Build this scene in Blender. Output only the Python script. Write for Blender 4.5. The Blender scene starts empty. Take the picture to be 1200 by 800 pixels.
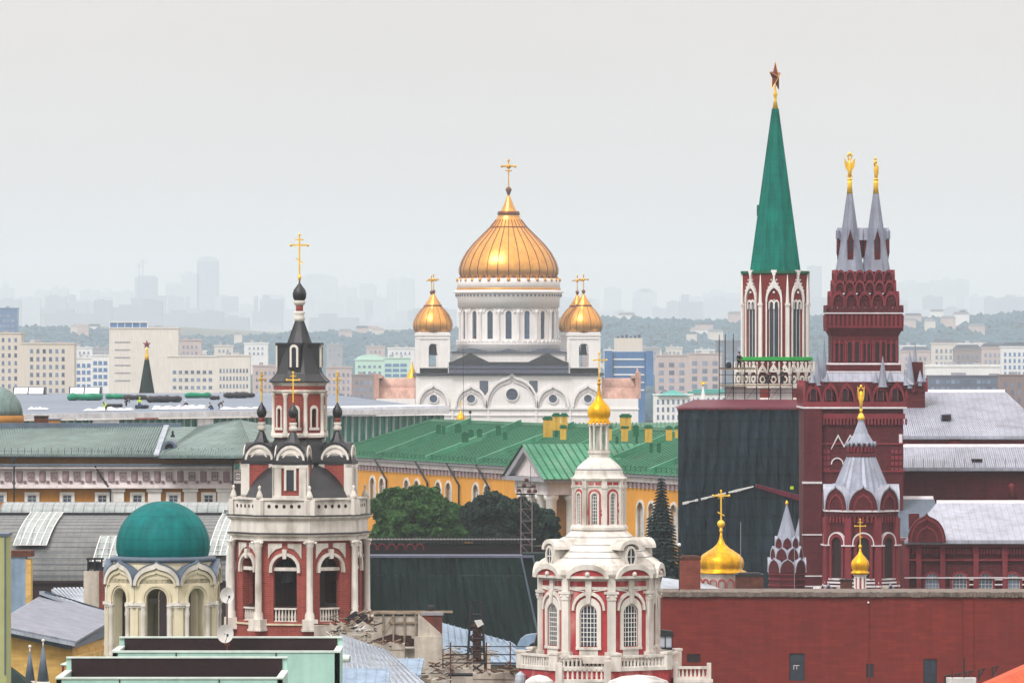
import bpy, bmesh, math, random
from math import sin, cos, pi, radians as rad
random.seed(7)
S = bpy.context.scene
COL = S.collection
F = 7000.0; HOR = 400.0; CAMZ = 45.0      # focal length in photo pixels, horizon row, eye height in metres

# ------------------------------------------------------------------ camera
cam_d = bpy.data.cameras.new('camera'); cam = bpy.data.objects.new('camera', cam_d); COL.objects.link(cam)
cam.location = (0, 0, CAMZ); cam.rotation_euler = (rad(90), 0, 0)
cam_d.sensor_width = 36; cam_d.lens = 36 * F / 1200; cam_d.clip_start = 1; cam_d.clip_end = 90000
S.camera = cam
S.render.resolution_x = 1024; S.render.resolution_y = 682
# ------------------------------------------------------------------ world, sun, exposure
SUN_EL, SUN_AZ = 48, 215                  # sun high, behind the camera and to the left
W = bpy.data.worlds.new('World'); S.world = W; W.use_nodes = True
nt = W.node_tree; nt.nodes.clear()
sky = nt.nodes.new('ShaderNodeTexSky'); sky.sky_type = 'NISHITA'; sky.sun_disc = False
sky.sun_elevation = rad(SUN_EL); sky.sun_rotation = rad(SUN_AZ); sky.dust_density = 6; sky.ozone_density = 1; sky.air_density = 1
hs = nt.nodes.new('ShaderNodeHueSaturation'); hs.inputs['Saturation'].default_value = 0.12
mix = nt.nodes.new('ShaderNodeMix'); mix.data_type = 'RGBA'; mix.inputs[0].default_value = 0.85
# the closed layer of cloud, three times brighter overhead than at the horizon
wt = nt.nodes.new('ShaderNodeTexCoord'); wx = nt.nodes.new('ShaderNodeSeparateXYZ'); nt.links.new(wt.outputs['Generated'], wx.inputs[0])
wm = nt.nodes.new('ShaderNodeMapRange'); wm.inputs[1].default_value = 0; wm.inputs[2].default_value = 1; wm.inputs[3].default_value = 1; wm.inputs[4].default_value = 3
nt.links.new(wx.outputs[2], wm.inputs[0])
wv = nt.nodes.new('ShaderNodeVectorMath'); wv.operation = 'SCALE'; wv.inputs[0].default_value = (5.8, 5.33, 5.08); nt.links.new(wm.outputs[0], wv.inputs['Scale'])
# faint banks of cloud
cn = nt.nodes.new('ShaderNodeTexNoise'); cn.inputs['Scale'].default_value = 5; cn.inputs['Detail'].default_value = 5
cmap = nt.nodes.new('ShaderNodeMapping'); cmap.inputs['Scale'].default_value = (1, 1, 5); nt.links.new(wt.outputs['Generated'], cmap.inputs['Vector']); nt.links.new(cmap.outputs[0], cn.inputs['Vector'])
cr_ = nt.nodes.new('ShaderNodeMapRange'); cr_.inputs[1].default_value = .3; cr_.inputs[2].default_value = .7; cr_.inputs[3].default_value = .95; cr_.inputs[4].default_value = 1.05; nt.links.new(cn.outputs['Fac'], cr_.inputs[0])
cv = nt.nodes.new('ShaderNodeVectorMath'); cv.operation = 'SCALE'; nt.links.new(wv.outputs[0], cv.inputs[0]); nt.links.new(cr_.outputs[0], cv.inputs['Scale']); nt.links.new(cv.outputs[0], mix.inputs[7])
bg = nt.nodes.new('ShaderNodeBackground'); bg.inputs[1].default_value = 0.1
wo = nt.nodes.new('ShaderNodeOutputWorld')
nt.links.new(sky.outputs[0], hs.inputs['Color']); nt.links.new(hs.outputs[0], mix.inputs[6])
nt.links.new(mix.outputs[2], bg.inputs[0]); nt.links.new(bg.outputs[0], wo.inputs[0])
sd = bpy.data.lights.new('sun', 'SUN'); sd.energy = 1.5; sd.angle = rad(14); sd.color = (1, 0.975, 0.95)
sun = bpy.data.objects.new('sun', sd); COL.objects.link(sun)
sun.rotation_euler = (rad(90 - SUN_EL), 0, rad(-35))     # light travels forward, right and down
S.view_settings.view_transform = 'Standard'; S.view_settings.look = 'None'
S.view_settings.exposure = 0.5; S.view_settings.gamma = 1; S.view_settings.use_curve_mapping = False
S.render.engine = 'CYCLES'
S.cycles.use_denoising = True; S.cycles.volume_bounces = 1; S.cycles.max_bounces = 6; S.cycles.diffuse_bounces = 3
S.cycles.use_adaptive_sampling = True

# ------------------------------------------------------------------ materials
MATS = {}
def lin(c):
    return tuple(((v / 255) / 12.92 if v / 255 <= .04045 else ((v / 255 + .055) / 1.055) ** 2.4) for v in c) + (1,)
def M(name, c, rough=.85, metal=0, var=.18, scale=.35, streak=.15, bump=.15, brick=None, dirt=None, lines=None, spec=.3):
    """procedural surface: base colour, blotches, rain streaks, optional courses of brick, stains and seams"""
    m = bpy.data.materials.new(name); m.use_nodes = True; MATS[name] = m
    n = m.node_tree; N = n.nodes; L = n.links
    b = N['Principled BSDF']; b.inputs['Roughness'].default_value = rough; b.inputs['Metallic'].default_value = metal
    b.inputs['Specular IOR Level'].default_value = spec
    tc = N.new('ShaderNodeTexCoord')
    def noise(sc, vec=None, det=4):
        t = N.new('ShaderNodeTexNoise'); t.inputs['Scale'].default_value = sc; t.inputs['Detail'].default_value = det
        L.new(vec or tc.outputs['Object'], t.inputs['Vector']); return t.outputs['Fac']
    def mul(col, fac, lo, hi, a=.3, z=.7):
        r = N.new('ShaderNodeMapRange'); r.inputs[1].default_value = a; r.inputs[2].default_value = z
        r.inputs[3].default_value = lo; r.inputs[4].default_value = hi; L.new(fac, r.inputs[0])
        x = N.new('ShaderNodeVectorMath'); x.operation = 'SCALE'; L.new(col, x.inputs[0]); L.new(r.outputs[0], x.inputs['Scale'])
        return x.outputs[0]
    rgb = N.new('ShaderNodeRGB'); rgb.outputs[0].default_value = lin(c); col = rgb.outputs[0]
    height = None
    if brick:
        sx = N.new('ShaderNodeSeparateXYZ'); L.new(tc.outputs['Object'], sx.inputs[0])
        ad = N.new('ShaderNodeMath'); ad.operation = 'ADD'; L.new(sx.outputs[0], ad.inputs[0]); L.new(sx.outputs[1], ad.inputs[1])
        cb = N.new('ShaderNodeCombineXYZ'); L.new(ad.outputs[0], cb.inputs[0]); L.new(sx.outputs[2], cb.inputs[1])
        bt = N.new('ShaderNodeTexBrick'); L.new(cb.outputs[0], bt.inputs['Vector'])
        bt.inputs['Color1'].default_value = lin(c); bt.inputs['Color2'].default_value = lin([v * .88 for v in c])
        bt.inputs['Mortar'].default_value = lin([v * brick[2] for v in c]); bt.inputs['Scale'].default_value = 1
        bt.inputs['Brick Width'].default_value = brick[0]; bt.inputs['Row Height'].default_value = brick[1]
        bt.inputs['Mortar Size'].default_value = brick[1] * .09
        col = bt.outputs[0]; height = bt.outputs['Fac']
    if lines:                              # seams: (axis vector, spacing in m, strength)
        dp = N.new('ShaderNodeVectorMath'); dp.operation = 'DOT_PRODUCT'; L.new(tc.outputs['Object'], dp.inputs[0])
        dp.inputs[1].default_value = tuple(v / lines[1] for v in lines[0])
        fr = N.new('ShaderNodeMath'); fr.operation = 'FRACT'; L.new(dp.outputs['Value'], fr.inputs[0])
        gt = N.new('ShaderNodeMath'); gt.operation = 'LESS_THAN'; L.new(fr.outputs[0], gt.inputs[0]); gt.inputs[1].default_value = .14
        col = mul(col, gt.outputs[0], 1, lines[2], 0, 1)
    col = mul(col, noise(scale), 1 - var, 1 + var * .6)
    col = mul(col, noise(scale * 6, det=6), 1 - var * .5, 1 + var * .3)
    if streak:
        mp = N.new('ShaderNodeMapping'); mp.inputs['Scale'].default_value = (1.6, 1.6, .12); L.new(tc.outputs['Object'], mp.inputs['Vector'])
        col = mul(col, noise(1.3, mp.outputs[0], 5), 1 - streak, 1 + streak * .3)
    if dirt:
        mp = N.new('ShaderNodeMapping'); mp.inputs['Scale'].default_value = (1, 1, .35); L.new(tc.outputs['Object'], mp.inputs['Vector'])
        r = N.new('ShaderNodeMapRange'); r.inputs[1].default_value = .52; r.inputs[2].default_value = .72; r.inputs[4].default_value = dirt[1]
        L.new(noise(dirt[2] if len(dirt) > 2 else .8, mp.outputs[0], 8), r.inputs[0])
        mx = N.new('ShaderNodeMix'); mx.data_type = 'RGBA'; L.new(r.outputs[0], mx.inputs[0]); L.new(col, mx.inputs[6]); mx.inputs[7].default_value = lin(dirt[0])
        col = mx.outputs[2]
    if name in ('glass_far', 'glass_blue', 'glass'):       # panes differ from window to window
        oi = N.new('ShaderNodeObjectInfo'); col = mul(col, oi.outputs['Random'], .55, 1.7, 0, 1)
    L.new(col, b.inputs['Base Color'])
    if bump:
        bp = N.new('ShaderNodeBump'); bp.inputs['Strength'].default_value = bump; bp.inputs['Distance'].default_value = .1
        L.new(noise(3.0, det=6), bp.inputs['Height']); L.new(bp.outputs[0], b.inputs['Normal'])
    return m
M('white', (220, 215, 207), var=.12, streak=.22, dirt=((128, 120, 106), .7))
M('white_clean', (226, 224, 220), var=.08, streak=.1)
M('cathedral_white', (226, 223, 222), var=.05, scale=.1, streak=.08)
M('cream', (216, 207, 180), var=.1, streak=.18, dirt=((150, 138, 100), .4))
M('brick_red', (148, 74, 66), var=.14, brick=(.5, .16, 1.15), streak=.15)
M('crimson', (172, 62, 66), var=.14, streak=.2, dirt=((215, 170, 160), .5, 1.4))
M('museum', (92, 30, 37), var=.15, brick=(.7, .25, .82), streak=.2, bump=.25)
M('museum_trim', (122, 46, 54), var=.2, streak=.2)  # lighter copy of the brick, relief shading put into its colour
M('snow_white', (214, 208, 212), var=.1)
M('maroon_roof', (96, 28, 46), rough=.5, var=.2)
M('redwall', (124, 42, 34), var=.12, scale=.12, streak=.14, brick=(1.2, .3, .9), dirt=((92, 34, 32), .6, .25))
M('redwall_cap', (122, 110, 102), var=.35, scale=1.5, dirt=((70, 62, 56), .8, 2))
M('black_roof', (32, 33, 38), rough=.45, var=.25, streak=.1, spec=.5)
M('netting', (24, 42, 52), rough=.9, var=.3, scale=.25, streak=.35, lines=((0, 0, 1), 2.0, .62), dirt=((48, 66, 76), .5, .3))
M('tarp_green', (16, 40, 37), rough=.8, var=.4, scale=.3, streak=.4, dirt=((38, 62, 58), .5, .35), lines=((1, 0.2, 0), 1.4, .75))
M('gold', (248, 200, 70), rough=.35, metal=.4, var=.2, scale=1.5, streak=.1, bump=.3)
M('gold_leaf', (240, 178, 16), rough=.3, metal=.5, var=.25, scale=.9, streak=.35, bump=.3, dirt=((120, 84, 20), .6, 1))
M('gold_copper', (218, 156, 74), rough=.32, metal=.75, var=.15, scale=.4, streak=.15)
M('gold_dark', (120, 66, 30), rough=.4, metal=.7, var=.2)
M('green_dome', (0, 108, 108), dirt=((0, 78, 82), .6, .35), rough=.6, spec=.15, var=.16, scale=.8, streak=.3, lines=((0, 0, 1), .62, .86))
M('brick_dark', (124, 44, 40), var=.14, brick=(.5, .16, 1.1), streak=.15)
M('green_spire', (0, 116, 102), rough=.75, spec=.1, var=.16, scale=.6, streak=.4, dirt=((20, 92, 80), .5, .5), lines=((0, 0, 1), .9, .9))
M('green_roof', (68, 132, 102), rough=.55, spec=.2, var=.34, scale=.12, streak=.1, lines=((.334, -.94, 0), .9, .84), dirt=((104, 140, 118), .6, .3))
M('chimney_yellow', (206, 166, 70), var=.15, streak=.25, dirt=((120, 96, 60), .5, 1))
M('green_roof_rib', (30, 96, 66), rough=.5)
M('green_paint', (30, 150, 60), rough=.6)
M('copper_roof', (112, 133, 130), rough=.55, spec=.2, var=.24, scale=.4, streak=.25, lines=((1, -.2, 0), .8, .8), dirt=((96, 104, 92), .6))
M('copper_pink', (200, 158, 142), rough=.5, var=.2, scale=.5, streak=.3, dirt=((150, 96, 80), .5, .3))
M('silver', (146, 152, 168), rough=.42, metal=.2, var=.16, scale=.6, streak=.25, dirt=((120, 118, 130), .5))
M('silver_roof', (166, 170, 184), rough=.5, metal=.1, lines=((1, 0, 0), .65, .8), var=.14, scale=.25, streak=.15, dirt=((118, 114, 124), .5, .5))
M('grey_roof', (112, 124, 140), rough=.6, var=.14, scale=.05, streak=0)
M('blue_metal', (136, 160, 184), rough=.45, metal=.2, var=.2, scale=.4, streak=.2, dirt=((88, 104, 118), .6))
M('pale_metal', (168, 178, 190), rough=.5, metal=.1, var=.25, streak=.2, lines=((1, .3, 0), .5, .85), dirt=((110, 112, 116), .6))
M('slate_metal', (92, 106, 122), rough=.5, var=.2)
M('glass_vault', (104, 106, 104), rough=.4, var=.25, scale=.5, streak=.1, lines=((0, .25, 1), .55, .6))
M('glass_roof', (150, 160, 160), rough=.35, var=.25, scale=.6, lines=((1, 0, 0), 1.0, .55))
M('yellow', (214, 150, 56), var=.1, scale=.15, streak=.12)
M('ochre', (176, 122, 56), var=.12, streak=.15)
M('old_yellow', (220, 180, 104), var=.16, streak=.2, dirt=((150, 110, 70), .6, .6), brick=(.6, .2, .93))
M('olive_wall', (168, 172, 122), var=.1)
M('frieze', (220, 212, 212), var=.08, dirt=((150, 130, 130), .4))
M('frieze_relief', (150, 128, 132), var=.2)
M('mint', (168, 206, 194), rough=.6, var=.08, streak=.12, dirt=((110, 150, 140), .4))
M('mint_cap', (206, 220, 212), rough=.5, var=.08)
M('dark_brown', (44, 26, 30), rough=.6, var=.25)
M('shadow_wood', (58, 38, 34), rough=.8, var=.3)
M('dark_iron', (34, 34, 38), rough=.6, var=.3)
M('rust', (92, 52, 40), rough=.8, var=.4, scale=2)
M('chimney_brick', (120, 62, 50), var=.25, scale=1.5, brick=(.4, .14, 1.2), dirt=((60, 50, 48), .6, 1))
M('plaster_old', (186, 178, 166), var=.2, scale=.8, streak=.25, dirt=((70, 58, 50), .9, .45))
M('plank', (150, 134, 116), var=.4, scale=1.5)
M('canvas_white', (206, 206, 204), var=.15, dirt=((120, 112, 108), .7, .7))
M('glass', (38, 46, 56), rough=.15, var=.3, streak=0, bump=0, spec=.6)
M('glass_blue', (58, 74, 96), rough=.2, var=.3, streak=0, bump=0, spec=.6)
M('glass_far', (92, 108, 130), rough=.4, var=.25, scale=.1, streak=0, bump=0)
M('glass_green', (44, 112, 104), rough=.2, var=.2, streak=0, bump=0, spec=.6)
M('fin', (170, 186, 180), rough=.5)
M('orange_roof', (196, 82, 44), rough=.7, var=.2, scale=1, lines=((1, .3, 0), .5, .75))
M('bark', (60, 46, 36), var=.3, scale=2)
M('foliage', (66, 106, 52), rough=.8, var=.5, scale=.5, streak=0, bump=0)
M('foliage_dark', (44, 64, 54), rough=.8, var=.5, scale=.5, streak=0, bump=0)
M('foliage_conifer', (26, 42, 40), rough=.8, var=.4, scale=1.2, streak=0, bump=0)
M('foliage_hazy', (42, 78, 96), rough=.9, var=.3, scale=.02, streak=0, bump=0)  # leaf green shifted to blue: distant haze put into the colour
M('ground', (84, 88, 78), rough=.95, var=.3, scale=.01, streak=0, bump=0)
M('hivis', (190, 220, 30), rough=.7); M('jeans', (40, 70, 130)); M('skin', (190, 140, 110)); M('dark_cloth', (36, 38, 44))
M('tarp_teal', (0, 130, 96), rough=.5, var=.25, scale=1); M('tarp_black', (40, 40, 46), rough=.5, var=.3, scale=1)
M('membrane_white', (214, 216, 222), rough=.5, var=.2, scale=.6)
M('star_red', (120, 24, 34), rough=.3, spec=.6, bump=0); M('bronze', (70, 72, 70), rough=.4, metal=.6)
M('c_beige', (208, 200, 190), var=.06, scale=.05, streak=.08); M('c_cream', (216, 210, 202), var=.05, scale=.05)
M('c_white', (226, 226, 226), var=.06, scale=.05); M('c_grey', (150, 150, 156), var=.1, scale=.05)
M('c_blue', (70, 112, 160), rough=.35, var=.2, scale=.08, bump=0); M('c_green', (186, 220, 204), var=.06, scale=.05)
M('c_pink', (190, 172, 168), var=.08, scale=.05); M('c_teal', (70, 160, 150), var=.12, scale=.05); M('c_slate', (96, 100, 118), var=.15, scale=.05)
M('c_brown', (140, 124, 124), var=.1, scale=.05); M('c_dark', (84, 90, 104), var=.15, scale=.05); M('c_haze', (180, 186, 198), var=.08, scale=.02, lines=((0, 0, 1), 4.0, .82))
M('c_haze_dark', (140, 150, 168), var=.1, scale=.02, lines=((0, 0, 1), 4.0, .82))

# ------------------------------------------------------------------ things and mesh building
USED = set()
class Thing:
    """an Empty at the foot of a thing; parts are built in photo pixels at its distance, or in metres"""
    def __init__(s, name, label, cat, cx, Y, group=None, X=None):
        s.cx = cx; s.Y = Y; s.u = Y / F
        s.X = (cx - 600) * s.u if X is None else X
        o = bpy.data.objects.new(name, None); COL.objects.link(o); o.location = (s.X, Y, 0); o.empty_display_size = 2
        o['label'] = label; o['category'] = cat
        if group: o['group'] = group
        s.o = o
        n = len(label.split())
        if n < 4 or n > 16 or (label in USED and not group): print('LABEL?', n, label)
        USED.add(label)
    def mb(s, rz=0, ox=0, oy=0): return MB(s, rz, ox, oy)
    def mm(s, rz=0, ox=0, oy=0): return MB(s, rz, ox, oy, True)

class MB:
    def __init__(s, t, rz=0, ox=0, oy=0, metric=False):
        s.t = t; s.rz = rad(rz); s.ox = ox; s.oy = oy; s.metric = metric; s.v = []; s.f = []; s.sm = []; s.tilt = None
    def like(s):
        m = MB(s.t, 0, s.ox, s.oy, s.metric); m.rz = s.rz; return m
    def turn(s, deg): s.rz = rad(deg); return s
    def P(s, x, y, z):
        c, k = cos(s.rz), sin(s.rz); X = x * c - y * k + s.ox; Y = x * k + y * c + s.oy
        if s.metric: return (X, Y, z)
        u = s.t.u; return (X * u, Y * u, CAMZ + (HOR - z) * u)
    def add(s, pts, faces, smooth=False):
        b = len(s.v); s.v += [s.P(*p) for p in pts]; s.f += [tuple(i + b for i in f) for f in faces]; s.sm += [smooth] * len(faces)
    def world(s, pts, faces, smooth=False):
        b = len(s.v); s.v += [(p[0] - s.t.X, p[1] - s.t.Y, p[2]) for p in pts]; s.f += [tuple(i + b for i in f) for f in faces]; s.sm += [smooth] * len(faces)
    def box(s, x0, x1, y0, y1, z0, z1):
        s.add([(x0, y0, z0), (x1, y0, z0), (x1, y1, z0), (x0, y1, z0), (x0, y0, z1), (x1, y0, z1), (x1, y1, z1), (x0, y1, z1)],
              [(0, 1, 2, 3), (4, 5, 6, 7), (0, 1, 5, 4), (1, 2, 6, 5), (2, 3, 7, 6), (3, 0, 4, 7)]); return s
    def slab(s, A, B, C, D, t):
        """a sheet through four points with thickness t downwards (world metres)"""
        p = [A, B, C, D]; q = [(a[0], a[1], a[2] - t) for a in p]
        s.world(p + q, [(0, 1, 2, 3), (4, 5, 6, 7), (0, 1, 5, 4), (1, 2, 6, 5), (2, 3, 7, 6), (3, 0, 4, 7)]); return s
    def ribs_on(s, A, B, C, D, n, w, h):
        """raised seams from edge AB up to edge DC (world metres)"""
        for i in range(n):
            t = (i + .5) / n; t2 = t + w / max(1e-6, math.dist(A, B))
            L = lambda p, q, k: tuple(p[j] + (q[j] - p[j]) * k for j in range(3))
            a, b, c, d = L(A, B, t), L(A, B, t2), L(D, C, t2), L(D, C, t)
            up = lambda p: (p[0], p[1], p[2] + h)
            s.world([a, b, c, d, up(a), up(b), up(c), up(d)], [(4, 5, 6, 7), (0, 1, 5, 4), (1, 2, 6, 5), (2, 3, 7, 6), (3, 0, 4, 7)])
        return s
    def lathe(s, prof, n=16, cx=0, cy=0, phase=0, smooth=True, rf=None, cap=True):
        """prof: (radius, z) from top to bottom"""
        pts = []; m = len(prof)
        for r, z in prof:
            for k in range(n):
                a = rad(phase) + 2 * pi * k / n; q = r * (rf(k, n, r, z) if rf else 1)
                pts.append((cx + q * sin(a), cy - q * cos(a), z))
        fs = [(i * n + k, i * n + (k + 1) % n, (i + 1) * n + (k + 1) % n, (i + 1) * n + k) for i in range(m - 1) for k in range(n)]
        s.add(pts, fs, smooth)
        if cap:
            s.add(pts[:n], [tuple(range(n))]); s.add(pts[-n:], [tuple(range(n))])
        return s
    def sph(s, x, y, z, r, n=10):
        return s.lathe([(max(.02 * r, r * sin(pi * i / 8)), z - (1 if not s.metric else -1) * r * cos(pi * i / 8)) for i in range(9)], n, x, y)
    def tube(s, p, q, r, r2=None, n=6, smooth=False):
        r2 = r if r2 is None else r2
        d = [q[i] - p[i] for i in range(3)]; l = math.sqrt(sum(v * v for v in d)) or 1; d = [v / l for v in d]
        h = (1, 0, 0) if abs(d[0]) < .8 else (0, 1, 0)
        e = [d[1] * h[2] - d[2] * h[1], d[2] * h[0] - d[0] * h[2], d[0] * h[1] - d[1] * h[0]]; k = math.sqrt(sum(v * v for v in e)); e = [v / k for v in e]
        g = [d[1] * e[2] - d[2] * e[1], d[2] * e[0] - d[0] * e[2], d[0] * e[1] - d[1] * e[0]]
        pts = []
        for c, rr in ((p, r), (q, r2)):
            for j in range(n):
                a = 2 * pi * (j + .5) / n; pts.append(tuple(c[i] + rr * (cos(a) * e[i] + sin(a) * g[i]) for i in range(3)))
        s.add(pts, [(j, (j + 1) % n, n + (j + 1) % n, n + j) for j in range(n)] + [tuple(range(n)), tuple(range(n, 2 * n))], smooth); return s
    def prism(s, poly, y0, y1):
        n = len(poly)
        s.add([(x, y0, z) for x, z in poly] + [(x, y1, z) for x, z in poly],
              [tuple(range(n)), tuple(range(n, 2 * n))] + [(i, (i + 1) % n, n + (i + 1) % n, n + i) for i in range(n)]); return s
    def band(s, out, inn, y0, y1):
        n = len(out); pts = [(x, y0, z) for x, z in out] + [(x, y0, z) for x, z in inn] + [(x, y1, z) for x, z in out] + [(x, y1, z) for x, z in inn]
        fs = []
        for i in range(n - 1):
            fs += [(i, i + 1, n + i + 1, n + i), (i, i + 1, 2 * n + i + 1, 2 * n + i), (n + i, n + i + 1, 3 * n + i + 1, 3 * n + i), (2 * n + i, 2 * n + i + 1, 3 * n + i + 1, 3 * n + i)]
        fs += [(0, n, 3 * n, 2 * n), (n - 1, 2 * n - 1, 4 * n - 1, 3 * n - 1)]
        s.add(pts, fs); return s
    def wall(s, x0, x1, top, bot, y, ops, d):
        """a wall face with real openings: ops = (centre, width, top, bottom, shape)"""
        x = x0; N = lambda *p: s.add([(a, y, b) for a, b in p], [tuple(range(len(p)))])
        for cx, w, ot, ob, sh in sorted(ops):
            l, r = cx - w / 2, cx + w / 2
            N((x, top), (l, top), (l, bot), (x, bot)); N((l, ob), (r, ob), (r, bot), (l, bot))
            path = shape(sh, cx, w, ot, ob)
            for a, b in zip(path, path[1:]):
                if abs(a[0] - b[0]) > 1e-6: N(a, b, (b[0], top), (a[0], top))
                s.add([(a[0], y, a[1]), (b[0], y, b[1]), (b[0], y + d, b[1]), (a[0], y + d, a[1])], [(0, 1, 2, 3)])
            s.add([(l, y, ob), (r, y, ob), (r, y + d, ob), (l, y + d, ob)], [(0, 1, 2, 3)])
            x = r
        N((x, top), (x1, top), (x1, bot), (x, bot)); return s
    def build(s, name, mat, parent=None):
        me = bpy.data.meshes.new(name); me.from_pydata(s.v, [], s.f); me.materials.append(MATS[mat])
        me.polygons.foreach_set('use_smooth', s.sm); 
        b = bmesh.new(); b.from_mesh(me); bmesh.ops.remove_doubles(b, verts=b.verts, dist=.0005)
        bmesh.ops.recalc_face_normals(b, faces=b.faces); b.to_mesh(me); b.free()
        o = bpy.data.objects.new(name, me); COL.objects.link(o); o.parent = parent or s.t.o; return o

def shape(sh, cx, w, top, bot, n=10):
    """outline path from left foot to right foot"""
    sg = 1 if bot > top else -1; r = w / 2
    if sh == 'rect': return [(cx - r, bot), (cx - r, top), (cx + r, top), (cx + r, bot)]
    if sh == 'arch': return [(cx - r, bot)] + [(cx - r * cos(pi * i / n), top + sg * (r - r * sin(pi * i / n))) for i in range(n + 1)] + [(cx + r, bot)]
    if sh == 'gothic':
        h = min(1.6 * w, abs(bot - top) * .6); q = [(-1, 0), (-.97, .25), (-.85, .5), (-.6, .74), (-.3, .9), (0, 1)]
        q = q + [(-a, b) for a, b in q[-2::-1]]
        return [(cx - r, bot)] + [(cx + a * r, top + sg * h * (1 - b) * .7) for a, b in q] + [(cx + r, bot)]
    if sh == 'ogee':
        q = [(-1, 0), (-1, .15), (-.95, .3), (-.84, .46), (-.66, .59), (-.44, .69), (-.22, .81), (-.08, .91), (0, 1)]
        q = q + [(-a, b) for a, b in q[-2::-1]]
        return [(cx + a * r, bot + (top - bot) * b) for a, b in q]
    if sh == 'keel':
        q = [(-1, 0), (-.98, .22), (-.9, .42), (-.77, .59), (-.6, .73), (-.4, .82), (-.2, .875), (-.08, .92), (0, 1)]
        q = q + [(-a, b) for a, b in q[-2::-1]]
        return [(cx + a * r, bot + (top - bot) * b) for a, b in q]
    if sh == 'seg':
        return [(cx - r * cos(pi * i / n), bot + (top - bot) * sin(pi * i / n)) for i in range(n + 1)]
    if sh == 'round':
        m = (top + bot) / 2; h = abs(bot - top) / 2; return [(cx - r * cos(2 * pi * i / 16), m - sg * h * sin(2 * pi * i / 16)) for i in range(17)]
def grow(sh, cx, w, top, bot, g):
    sg = 1 if bot > top else -1
    return shape(sh, cx, w + 2 * g, top - sg * g, bot if sh != 'round' else bot + sg * g)

def win(mb, cx, w, top, bot, y, sh='rect', nx=2, ny=3, bar=.5, g='glass', f='white', sur=0, sm='white', sd=1.0, name='window', th=.6):
    """a window: pane, glazing bars (sub-part) and a moulded surround (sub-part)"""
    m = mb.like(); p = shape(sh, cx, w, top, bot); m.prism(p[:-1] if sh == 'round' else p, y, y + th); o = m.build(name, g)
    if nx or ny:
        m = mb.like(); r = w / 2; sg = 1 if bot > top else -1
        inn = grow(sh, cx, w, top, bot, -bar)
        if sh != 'rect' or True: m.band(p, inn, y - th * .6, y - .02 * th)
        for i in range(1, nx):
            x = cx - r + w * i / nx; k = abs(x - cx) / r
            tz = top + sg * (r * (1 - math.sqrt(max(0, 1 - k * k))) if sh in ('arch',) else (0 if sh == 'rect' else w * .7 * k))
            bz = bot
            if sh == 'round': tz = (top + bot) / 2 - sg * r * math.sqrt(1 - k * k); bz = (top + bot) / 2 + sg * r * math.sqrt(1 - k * k)
            m.box(x - bar * .35, x + bar * .35, y - th * .5, y - .03 * th, tz, bz)
        z0 = top + (sg * r if sh in ('arch', 'gothic') else 0)
        for i in range(0 if sh in ('arch', 'gothic') else 1, ny):
            z = z0 + (bot - z0) * i / ny; m.box(cx - r * .98, cx + r * .98, y - th * .45, y - .04 * th, z - bar * .35, z + bar * .35)
        m.build('window_frame', f, o)
    if sur:
        m = mb.like(); m.band(grow(sh, cx, w, top, bot, sur), p, y - sd - th, y + th * .5); m.build('window_surround', sm, o)
    return o

def cross(t, x, y, top, bot, w, mat='gold', parent=None, th=.8, orth=True, ball=0, yaw=0):
    m = t.mb(yaw, 0, 0)
    if yaw: m.ox, m.oy = x, y; x = y = 0
    h = bot - top
    m.box(x - th / 2, x + th / 2, y - th / 2, y + th / 2, top, bot)
    z = top + h * .25; m.box(x - w, x + w, y - th * .4, y + th * .4, z - th / 2, z + th / 2)
    for a, b in ((x - w, z), (x + w, z), (x, top)): m.sph(a, y, b, th * .9, 6)
    if orth:
        z = top + h * .12; m.box(x - w * .5, x + w * .5, y - th * .35, y + th * .35, z - th * .35, z + th * .35)
        z = top + h * .62; q = w * .45
        m.prism([(x - q, z - q * .6 - th * .4), (x + q, z + q * .6 - th * .4), (x + q, z + q * .6 + th * .4), (x - q, z - q * .6 + th * .4)], y - th * .3, y + th * .3)
    if ball: m.sph(x, y, bot, ball)
    return m.build('cross', mat, parent)

def onion(r, top, bot, neck=.28):
    """onion dome profile between two rows"""
    q = [(.02, 0), (.05, .08), (.11, .18), (.25, .30), (.50, .42), (.76, .53), (.93, .65), (1, .77), (.97, .88), (.86, .96), (.74, 1)]
    return [(max(a, .03) * r, top + (bot - top) * b) for a, b in q]

def structure(o): o['kind'] = 'structure'; return o
def wpt(px, py, Y): return ((px - 600) * Y / F, Y, CAMZ + (HOR - py) * Y / F)
def lerp(a, b, t): return tuple(a[i] + (b[i] - a[i]) * t for i in range(3))
def ground_row(Y): return HOR + CAMZ * F / Y
def balusters(mb, x0, x1, y, top, bot, n, mat, name='balustrade', r=1.0, parent=None, rail=1.2):
    m = mb.like(); m.box(x0, x1, y - r, y + r, top, top + rail); m.box(x0, x1, y - r, y + r, bot - rail, bot)
    h = bot - top
    for i in range(n):
        x = x0 + (x1 - x0) * (i + .5) / n
        m.lathe([(r * .45, top + rail), (r * .4, top + h * .3), (r * .8, top + h * .62), (r * .5, top + h * .8), (r * .7, bot - rail)], 6, x, y, cap=False)
    return m.build(name, mat, parent)
def column(m, x, y, top, bot, r, cap=5, base=6):
    m.lathe([(r * 1.5, top), (r * 1.5, top + cap * .25), (r * 1.15, top + cap * .5), (r * 1.25, top + cap * .7), (r * .9, top + cap), (r, bot - base), (r * 1.35, bot - base * .8), (r * 1.5, bot - base * .3), (r * 1.6, bot)], 8, x, y)
    return m
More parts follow.
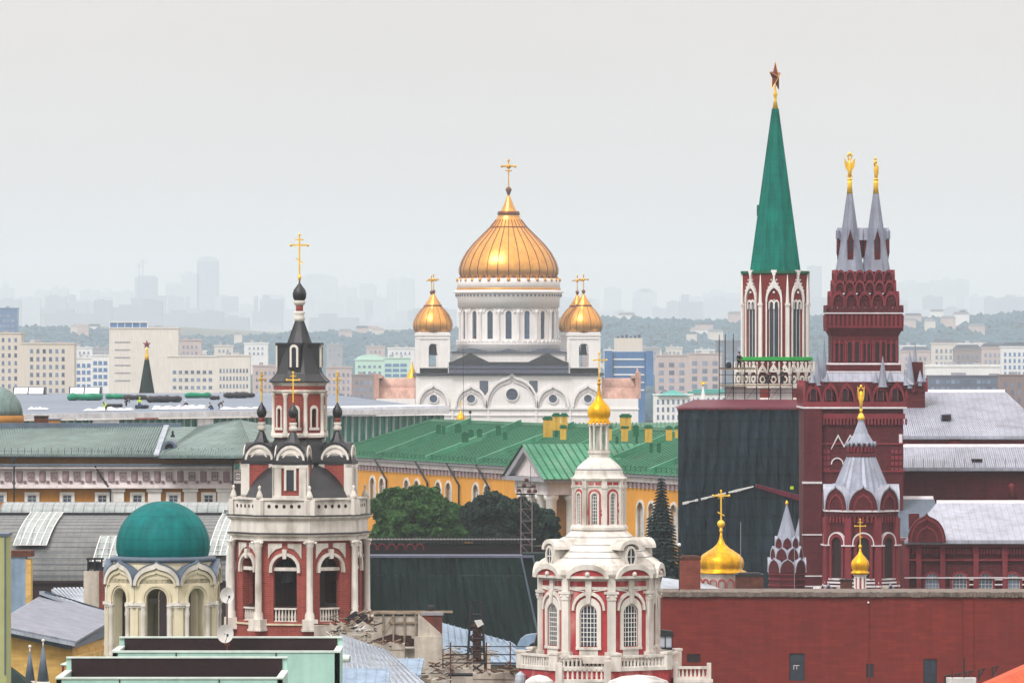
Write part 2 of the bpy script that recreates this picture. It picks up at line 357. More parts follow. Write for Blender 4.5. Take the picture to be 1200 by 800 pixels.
# ------------------------------------------------------------------ ground, hills, haze
def terrain_h(x, y):
    y /= 1.5; x /= 1.5
    t = min(1, max(0, (y - 4000) / 1500)); t = t * t * (3 - 2 * t)
    side = .62 + .38 * min(1, max(0, (x + 150) / 500))
    t2 = min(1, max(0, (y - 5600) / 1600)); t2 = t2 * t2 * (3 - 2 * t2)
    wob = 5 * sin(x * .011 + 1) + 3 * sin(x * .027) + 2 * sin(y * .004 + x * .003)
    return 1.32 * (t * (58 * side + wob * .8) + t2 * (1 - side) * 36)
def grid(name, xs, ys, hf, mat, kind='structure'):
    v = [(x, y, hf(x, y)) for y in ys for x in xs]; n = len(xs)
    f = [(j * n + i, j * n + i + 1, (j + 1) * n + i + 1, (j + 1) * n + i) for j in range(len(ys) - 1) for i in range(n - 1)]
    me = bpy.data.meshes.new(name); me.from_pydata(v, [], f); me.materials.append(MATS[mat]); me.polygons.foreach_set('use_smooth', [True] * len(f))
    o = bpy.data.objects.new(name, me); COL.objects.link(o); o['kind'] = kind; return o
grid('ground', [-4000 + 66 * i for i in range(122)], [-300, 500, 1500, 2500, 3400] + [3600 + 120 * i for i in range(75)] + [14500, 17500, 21000, 26000], terrain_h, 'ground')

hz = bpy.data.meshes.new('haze'); bb = bmesh.new(); bmesh.ops.create_cube(bb, size=1); bb.to_mesh(hz); bb.free()
ho = bpy.data.objects.new('haze', hz); COL.objects.link(ho); ho['kind'] = 'stuff'
ho.scale = (8010, 26600, 420); ho.location = (0, 12950, 209)
hm = bpy.data.materials.new('haze'); hm.use_nodes = True; hn = hm.node_tree; hn.nodes.clear()
pv = hn.nodes.new('ShaderNodeVolumePrincipled'); pv.inputs['Density'].default_value = 0.000078
pv.inputs['Color'].default_value = (.81, .92, 1.0, 1); pv.inputs['Anisotropy'].default_value = 0.1
om = hn.nodes.new('ShaderNodeOutputMaterial'); hn.links.new(pv.outputs[0], om.inputs['Volume']); hz.materials.append(hm)

# wooded hillside beyond the city
ICO = None
def ico():
    global ICO
    if ICO is None:
        b = bmesh.new(); bmesh.ops.create_icosphere(b, subdivisions=1, radius=1); b.verts.ensure_lookup_table()
        ICO = ([tuple(v.co) for v in b.verts], [tuple(v.index for v in f.verts) for f in b.faces]); b.free()
    return ICO
def wood(name, pts, mat, smin, smax):
    V, Fc = ico(); v = []; f = []
    for x, y, z in pts:
        s = random.uniform(smin, smax); h = s * random.uniform(.7, 1.15); b = len(v); a = random.uniform(0, 6)
        for p in V:
            k = random.uniform(.75, 1.25); v.append((x + (p[0] * cos(a) - p[1] * sin(a)) * s * k, y + (p[0] * sin(a) + p[1] * cos(a)) * s * k, z + h * .6 + p[2] * h * k))
        f += [tuple(i + b for i in q) for q in Fc]
    me = bpy.data.meshes.new(name); me.from_pydata(v, [], f); me.materials.append(MATS[mat])
    o = bpy.data.objects.new(name, me); COL.objects.link(o); o['kind'] = 'stuff'; return o
pts = []
for i in range(22000):
    y = random.uniform(6100, 8700); x = random.uniform(-.105, .105) * y
    if sin(x * .013) * sin(y * .009 + 2) > .72: continue
    pts.append((x, y, terrain_h(x, y)))
wood('wooded_hillside', pts, 'foliage_hazy', 4, 8)

pts = []
for i in range(4000):
    y = random.uniform(3300, 6100); x = random.uniform(-.11, .11) * y
    if sin(x * .01 + 1) * sin(y * .004) < -.1: continue
    pts.append((x, y, 0))
wood('city_trees', pts, 'foliage_hazy', 5, 10)
# ------------------------------------------------------------------ far skyline
def tower(x0, x1, top, Y, label, mat='c_haze', steps=(), name='apartment_tower', depth=None, group=None, cat='tower block', base=None, detail=True):
    Y *= 2.42
    cx = (x0 + x1) / 2; t = Thing(name, label, cat, cx, Y, group); gr = ground_row(Y) - terrain_h(t.X, Y) * F / Y + 2
    m = t.mb(); d = depth or (x1 - x0) * .7
    m.box(x0 - cx, x1 - cx, 0, d, top, gr); m.build('wall', mat)
    if detail:
        w = x1 - x0
        for a, b, z in (steps or ((.2, .55, top - max(1.5, w * .08)),)): m = t.mb(); m.box(x0 - cx + w * a, x0 - cx + w * b, d * .2, d * .8, z, top + .01); m.build('roof_block', mat)
    return t
sk = [(0, 16, 337, 8600, 'far pale tower block at the left edge of the skyline', 'c_haze', ((.1, .6, 332),)),
 (18, 38, 348, 8800, 'low hazy block next to the leftmost far tower', 'c_haze', ()),
 (40, 59, 340, 8700, 'hazy pale block left of two joined far blocks', 'c_haze', ()),
 (60, 80, 338, 8500, 'hazy far block with two small roof houses, right of two joined far blocks', 'c_haze', ((.1, .4, 335), (.6, .8, 336))),
 (82, 96, 350, 8900, 'low far block just left of the wide hazy slab', 'c_haze', ()),
 (94, 116, 340, 8600, 'far wide hazy slab left of the unfinished tower', 'c_haze', ()),
 (118, 155, 342, 8900, 'broad faint block beside the unfinished tower', 'c_haze', ((.1, .3, 338), (.7, .9, 339))),
 (194, 213, 333, 8400, 'shorter left shoulder of the tall faint tower group', 'c_haze', ((.1, .8, 331),)),
 (212, 233, 321, 8500, 'middle faint tower stepping up to the tallest one', 'c_haze', ((.2, .6, 318), (.6, .9, 320))),
 (259, 279, 349, 8000, 'low far tower with flat cap right of the tallest one', 'c_haze_dark', ((0, 1, 347.5),)),
 (281, 300, 357, 8300, 'low pale far slab left of the black tented belfry', 'c_haze', ()),
 (312, 334, 348, 8300, 'faint block showing left of the black tent spire', 'c_haze', ((.2, .8, 345),)),
 (396, 418, 337, 8900, 'faint far block joined to the broad rounded one', 'c_haze', ((.2, .5, 334),)),
 (421, 441, 334, 8700, 'faint block with rounded top right of the broad one', 'c_haze', ((.1, .9, 332),)),
 (453, 466, 329, 8800, 'thin faint tower left of the left copper dome', 'c_haze', ((.2, .8, 326),)),
 (467, 486, 326, 8700, 'faint twin tower just left of the copper dome crosses', 'c_haze', ((.1, .5, 323),)),
 (708, 728, 338, 8800, 'faint far tower immediately right of the right copper dome', 'c_haze', ((.2, .7, 335),)),
 (742, 770, 342, 8700, 'faint rounded tower between copper dome and green spire', 'c_haze', ((.15, .85, 339), (.3, .7, 337))),
 (796, 822, 347, 8500, 'broad pale block left of the scaffolding', 'c_haze', ()),
 (824, 868, 343, 8400, 'wide pale block directly left of the gothic drum', 'c_haze', ()),
 (946, 963, 312, 8600, 'slim bluish tower peeping beside the green spire', 'c_haze_dark', ()),
 (1052, 1090, 331, 8300, 'large faint slab right of the red museum tower', 'c_haze', ()),
 (1091, 1136, 328, 8400, 'larger faint slab with uneven roof at the right', 'c_haze', ((.3, .5, 325), (.7, .9, 326))),
 (1138, 1160, 347, 8600, 'low faint block left of the last pair at right', 'c_haze', ((.1, .3, 344),)),
 (1178, 1200, 347, 8600, 'faint block touching the right edge of the skyline', 'c_haze', ((.1, .9, 345),))]
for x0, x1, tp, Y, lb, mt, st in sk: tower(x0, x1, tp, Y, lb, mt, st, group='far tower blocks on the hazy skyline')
# tallest tower with a rounded crown
t = tower(231, 256, 306, 8500, 'tallest faint tower with a rounded crown on the left', 'c_haze_dark', group='far tower blocks on the hazy skyline', detail=False)
m = t.mb(); m.prism(shape('seg', 0, 25, 300, 306.2), 0, 17); m.build('crown', 'c_haze')
# broad rounded mass
t = tower(350, 395, 327, 8800, 'broad faint block with curved roofline right of black spire', 'c_haze', group='far tower blocks on the hazy skyline', detail=False)
m = t.mb(); m.prism(shape('seg', 0, 45, 321, 327.2), 0, 20); m.build('curved_roof', 'c_haze')
# unfinished tower with crane
t = tower(158, 184, 325, 8200, 'unfinished bluish tower under a pair of cranes', 'c_haze_dark', ((.1, .9, 323),), cat='tower block')
for i, (x, lb) in enumerate(((163, 'faint tower crane at the left on the unfinished tower'), (167.5, 'faint taller crane beside the left crane'))):
    t = Thing('tower_crane', lb, 'crane', x, 19800, group='cranes on the unfinished tower'); m = t.mb()
    tp = 309 - 5 * i; m.box(-.4, .4, -.4, .4, tp, ground_row(19800) - 60 * F / 19800); m.build('mast', 'c_dark')
    m = t.mb(); m.box(-3, 5, -.2, .2, tp + 3, tp + 3.6); m.tube((0, 0, tp), (5, 0, tp + 3), .2); m.build('jib', 'c_dark')
rs = random.Random(17)
for i in range(64):
    x = -6 + i * 19 + rs.uniform(-6, 6)
    if 530 < x < 660: continue
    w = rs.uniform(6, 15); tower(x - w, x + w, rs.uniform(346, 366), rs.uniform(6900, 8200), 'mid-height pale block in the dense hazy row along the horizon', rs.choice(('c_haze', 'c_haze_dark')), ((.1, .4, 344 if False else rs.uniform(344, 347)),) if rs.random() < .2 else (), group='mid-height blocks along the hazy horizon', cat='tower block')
for i in range(46):
    Y = rs.uniform(6300, 8300); x = rs.choice((rs.uniform(200, 500), rs.uniform(700, 870), rs.uniform(1050, 1200), rs.uniform(0, 200))); t = Thing('hillside_house', 'small pale house standing among the trees of the far hillside', 'house', x, Y, 'small pale houses on the far wooded hillside')
    z0 = terrain_h(t.X, Y); w, h = rs.uniform(10, 24), rs.uniform(12, 20); m = t.mm(); m.box(-w / 2, w / 2, -6, 6, z0 - 4, z0 + h); m.build('wall', rs.choice(('c_white', 'c_beige', 'c_pink')))
    m = t.mm(); m.prism([(-w / 2 - .6, z0 + h), (-w / 2 + 2, z0 + h + 3), (w / 2 - 2, z0 + h + 3), (w / 2 + .6, z0 + h)], -6.6, 6.6); m.build('roof', rs.choice(('c_grey', 'c_slate', 'c_pink')))
# nearer long slabs on the left
nb = [(52, 112, 367, 6400, 'long grey slab on the left behind the beige office', ()),
 (110, 131, 352, 6300, 'square grey block rising at the left end of the slabs', ()),
 (131, 170, 360, 6450, 'grey slab linking the two square grey blocks', ()),
 (168, 190, 352, 6300, 'square grey block rising behind the white hotel roof', ()),
 (190, 237, 367, 6400, 'long grey slab right of the square grey block', ()),
 (237, 262, 366, 6200, 'pale slab with a dark stair strip at left', ()),
 (262, 292, 372, 6300, 'pale lower slab ending near the black belfry', ()),
 (292, 330, 381, 6500, 'low pale slab behind the black belfry gold cross', ()),
 (362, 420, 372, 6400, 'low long pale slab right of the black tent', ()),
 (420, 486, 377, 6500, 'lowest long pale slab left of the copper dome', ()),
 (706, 770, 372, 6600, 'long pale slab above the blue office block', ()),
 (826, 872, 350, 6700, 'pale stepped slab left of the red gothic drum', ())]
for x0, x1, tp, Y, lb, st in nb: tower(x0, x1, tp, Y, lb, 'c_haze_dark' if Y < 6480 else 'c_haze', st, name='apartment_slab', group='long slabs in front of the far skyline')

# ------------------------------------------------------------------ city in the middle distance
def block(x0, x1, top, Y, label, wall, rows, name='office_building', cat='building', ww=3, hh=4, dx=7, z0=6, dz=9, rx=None, glass='glass_far', roof='c_grey', group=None, depth=None, par=1.5, margin=4, extra=None, yaw=0):
    """a house with a cornice, roof houses and every window recessed in its own dark opening"""
    if Y > 1650: Y = 1650 + (Y - 1650) * 1.9
    cx = (x0 + x1) / 2; t = Thing(name, label, cat, cx, Y, group); d = depth or min(60, (x1 - x0)) * .6
    gr = ground_row(Y); w2 = (x1 - x0) / 2
    m = t.mb(yaw); m.box(-w2, w2, 0, d, top, gr); m.build('wall', wall)
    m = t.mb(yaw); m.box(-w2 - .8, w2 + .8, -.8, d, top - par, top - .02); m.build('cornice', wall)
    m = t.mb(yaw); m.box(-w2 * .5, -w2 * .2, d * .3, d * .6, top - par - 3, top - par); m.build('roof_house', roof); m = t.mb(yaw); m.box(w2 * .3, w2 * .5, d * .3, d * .6, top - par - 2, top - par); m.build('roof_house', roof)
    n = int((x1 - x0 - 2 * margin) / dx) + 1; base = None; c = 0
    for r in range(rows):
        for i in range(n):
            c += 1
            if c > 96: break
            x = -w2 + margin + i * dx + (x1 - x0 - 2 * margin - (n - 1) * dx) / 2; z = top + z0 + r * dz
            if base is None:
                m = MB(t, yaw); m.box(-ww / 2, ww / 2, -.12, .3, 0, hh); m.box(-ww / 2 - .3, ww / 2 + .3, -.35, -.12, hh, hh + .5)
                # rebase to its own origin
                m.v = [(a, b, c_ - (CAMZ + HOR * t.u)) for a, b, c_ in m.v]
                base = m.build('window', glass); o = base
            else:
                o = base.copy(); COL.objects.link(o); o.parent = t.o
            k = rad(yaw); o.location = (x * cos(k) * t.u, x * sin(k) * t.u, CAMZ + (HOR - z) * t.u)
    return t
block(-40, 25, 391, 1750, 'beige office wing with a raised upper storey at the left edge', 'c_beige', 8, dx=7.4, dz=9, z0=5, margin=3)
block(24, 87, 403, 1700, 'beige stone office with rows of square windows at far left', 'c_beige', 6, dx=7.4, dz=9.2, z0=6, ww=3.4, hh=4.2, margin=10)
t = block(128, 209, 385, 2300, 'tall white hotel slab with blue rooftop windows behind the star spire', 'c_cream', 7, dx=11, dz=9, z0=16, ww=3.2, hh=3, margin=48)
m = t.mb()
m.box(-40, 4, 2, 10, 378, 384); m.build('rooftop_glazing', 'c_blue')
m = t.mb()
for k in range(6): m.box(-40.3 + k * 8.8, -39.5 + k * 8.8, 1.6, 10, 378, 384)
m.box(-41, 5, 1, 11, 376.7, 378); m.build('rooftop_frame', 'c_white')
m = t.mb()
for k in range(6): m.box(-34, -16, -.4, .1, 400 + k * 9, 401.5 + k * 9)
m.build('balcony_line', 'c_grey')
block(196, 255, 418, 2200, 'low cream office block with slit windows right of the star spire', 'c_cream', 4, dx=7, dz=9, z0=16, ww=4, hh=3.4, margin=6)
block(255, 293, 417, 2200, 'cream office block with tight rows of windows left of the belfry', 'c_cream', 4, dx=3.9, dz=9, z0=15, ww=2, hh=4, margin=3)
block(209, 236, 399, 3200, 'small pinkish apartment house behind the cream office', 'c_pink', 3, dx=5, dz=7, ww=2, hh=3)
block(88, 108, 420, 2500, 'pale house with blue windows between beige office and white hotel', 'c_white', 4, dx=6, dz=8, ww=4, hh=4, glass='c_blue')
block(107, 128, 417, 2400, 'white house with blue glazed bays beside the white hotel', 'c_white', 4, dx=6, dz=8, ww=4.4, hh=4, glass='c_blue')
block(-20, 20, 362, 3400, 'blue glass tower with purplish top at the left edge', 'c_blue', 6, dx=5, dz=6, ww=3.4, hh=3, name='glass_tower')
block(296, 326, 429, 2600, 'grey pink apartment house left of the belfry drum', 'c_pink', 4, dx=5, dz=8, ww=2.4, hh=3.6)
block(382, 412, 431, 2700, 'long pinkish apartment house right of the belfry drum', 'c_pink', 5, dx=5.5, dz=8, ww=2.4, hh=3.8)
block(412, 446, 440, 2500, 'grey apartment house in front of the mint green one', 'c_brown', 4, dx=5.5, dz=8, ww=2.8, hh=4)
t = block(416, 450, 422, 2900, 'pale green house with a curved gable beside the cathedral', 'c_green', 2, dx=6, dz=7, ww=3, hh=2.6)
m = t.mb(); m.prism(shape('seg', 0, 32, 415, 421), 1, 12); m.build('gable', 'c_green')
block(448, 480, 420, 2950, 'pale green and blue glazed house next to the left copper dome', 'c_green', 3, dx=9, dz=6, ww=7.5, hh=3, glass='c_blue')
# blue glass office right of the cathedral
t = Thing('office_block', 'blue glass office block with projecting side wings by the cathedral', 'building', 737, 2400)
m = t.mb(); m.box(-19, 19, 0, 24, 412, ground_row(2400)); m.build('wall', 'c_blue')
for sx in (-24, 24): m = t.mb(); m.box(sx - 4.5, sx + 4.5, -4, 20, 411, 452 if sx > 0 else 460); m.build('wing', 'c_blue')
m = t.mb(); m.box(-17, 16, 4, 24, 396, 412); m.build('roof_storey', 'c_beige')
m = t.mb(); [m.box(-14 + 5 * i, -11 + 5 * i, 8, 10, 396 - 2 - i % 3, 396) for i in range(6)]; m.build('roof_plant', 'c_dark')
for k in range(5): m = t.mb(); m.box(-18, 18, -.5, 0, 420 + 9 * k, 421.6 + 9 * k); m.build('floor_band', 'c_white')
block(768, 806, 417, 2700, 'pinkish beige apartment block right of the blue glass office', 'c_pink', 5, dx=12, dz=9, ww=6, hh=4.5, name='apartment_block', margin=7, z0=8)
block(806, 846, 415, 2750, 'grey beige apartment block left of the scaffold poles', 'c_pink', 5, dx=12, dz=9, ww=6, hh=4.5, name='apartment_block', margin=7, z0=8)
block(840, 872, 400, 3300, 'bluish apartment block behind the scaffolding poles', 'c_slate', 4, dx=7, dz=8, ww=4, hh=4, name='apartment_block')
t = block(766, 812, 463, 1900, 'low white mansion under a turquoise hipped roof', 'c_white', 3, dx=6, dz=9, ww=2.6, hh=5, z0=5, name='mansion')
m = t.mb(); m.lathe([(1, 457), (26, 463.2)], 4, 0, 14, 45, smooth=False); m.build('roof', 'c_teal')
t = block(808, 852, 461, 2000, 'long white mansion with turquoise roof left of the wrapped block', 'c_white', 3, dx=6, dz=9, ww=2.6, hh=5, z0=5, name='mansion')
m = t.mb(); m.box(-24, 24, -2, 20, 458.5, 461); m.box(-18, 18, 4, 16, 456, 458.6); m.build('roof', 'c_teal')
t = Thing('spire', 'small white obelisk spire with gold tip before the turquoise roofs', 'spire', 824, 1500)
m = t.mb(); m.lathe([(.4, 452), (3.5, 470), (4, 474), (5, 520), (6, ground_row(1500))], 8, smooth=False); m.build('shaft', 'c_white')
m = t.mb(); m.sph(0, 0, 450, 2, 6); m.box(-3.5, 3.5, -.5, .5, 447, 449); m.build('finial', 'gold')
# right hand side
rt = [(1056, 1090, 412, 3400, 'dull pink tenement beside the museum turret', 'c_pink', 4, 'c_slate'),
 (1092, 1120, 403, 3700, 'cream tenement below the wooded ridge', 'c_beige', 4, 'c_slate'),
 (1118, 1150, 410, 3300, 'tan tenement with dark attic at the right', 'c_brown', 4, 'c_dark'),
 (1150, 1182, 408, 3350, 'brown gabled tenement under a dark roof at right', 'c_pink', 4, 'c_dark'),
 (1174, 1215, 407, 3000, 'blue glazed apartment house at the right edge', 'c_white', 5, 'c_dark')]
for x0, x1, tp, Y, lb, wl, rw, rf in rt:
    t = block(x0, x1, tp, Y, lb, wl, rw, dx=5.5, dz=7.5, ww=2.6, hh=4, roof=rf, name='apartment_house', glass='c_blue' if 'blue' in lb else 'glass_far')
    m = t.mb(); w = (x1 - x0) / 2; m.prism([(-w - .6, tp - 1.4), (-w + 4, tp - 6), (w - 4, tp - 6), (w + .6, tp - 1.4)], 0, 18); m.build('attic_roof', rf)
block(1086, 1172, 430, 2300, 'long low white building with a grey roof behind silver roof', 'c_white', 2, dx=5, dz=9, ww=3.4, hh=3.5, z0=12, par=3)
block(1088, 1200, 441, 2000, 'long low glazed building just above the silver roof ridge', 'c_slate', 2, dx=6, dz=8, ww=4.4, hh=4, z0=4)
block(1172, 1225, 440, 1700, 'brown brick house with a dark roof at the right edge', 'c_brown', 3, dx=8, dz=9, ww=3, hh=5, z0=8)
# scattered mid-city roofs that fill the foot of the hill
rs = random.Random(3)
city = [(262, 'c_beige'), (300, 'c_white'), (392, 'c_grey'), (440, 'c_pink'), (470, 'c_white'), (718, 'c_white'), (760, 'c_grey'), (790, 'c_beige'), (826, 'c_white'), (866, 'c_beige'), (1070, 'c_white'), (1110, 'c_grey'), (1140, 'c_white'), (1190, 'c_white'), (40, 'c_grey'), (96, 'c_white'), (118, 'c_grey'), (225, 'c_white')]
nm = ['at the foot of the wooded hill above the cream office', 'below the hill left of the black tent', 'right of the black tent below the hill', 'behind the pale green gabled house', 'on the hill foot left of the left copper dome', 'behind the blue glass office roof', 'right of the blue glass office below the hill', 'above the beige apartment block', 'between apartment block and scaffold', 'directly left of the red gothic drum', 'right of the museum tower below the ridge', 'in the middle of the right wooded slope', 'below the ridge above the tan tenement', 'near the right edge below the ridge', 'behind the beige stone office', 'left of the white hotel below the hill', 'beside the white hotel edge', 'above the cream office roof']
ad = {'c_beige': 'beige', 'c_white': 'white', 'c_grey': 'grey', 'c_pink': 'pink'}
for (x, mt), s in zip(city, nm):
    w = rs.uniform(9, 17); Y = rs.uniform(3600, 4050)
    block(x - w, x + w, rs.uniform(402, 412), Y, 'small %s house %s' % (ad[mt], s), mt, 2, dx=5, dz=6, ww=2, hh=2.6, name='small_house', cat='house', z0=4, group='small houses at the foot of the hill')

# ------------------------------------------------------------------ cathedral with copper-gold domes
t = Thing('cathedral', 'white cathedral with one large and four small gilded onion domes', 'cathedral', 596, 1800)
gr = ground_row(1800)
def drum_band(t, r, top, bot, n=48, name='cornice', mat='cathedral_white', cx=0, cy=0): m = t.mb(); m.lathe([(r, top), (r, bot)], n, cx, cy); return m.build(name, mat)
DY = 75                                             # centre of the plan, behind the front wall
prof = [(1, 226), (3, 231), (6, 239), (10, 247), (12.2, 249.5), (12.2, 250.5), (15, 256), (22, 265), (32, 275), (42, 285), (50, 295), (55.5, 305), (58.3, 314), (58, 320), (55, 325), (52, 328)]
m = t.mb(); m.lathe(prof, 96, 0, DY, rf=lambda k, n, r, z: 1 + .012 * abs(cos(pi * 12 * k / n)) * 1); dome = m.build('dome', 'gold_copper')
m = t.mb()
for k in range(28):
    a = 2 * pi * k / 28
    for (r0, z0), (r1, z1) in zip(prof[6:], prof[7:]):
        m.tube((r0 * 1.01 * sin(a), DY - r0 * 1.01 * cos(a), z0), (r1 * 1.01 * sin(a), DY - r1 * 1.01 * cos(a), z1), .6, n=4)
for k in range(28):
    a = 2 * pi * (k + .5) / 28; r = 56.5; m.sph(r * sin(a), DY - r * cos(a), 326, 3.1, 6)
m.build('ribs', 'gold_dark', dome)
m = t.mb(); m.lathe([(12.6, 246), (13.6, 250), (12.6, 250.5)], 32, 0, DY); m.lathe([(22.5, 264), (23, 265.5), (22.5, 266)], 32, 0, DY); m.build('moulding', 'gold_dark', dome)
m = t.mb(); m.lathe([(1.2, 217), (4, 220), (3, 222.5), (1.3, 227), (2.2, 232)], 10, 0, DY); m.build('orb', 'gold_dark', dome)
m = t.mb(); m.box(-.7, .7, DY - .7, DY + .7, 190, 218); m.box(-8, 8, DY - .5, DY + .5, 191.8, 193.8)
for x, z in ((-8, 192.8), (8, 192.8), (0, 186), (0, 198)): m.sph(x, DY, z, 1.7, 6)
m.sph(0, DY, 192.8, 3, 8); m.box(-.7, .7, DY - .6, DY + .6, 184, 192); m.box(-4, 4, DY - .4, DY + .4, 197.5, 198.7); m.build('cross', 'gold_leaf', dome)
m = t.mb(); m.lathe([(59, 325.5), (61, 327), (61, 337), (60, 337.2)], 64, 0, DY); m.build('dome_base', 'cathedral_white')
m = t.mb()
for k in range(32):
    a = 2 * pi * k / 32; m.sph(60 * sin(a), DY - 60 * cos(a), 327.5, 2.6, 6)
m.lathe([(61.6, 337), (62.2, 338.3), (61.5, 339.5)], 64, 0, DY); m.build('gilded_rim', 'gold_copper')
m = t.mb(); m.lathe([(63, 339.4), (65, 341), (65, 342.6), (63, 343.5), (62.5, 347.5), (60.5, 350), (60.2, 360)], 64, 0, DY); m.build('cornice', 'cathedral_white')
m = t.mb()
for k in range(72):
    a = 360 * k / 72; m.turn(a); m.oy = DY; m.box(-1, 1, -63.2, -61, 344.4, 347)
m.build('dentils', 'c_slate')
m = t.mb(0, 0, DY)
for k in range(16):
    m.turn(22.5 * k); ap = 58.2 * cos(pi / 16); hw = 58.2 * sin(pi / 16); m.wall(-hw, hw, 350, 402, -ap, [(0, 7, 364, 397, 'arch')], 3)
m.build('drum', 'cathedral_white')
for k in range(16):
    m = t.mb(22.5 * k, 0, DY); win(m, 0, 7, 364, 397, -ap + 1.5, 'arch', 0, 0, g='glass_blue')
    m = t.mb(22.5 * k, 0, DY); m.band(shape('arch', 0, 17, 358, 366), shape('arch', 0, 13.6, 360, 366), -ap - 1.2, -ap + .5); m.build('arcade_arch', 'cathedral_white')
    m = t.mb(22.5 * k + 11.25, 0, DY); m.lathe([(1.9, 363), (1.9, 366), (1.3, 367), (1.3, 396), (1.9, 400)], 8, 0, -59); m.build('colonnette', 'cathedral_white')
m = t.mb(); m.lathe([(59, 400), (62, 401), (62, 404), (61, 405), (61, 412)], 64, 0, DY); m.build('drum_base', 'cathedral_white')
m = t.mb()
for k in range(60): m.turn(6 * k); m.oy = DY; m.prism(shape('seg', 0, 5.5, 398.5, 400.8, 4), -62.4, -59)
m.build('scalloped_edge', 'cathedral_white')
# pedestal under the drum with dark roofs
m = t.mb(); m.box(-66, 66, DY - 66, DY + 66, 413, 440); m.build('pedestal', 'cathedral_white')
m = t.mb()
for x in (-44, 44): m.prism([(x - 26, 413.2), (x - 8, 409), (x, 408), (x + 8, 409), (x + 26, 413.2)], DY - 68, DY + 60)
m.prism([(-20, 413), (0, 408.6), (20, 413)], DY - 68, DY + 60); m.box(-68, 68, DY - 69, DY + 66, 412, 413.4); m.build('pedestal_roof', 'c_dark')
m = t.mb()
for x in (-45, 45): m.prism([(x - 24, 425), (x, 413.5), (x + 24, 425)], DY - 82, DY - 60)
m.box(-70, 70, DY - 84, DY + 60, 424, 426.5); m.build('gable_roof', 'black_roof')
m = t.mb(); m.box(-70, 70, DY - 82, DY - 81, 426, 437)
[m.box(-70 + 4 * i, -69.2 + 4 * i, DY - 83, DY - 82, 427, 437) for i in range(35)]; m.box(-71, 71, DY - 84, DY - 82, 430, 431); m.build('parapet_railing', 'c_slate')
# main body: projecting centre and arched gables
m = t.mb(); m.box(-109, 109, 0, 150, 440, 480); m.box(-106, 106, .4, 149, 480, gr); m.build('wall', 'cathedral_white')
m = t.mb(); m.box(-112, 112, -1.5, 151, 437, 440.2); m.build('roof', 'c_slate')
m = t.mb(); m.box(-112, 112, -2, -.05, 477, 479.6); m.box(-110, 110, -1.4, -.1, 486, 487); m.build('string_course', 'cathedral_white')
for x, w, ap, rr, zc, wr in ((-88, 37, 448, 0, 467, 4.7), (-44, 38, 449, 0, 467, 4.9), (4, 62, 436, 0, 462, 7), (52, 38, 449, 0, 467, 4.9), (93, 37, 448, 0, 467, 4.7)):
    m = t.mb(); o = shape('keel', x, w, ap, 477); i1 = shape('keel', x, w - 4, ap + 4, 477.1); m.band(o, i1, -3.4, -.1); m.build('arched_gable', 'cathedral_white')
    m = t.mb(); o = shape('keel', x, w - 7, ap + 7.5, 477); i1 = shape('keel', x, w - 9, ap + 9, 477.1); m.band(o, i1, -1.6, -.1); m.build('arch_moulding', 'frieze')
    m = t.mb(); win(m, x, wr * 2, zc - wr, zc + wr, -.6, 'round', 3, 3, bar=.5, g='glass_blue', sur=1.1, sm='cathedral_white', f='c_slate')
for x in (-29, 29):
    m = t.mb(); m.prism([(x - 5, 446), (x + 5, 446), (x + 5, 458), (x + 1, 463), (x - 5, 455)], -.5, -.1); m.build('dark_opening', 'c_dark')
for x in (-66, -24, 32, 72, -107, 107): m = t.mb(); m.box(x - 1.2, x + 1.2, -1, -.05, 480, gr); m.build('pilaster', 'cathedral_white')
# four corner towers
k = 0
for cx, cy in ((-88, 14), (88, 14), (-92, 132), (82, 132)):
    m = t.mb(0, cx, cy); R = 19
    for f in range(4):
        m.turn(90 * f); m.wall(-R, R, 391, 437.5, -R, [(0, 11, 402, 430, 'arch')], 4)
        m.box(-R - .6, -R + 3, -R - .6, -R + 2, 397, 437)
    m.turn(0); m.box(-R, R, -R, R, 389, 391.2); m.box(-R - 1.2, R + 1.2, -R - 1.2, R + 1.2, 391.2, 393.4); m.box(-R - 1, R + 1, -R - 1, R + 1, 396, 397); m.box(-R, R, -R, R, 431, 437.6); m.build('belfry', 'cathedral_white')
    m = t.mb(0, cx, cy); m.lathe([(1.5, 403), (3.4, 406), (3.8, 413), (5, 416)], 10); m.box(-10, 10, -.5, .5, 403, 404.5); m.build('bell', 'c_dark')
    pr = [(.8, 343), (2, 346), (4.5, 350.5), (8.8, 357), (9, 358.6), (13.5, 363), (18, 369), (21.2, 376), (22, 381), (21, 386), (18.5, 390)]
    m = t.mb(0, cx, cy); m.lathe(pr, 48, rf=lambda k, n, r, z: 1 + .02 * abs(cos(pi * 8 * k / n))); d2 = m.build('corner_dome', 'gold_copper')
    m = t.mb(0, cx, cy)
    for q in range(16):
        a = 2 * pi * q / 16
        for (r0, z0), (r1, z1) in zip(pr[4:], pr[5:]): m.tube((r0 * 1.02 * sin(a), -r0 * 1.02 * cos(a), z0), (r1 * 1.02 * sin(a), -r1 * 1.02 * cos(a), z1), .25, n=4)
    m.lathe([(9.4, 357), (9.8, 358), (9.4, 359)], 20); m.lathe([(18.6, 387.5), (20, 389), (19, 390)], 24); m.build('dome_ribs', 'gold_dark', d2)
    m = t.mb(0, cx, cy); m.lathe([(.6, 339), (2.4, 341), (1, 344.5)], 8); m.build('orb', 'gold_dark', d2)
    m = t.mb(0, cx, cy); m.box(-.5, .5, -.4, .4, 322, 340); m.box(-5.4, 5.4, -.35, .35, 326.6, 328); m.sph(0, 0, 327.4, 1.9, 6)
    for x, z in ((-5.4, 327.3), (5.4, 327.3), (0, 322)): m.sph(x, 0, z, 1.1, 6)
    m.build('cross', 'gold_leaf', d2)
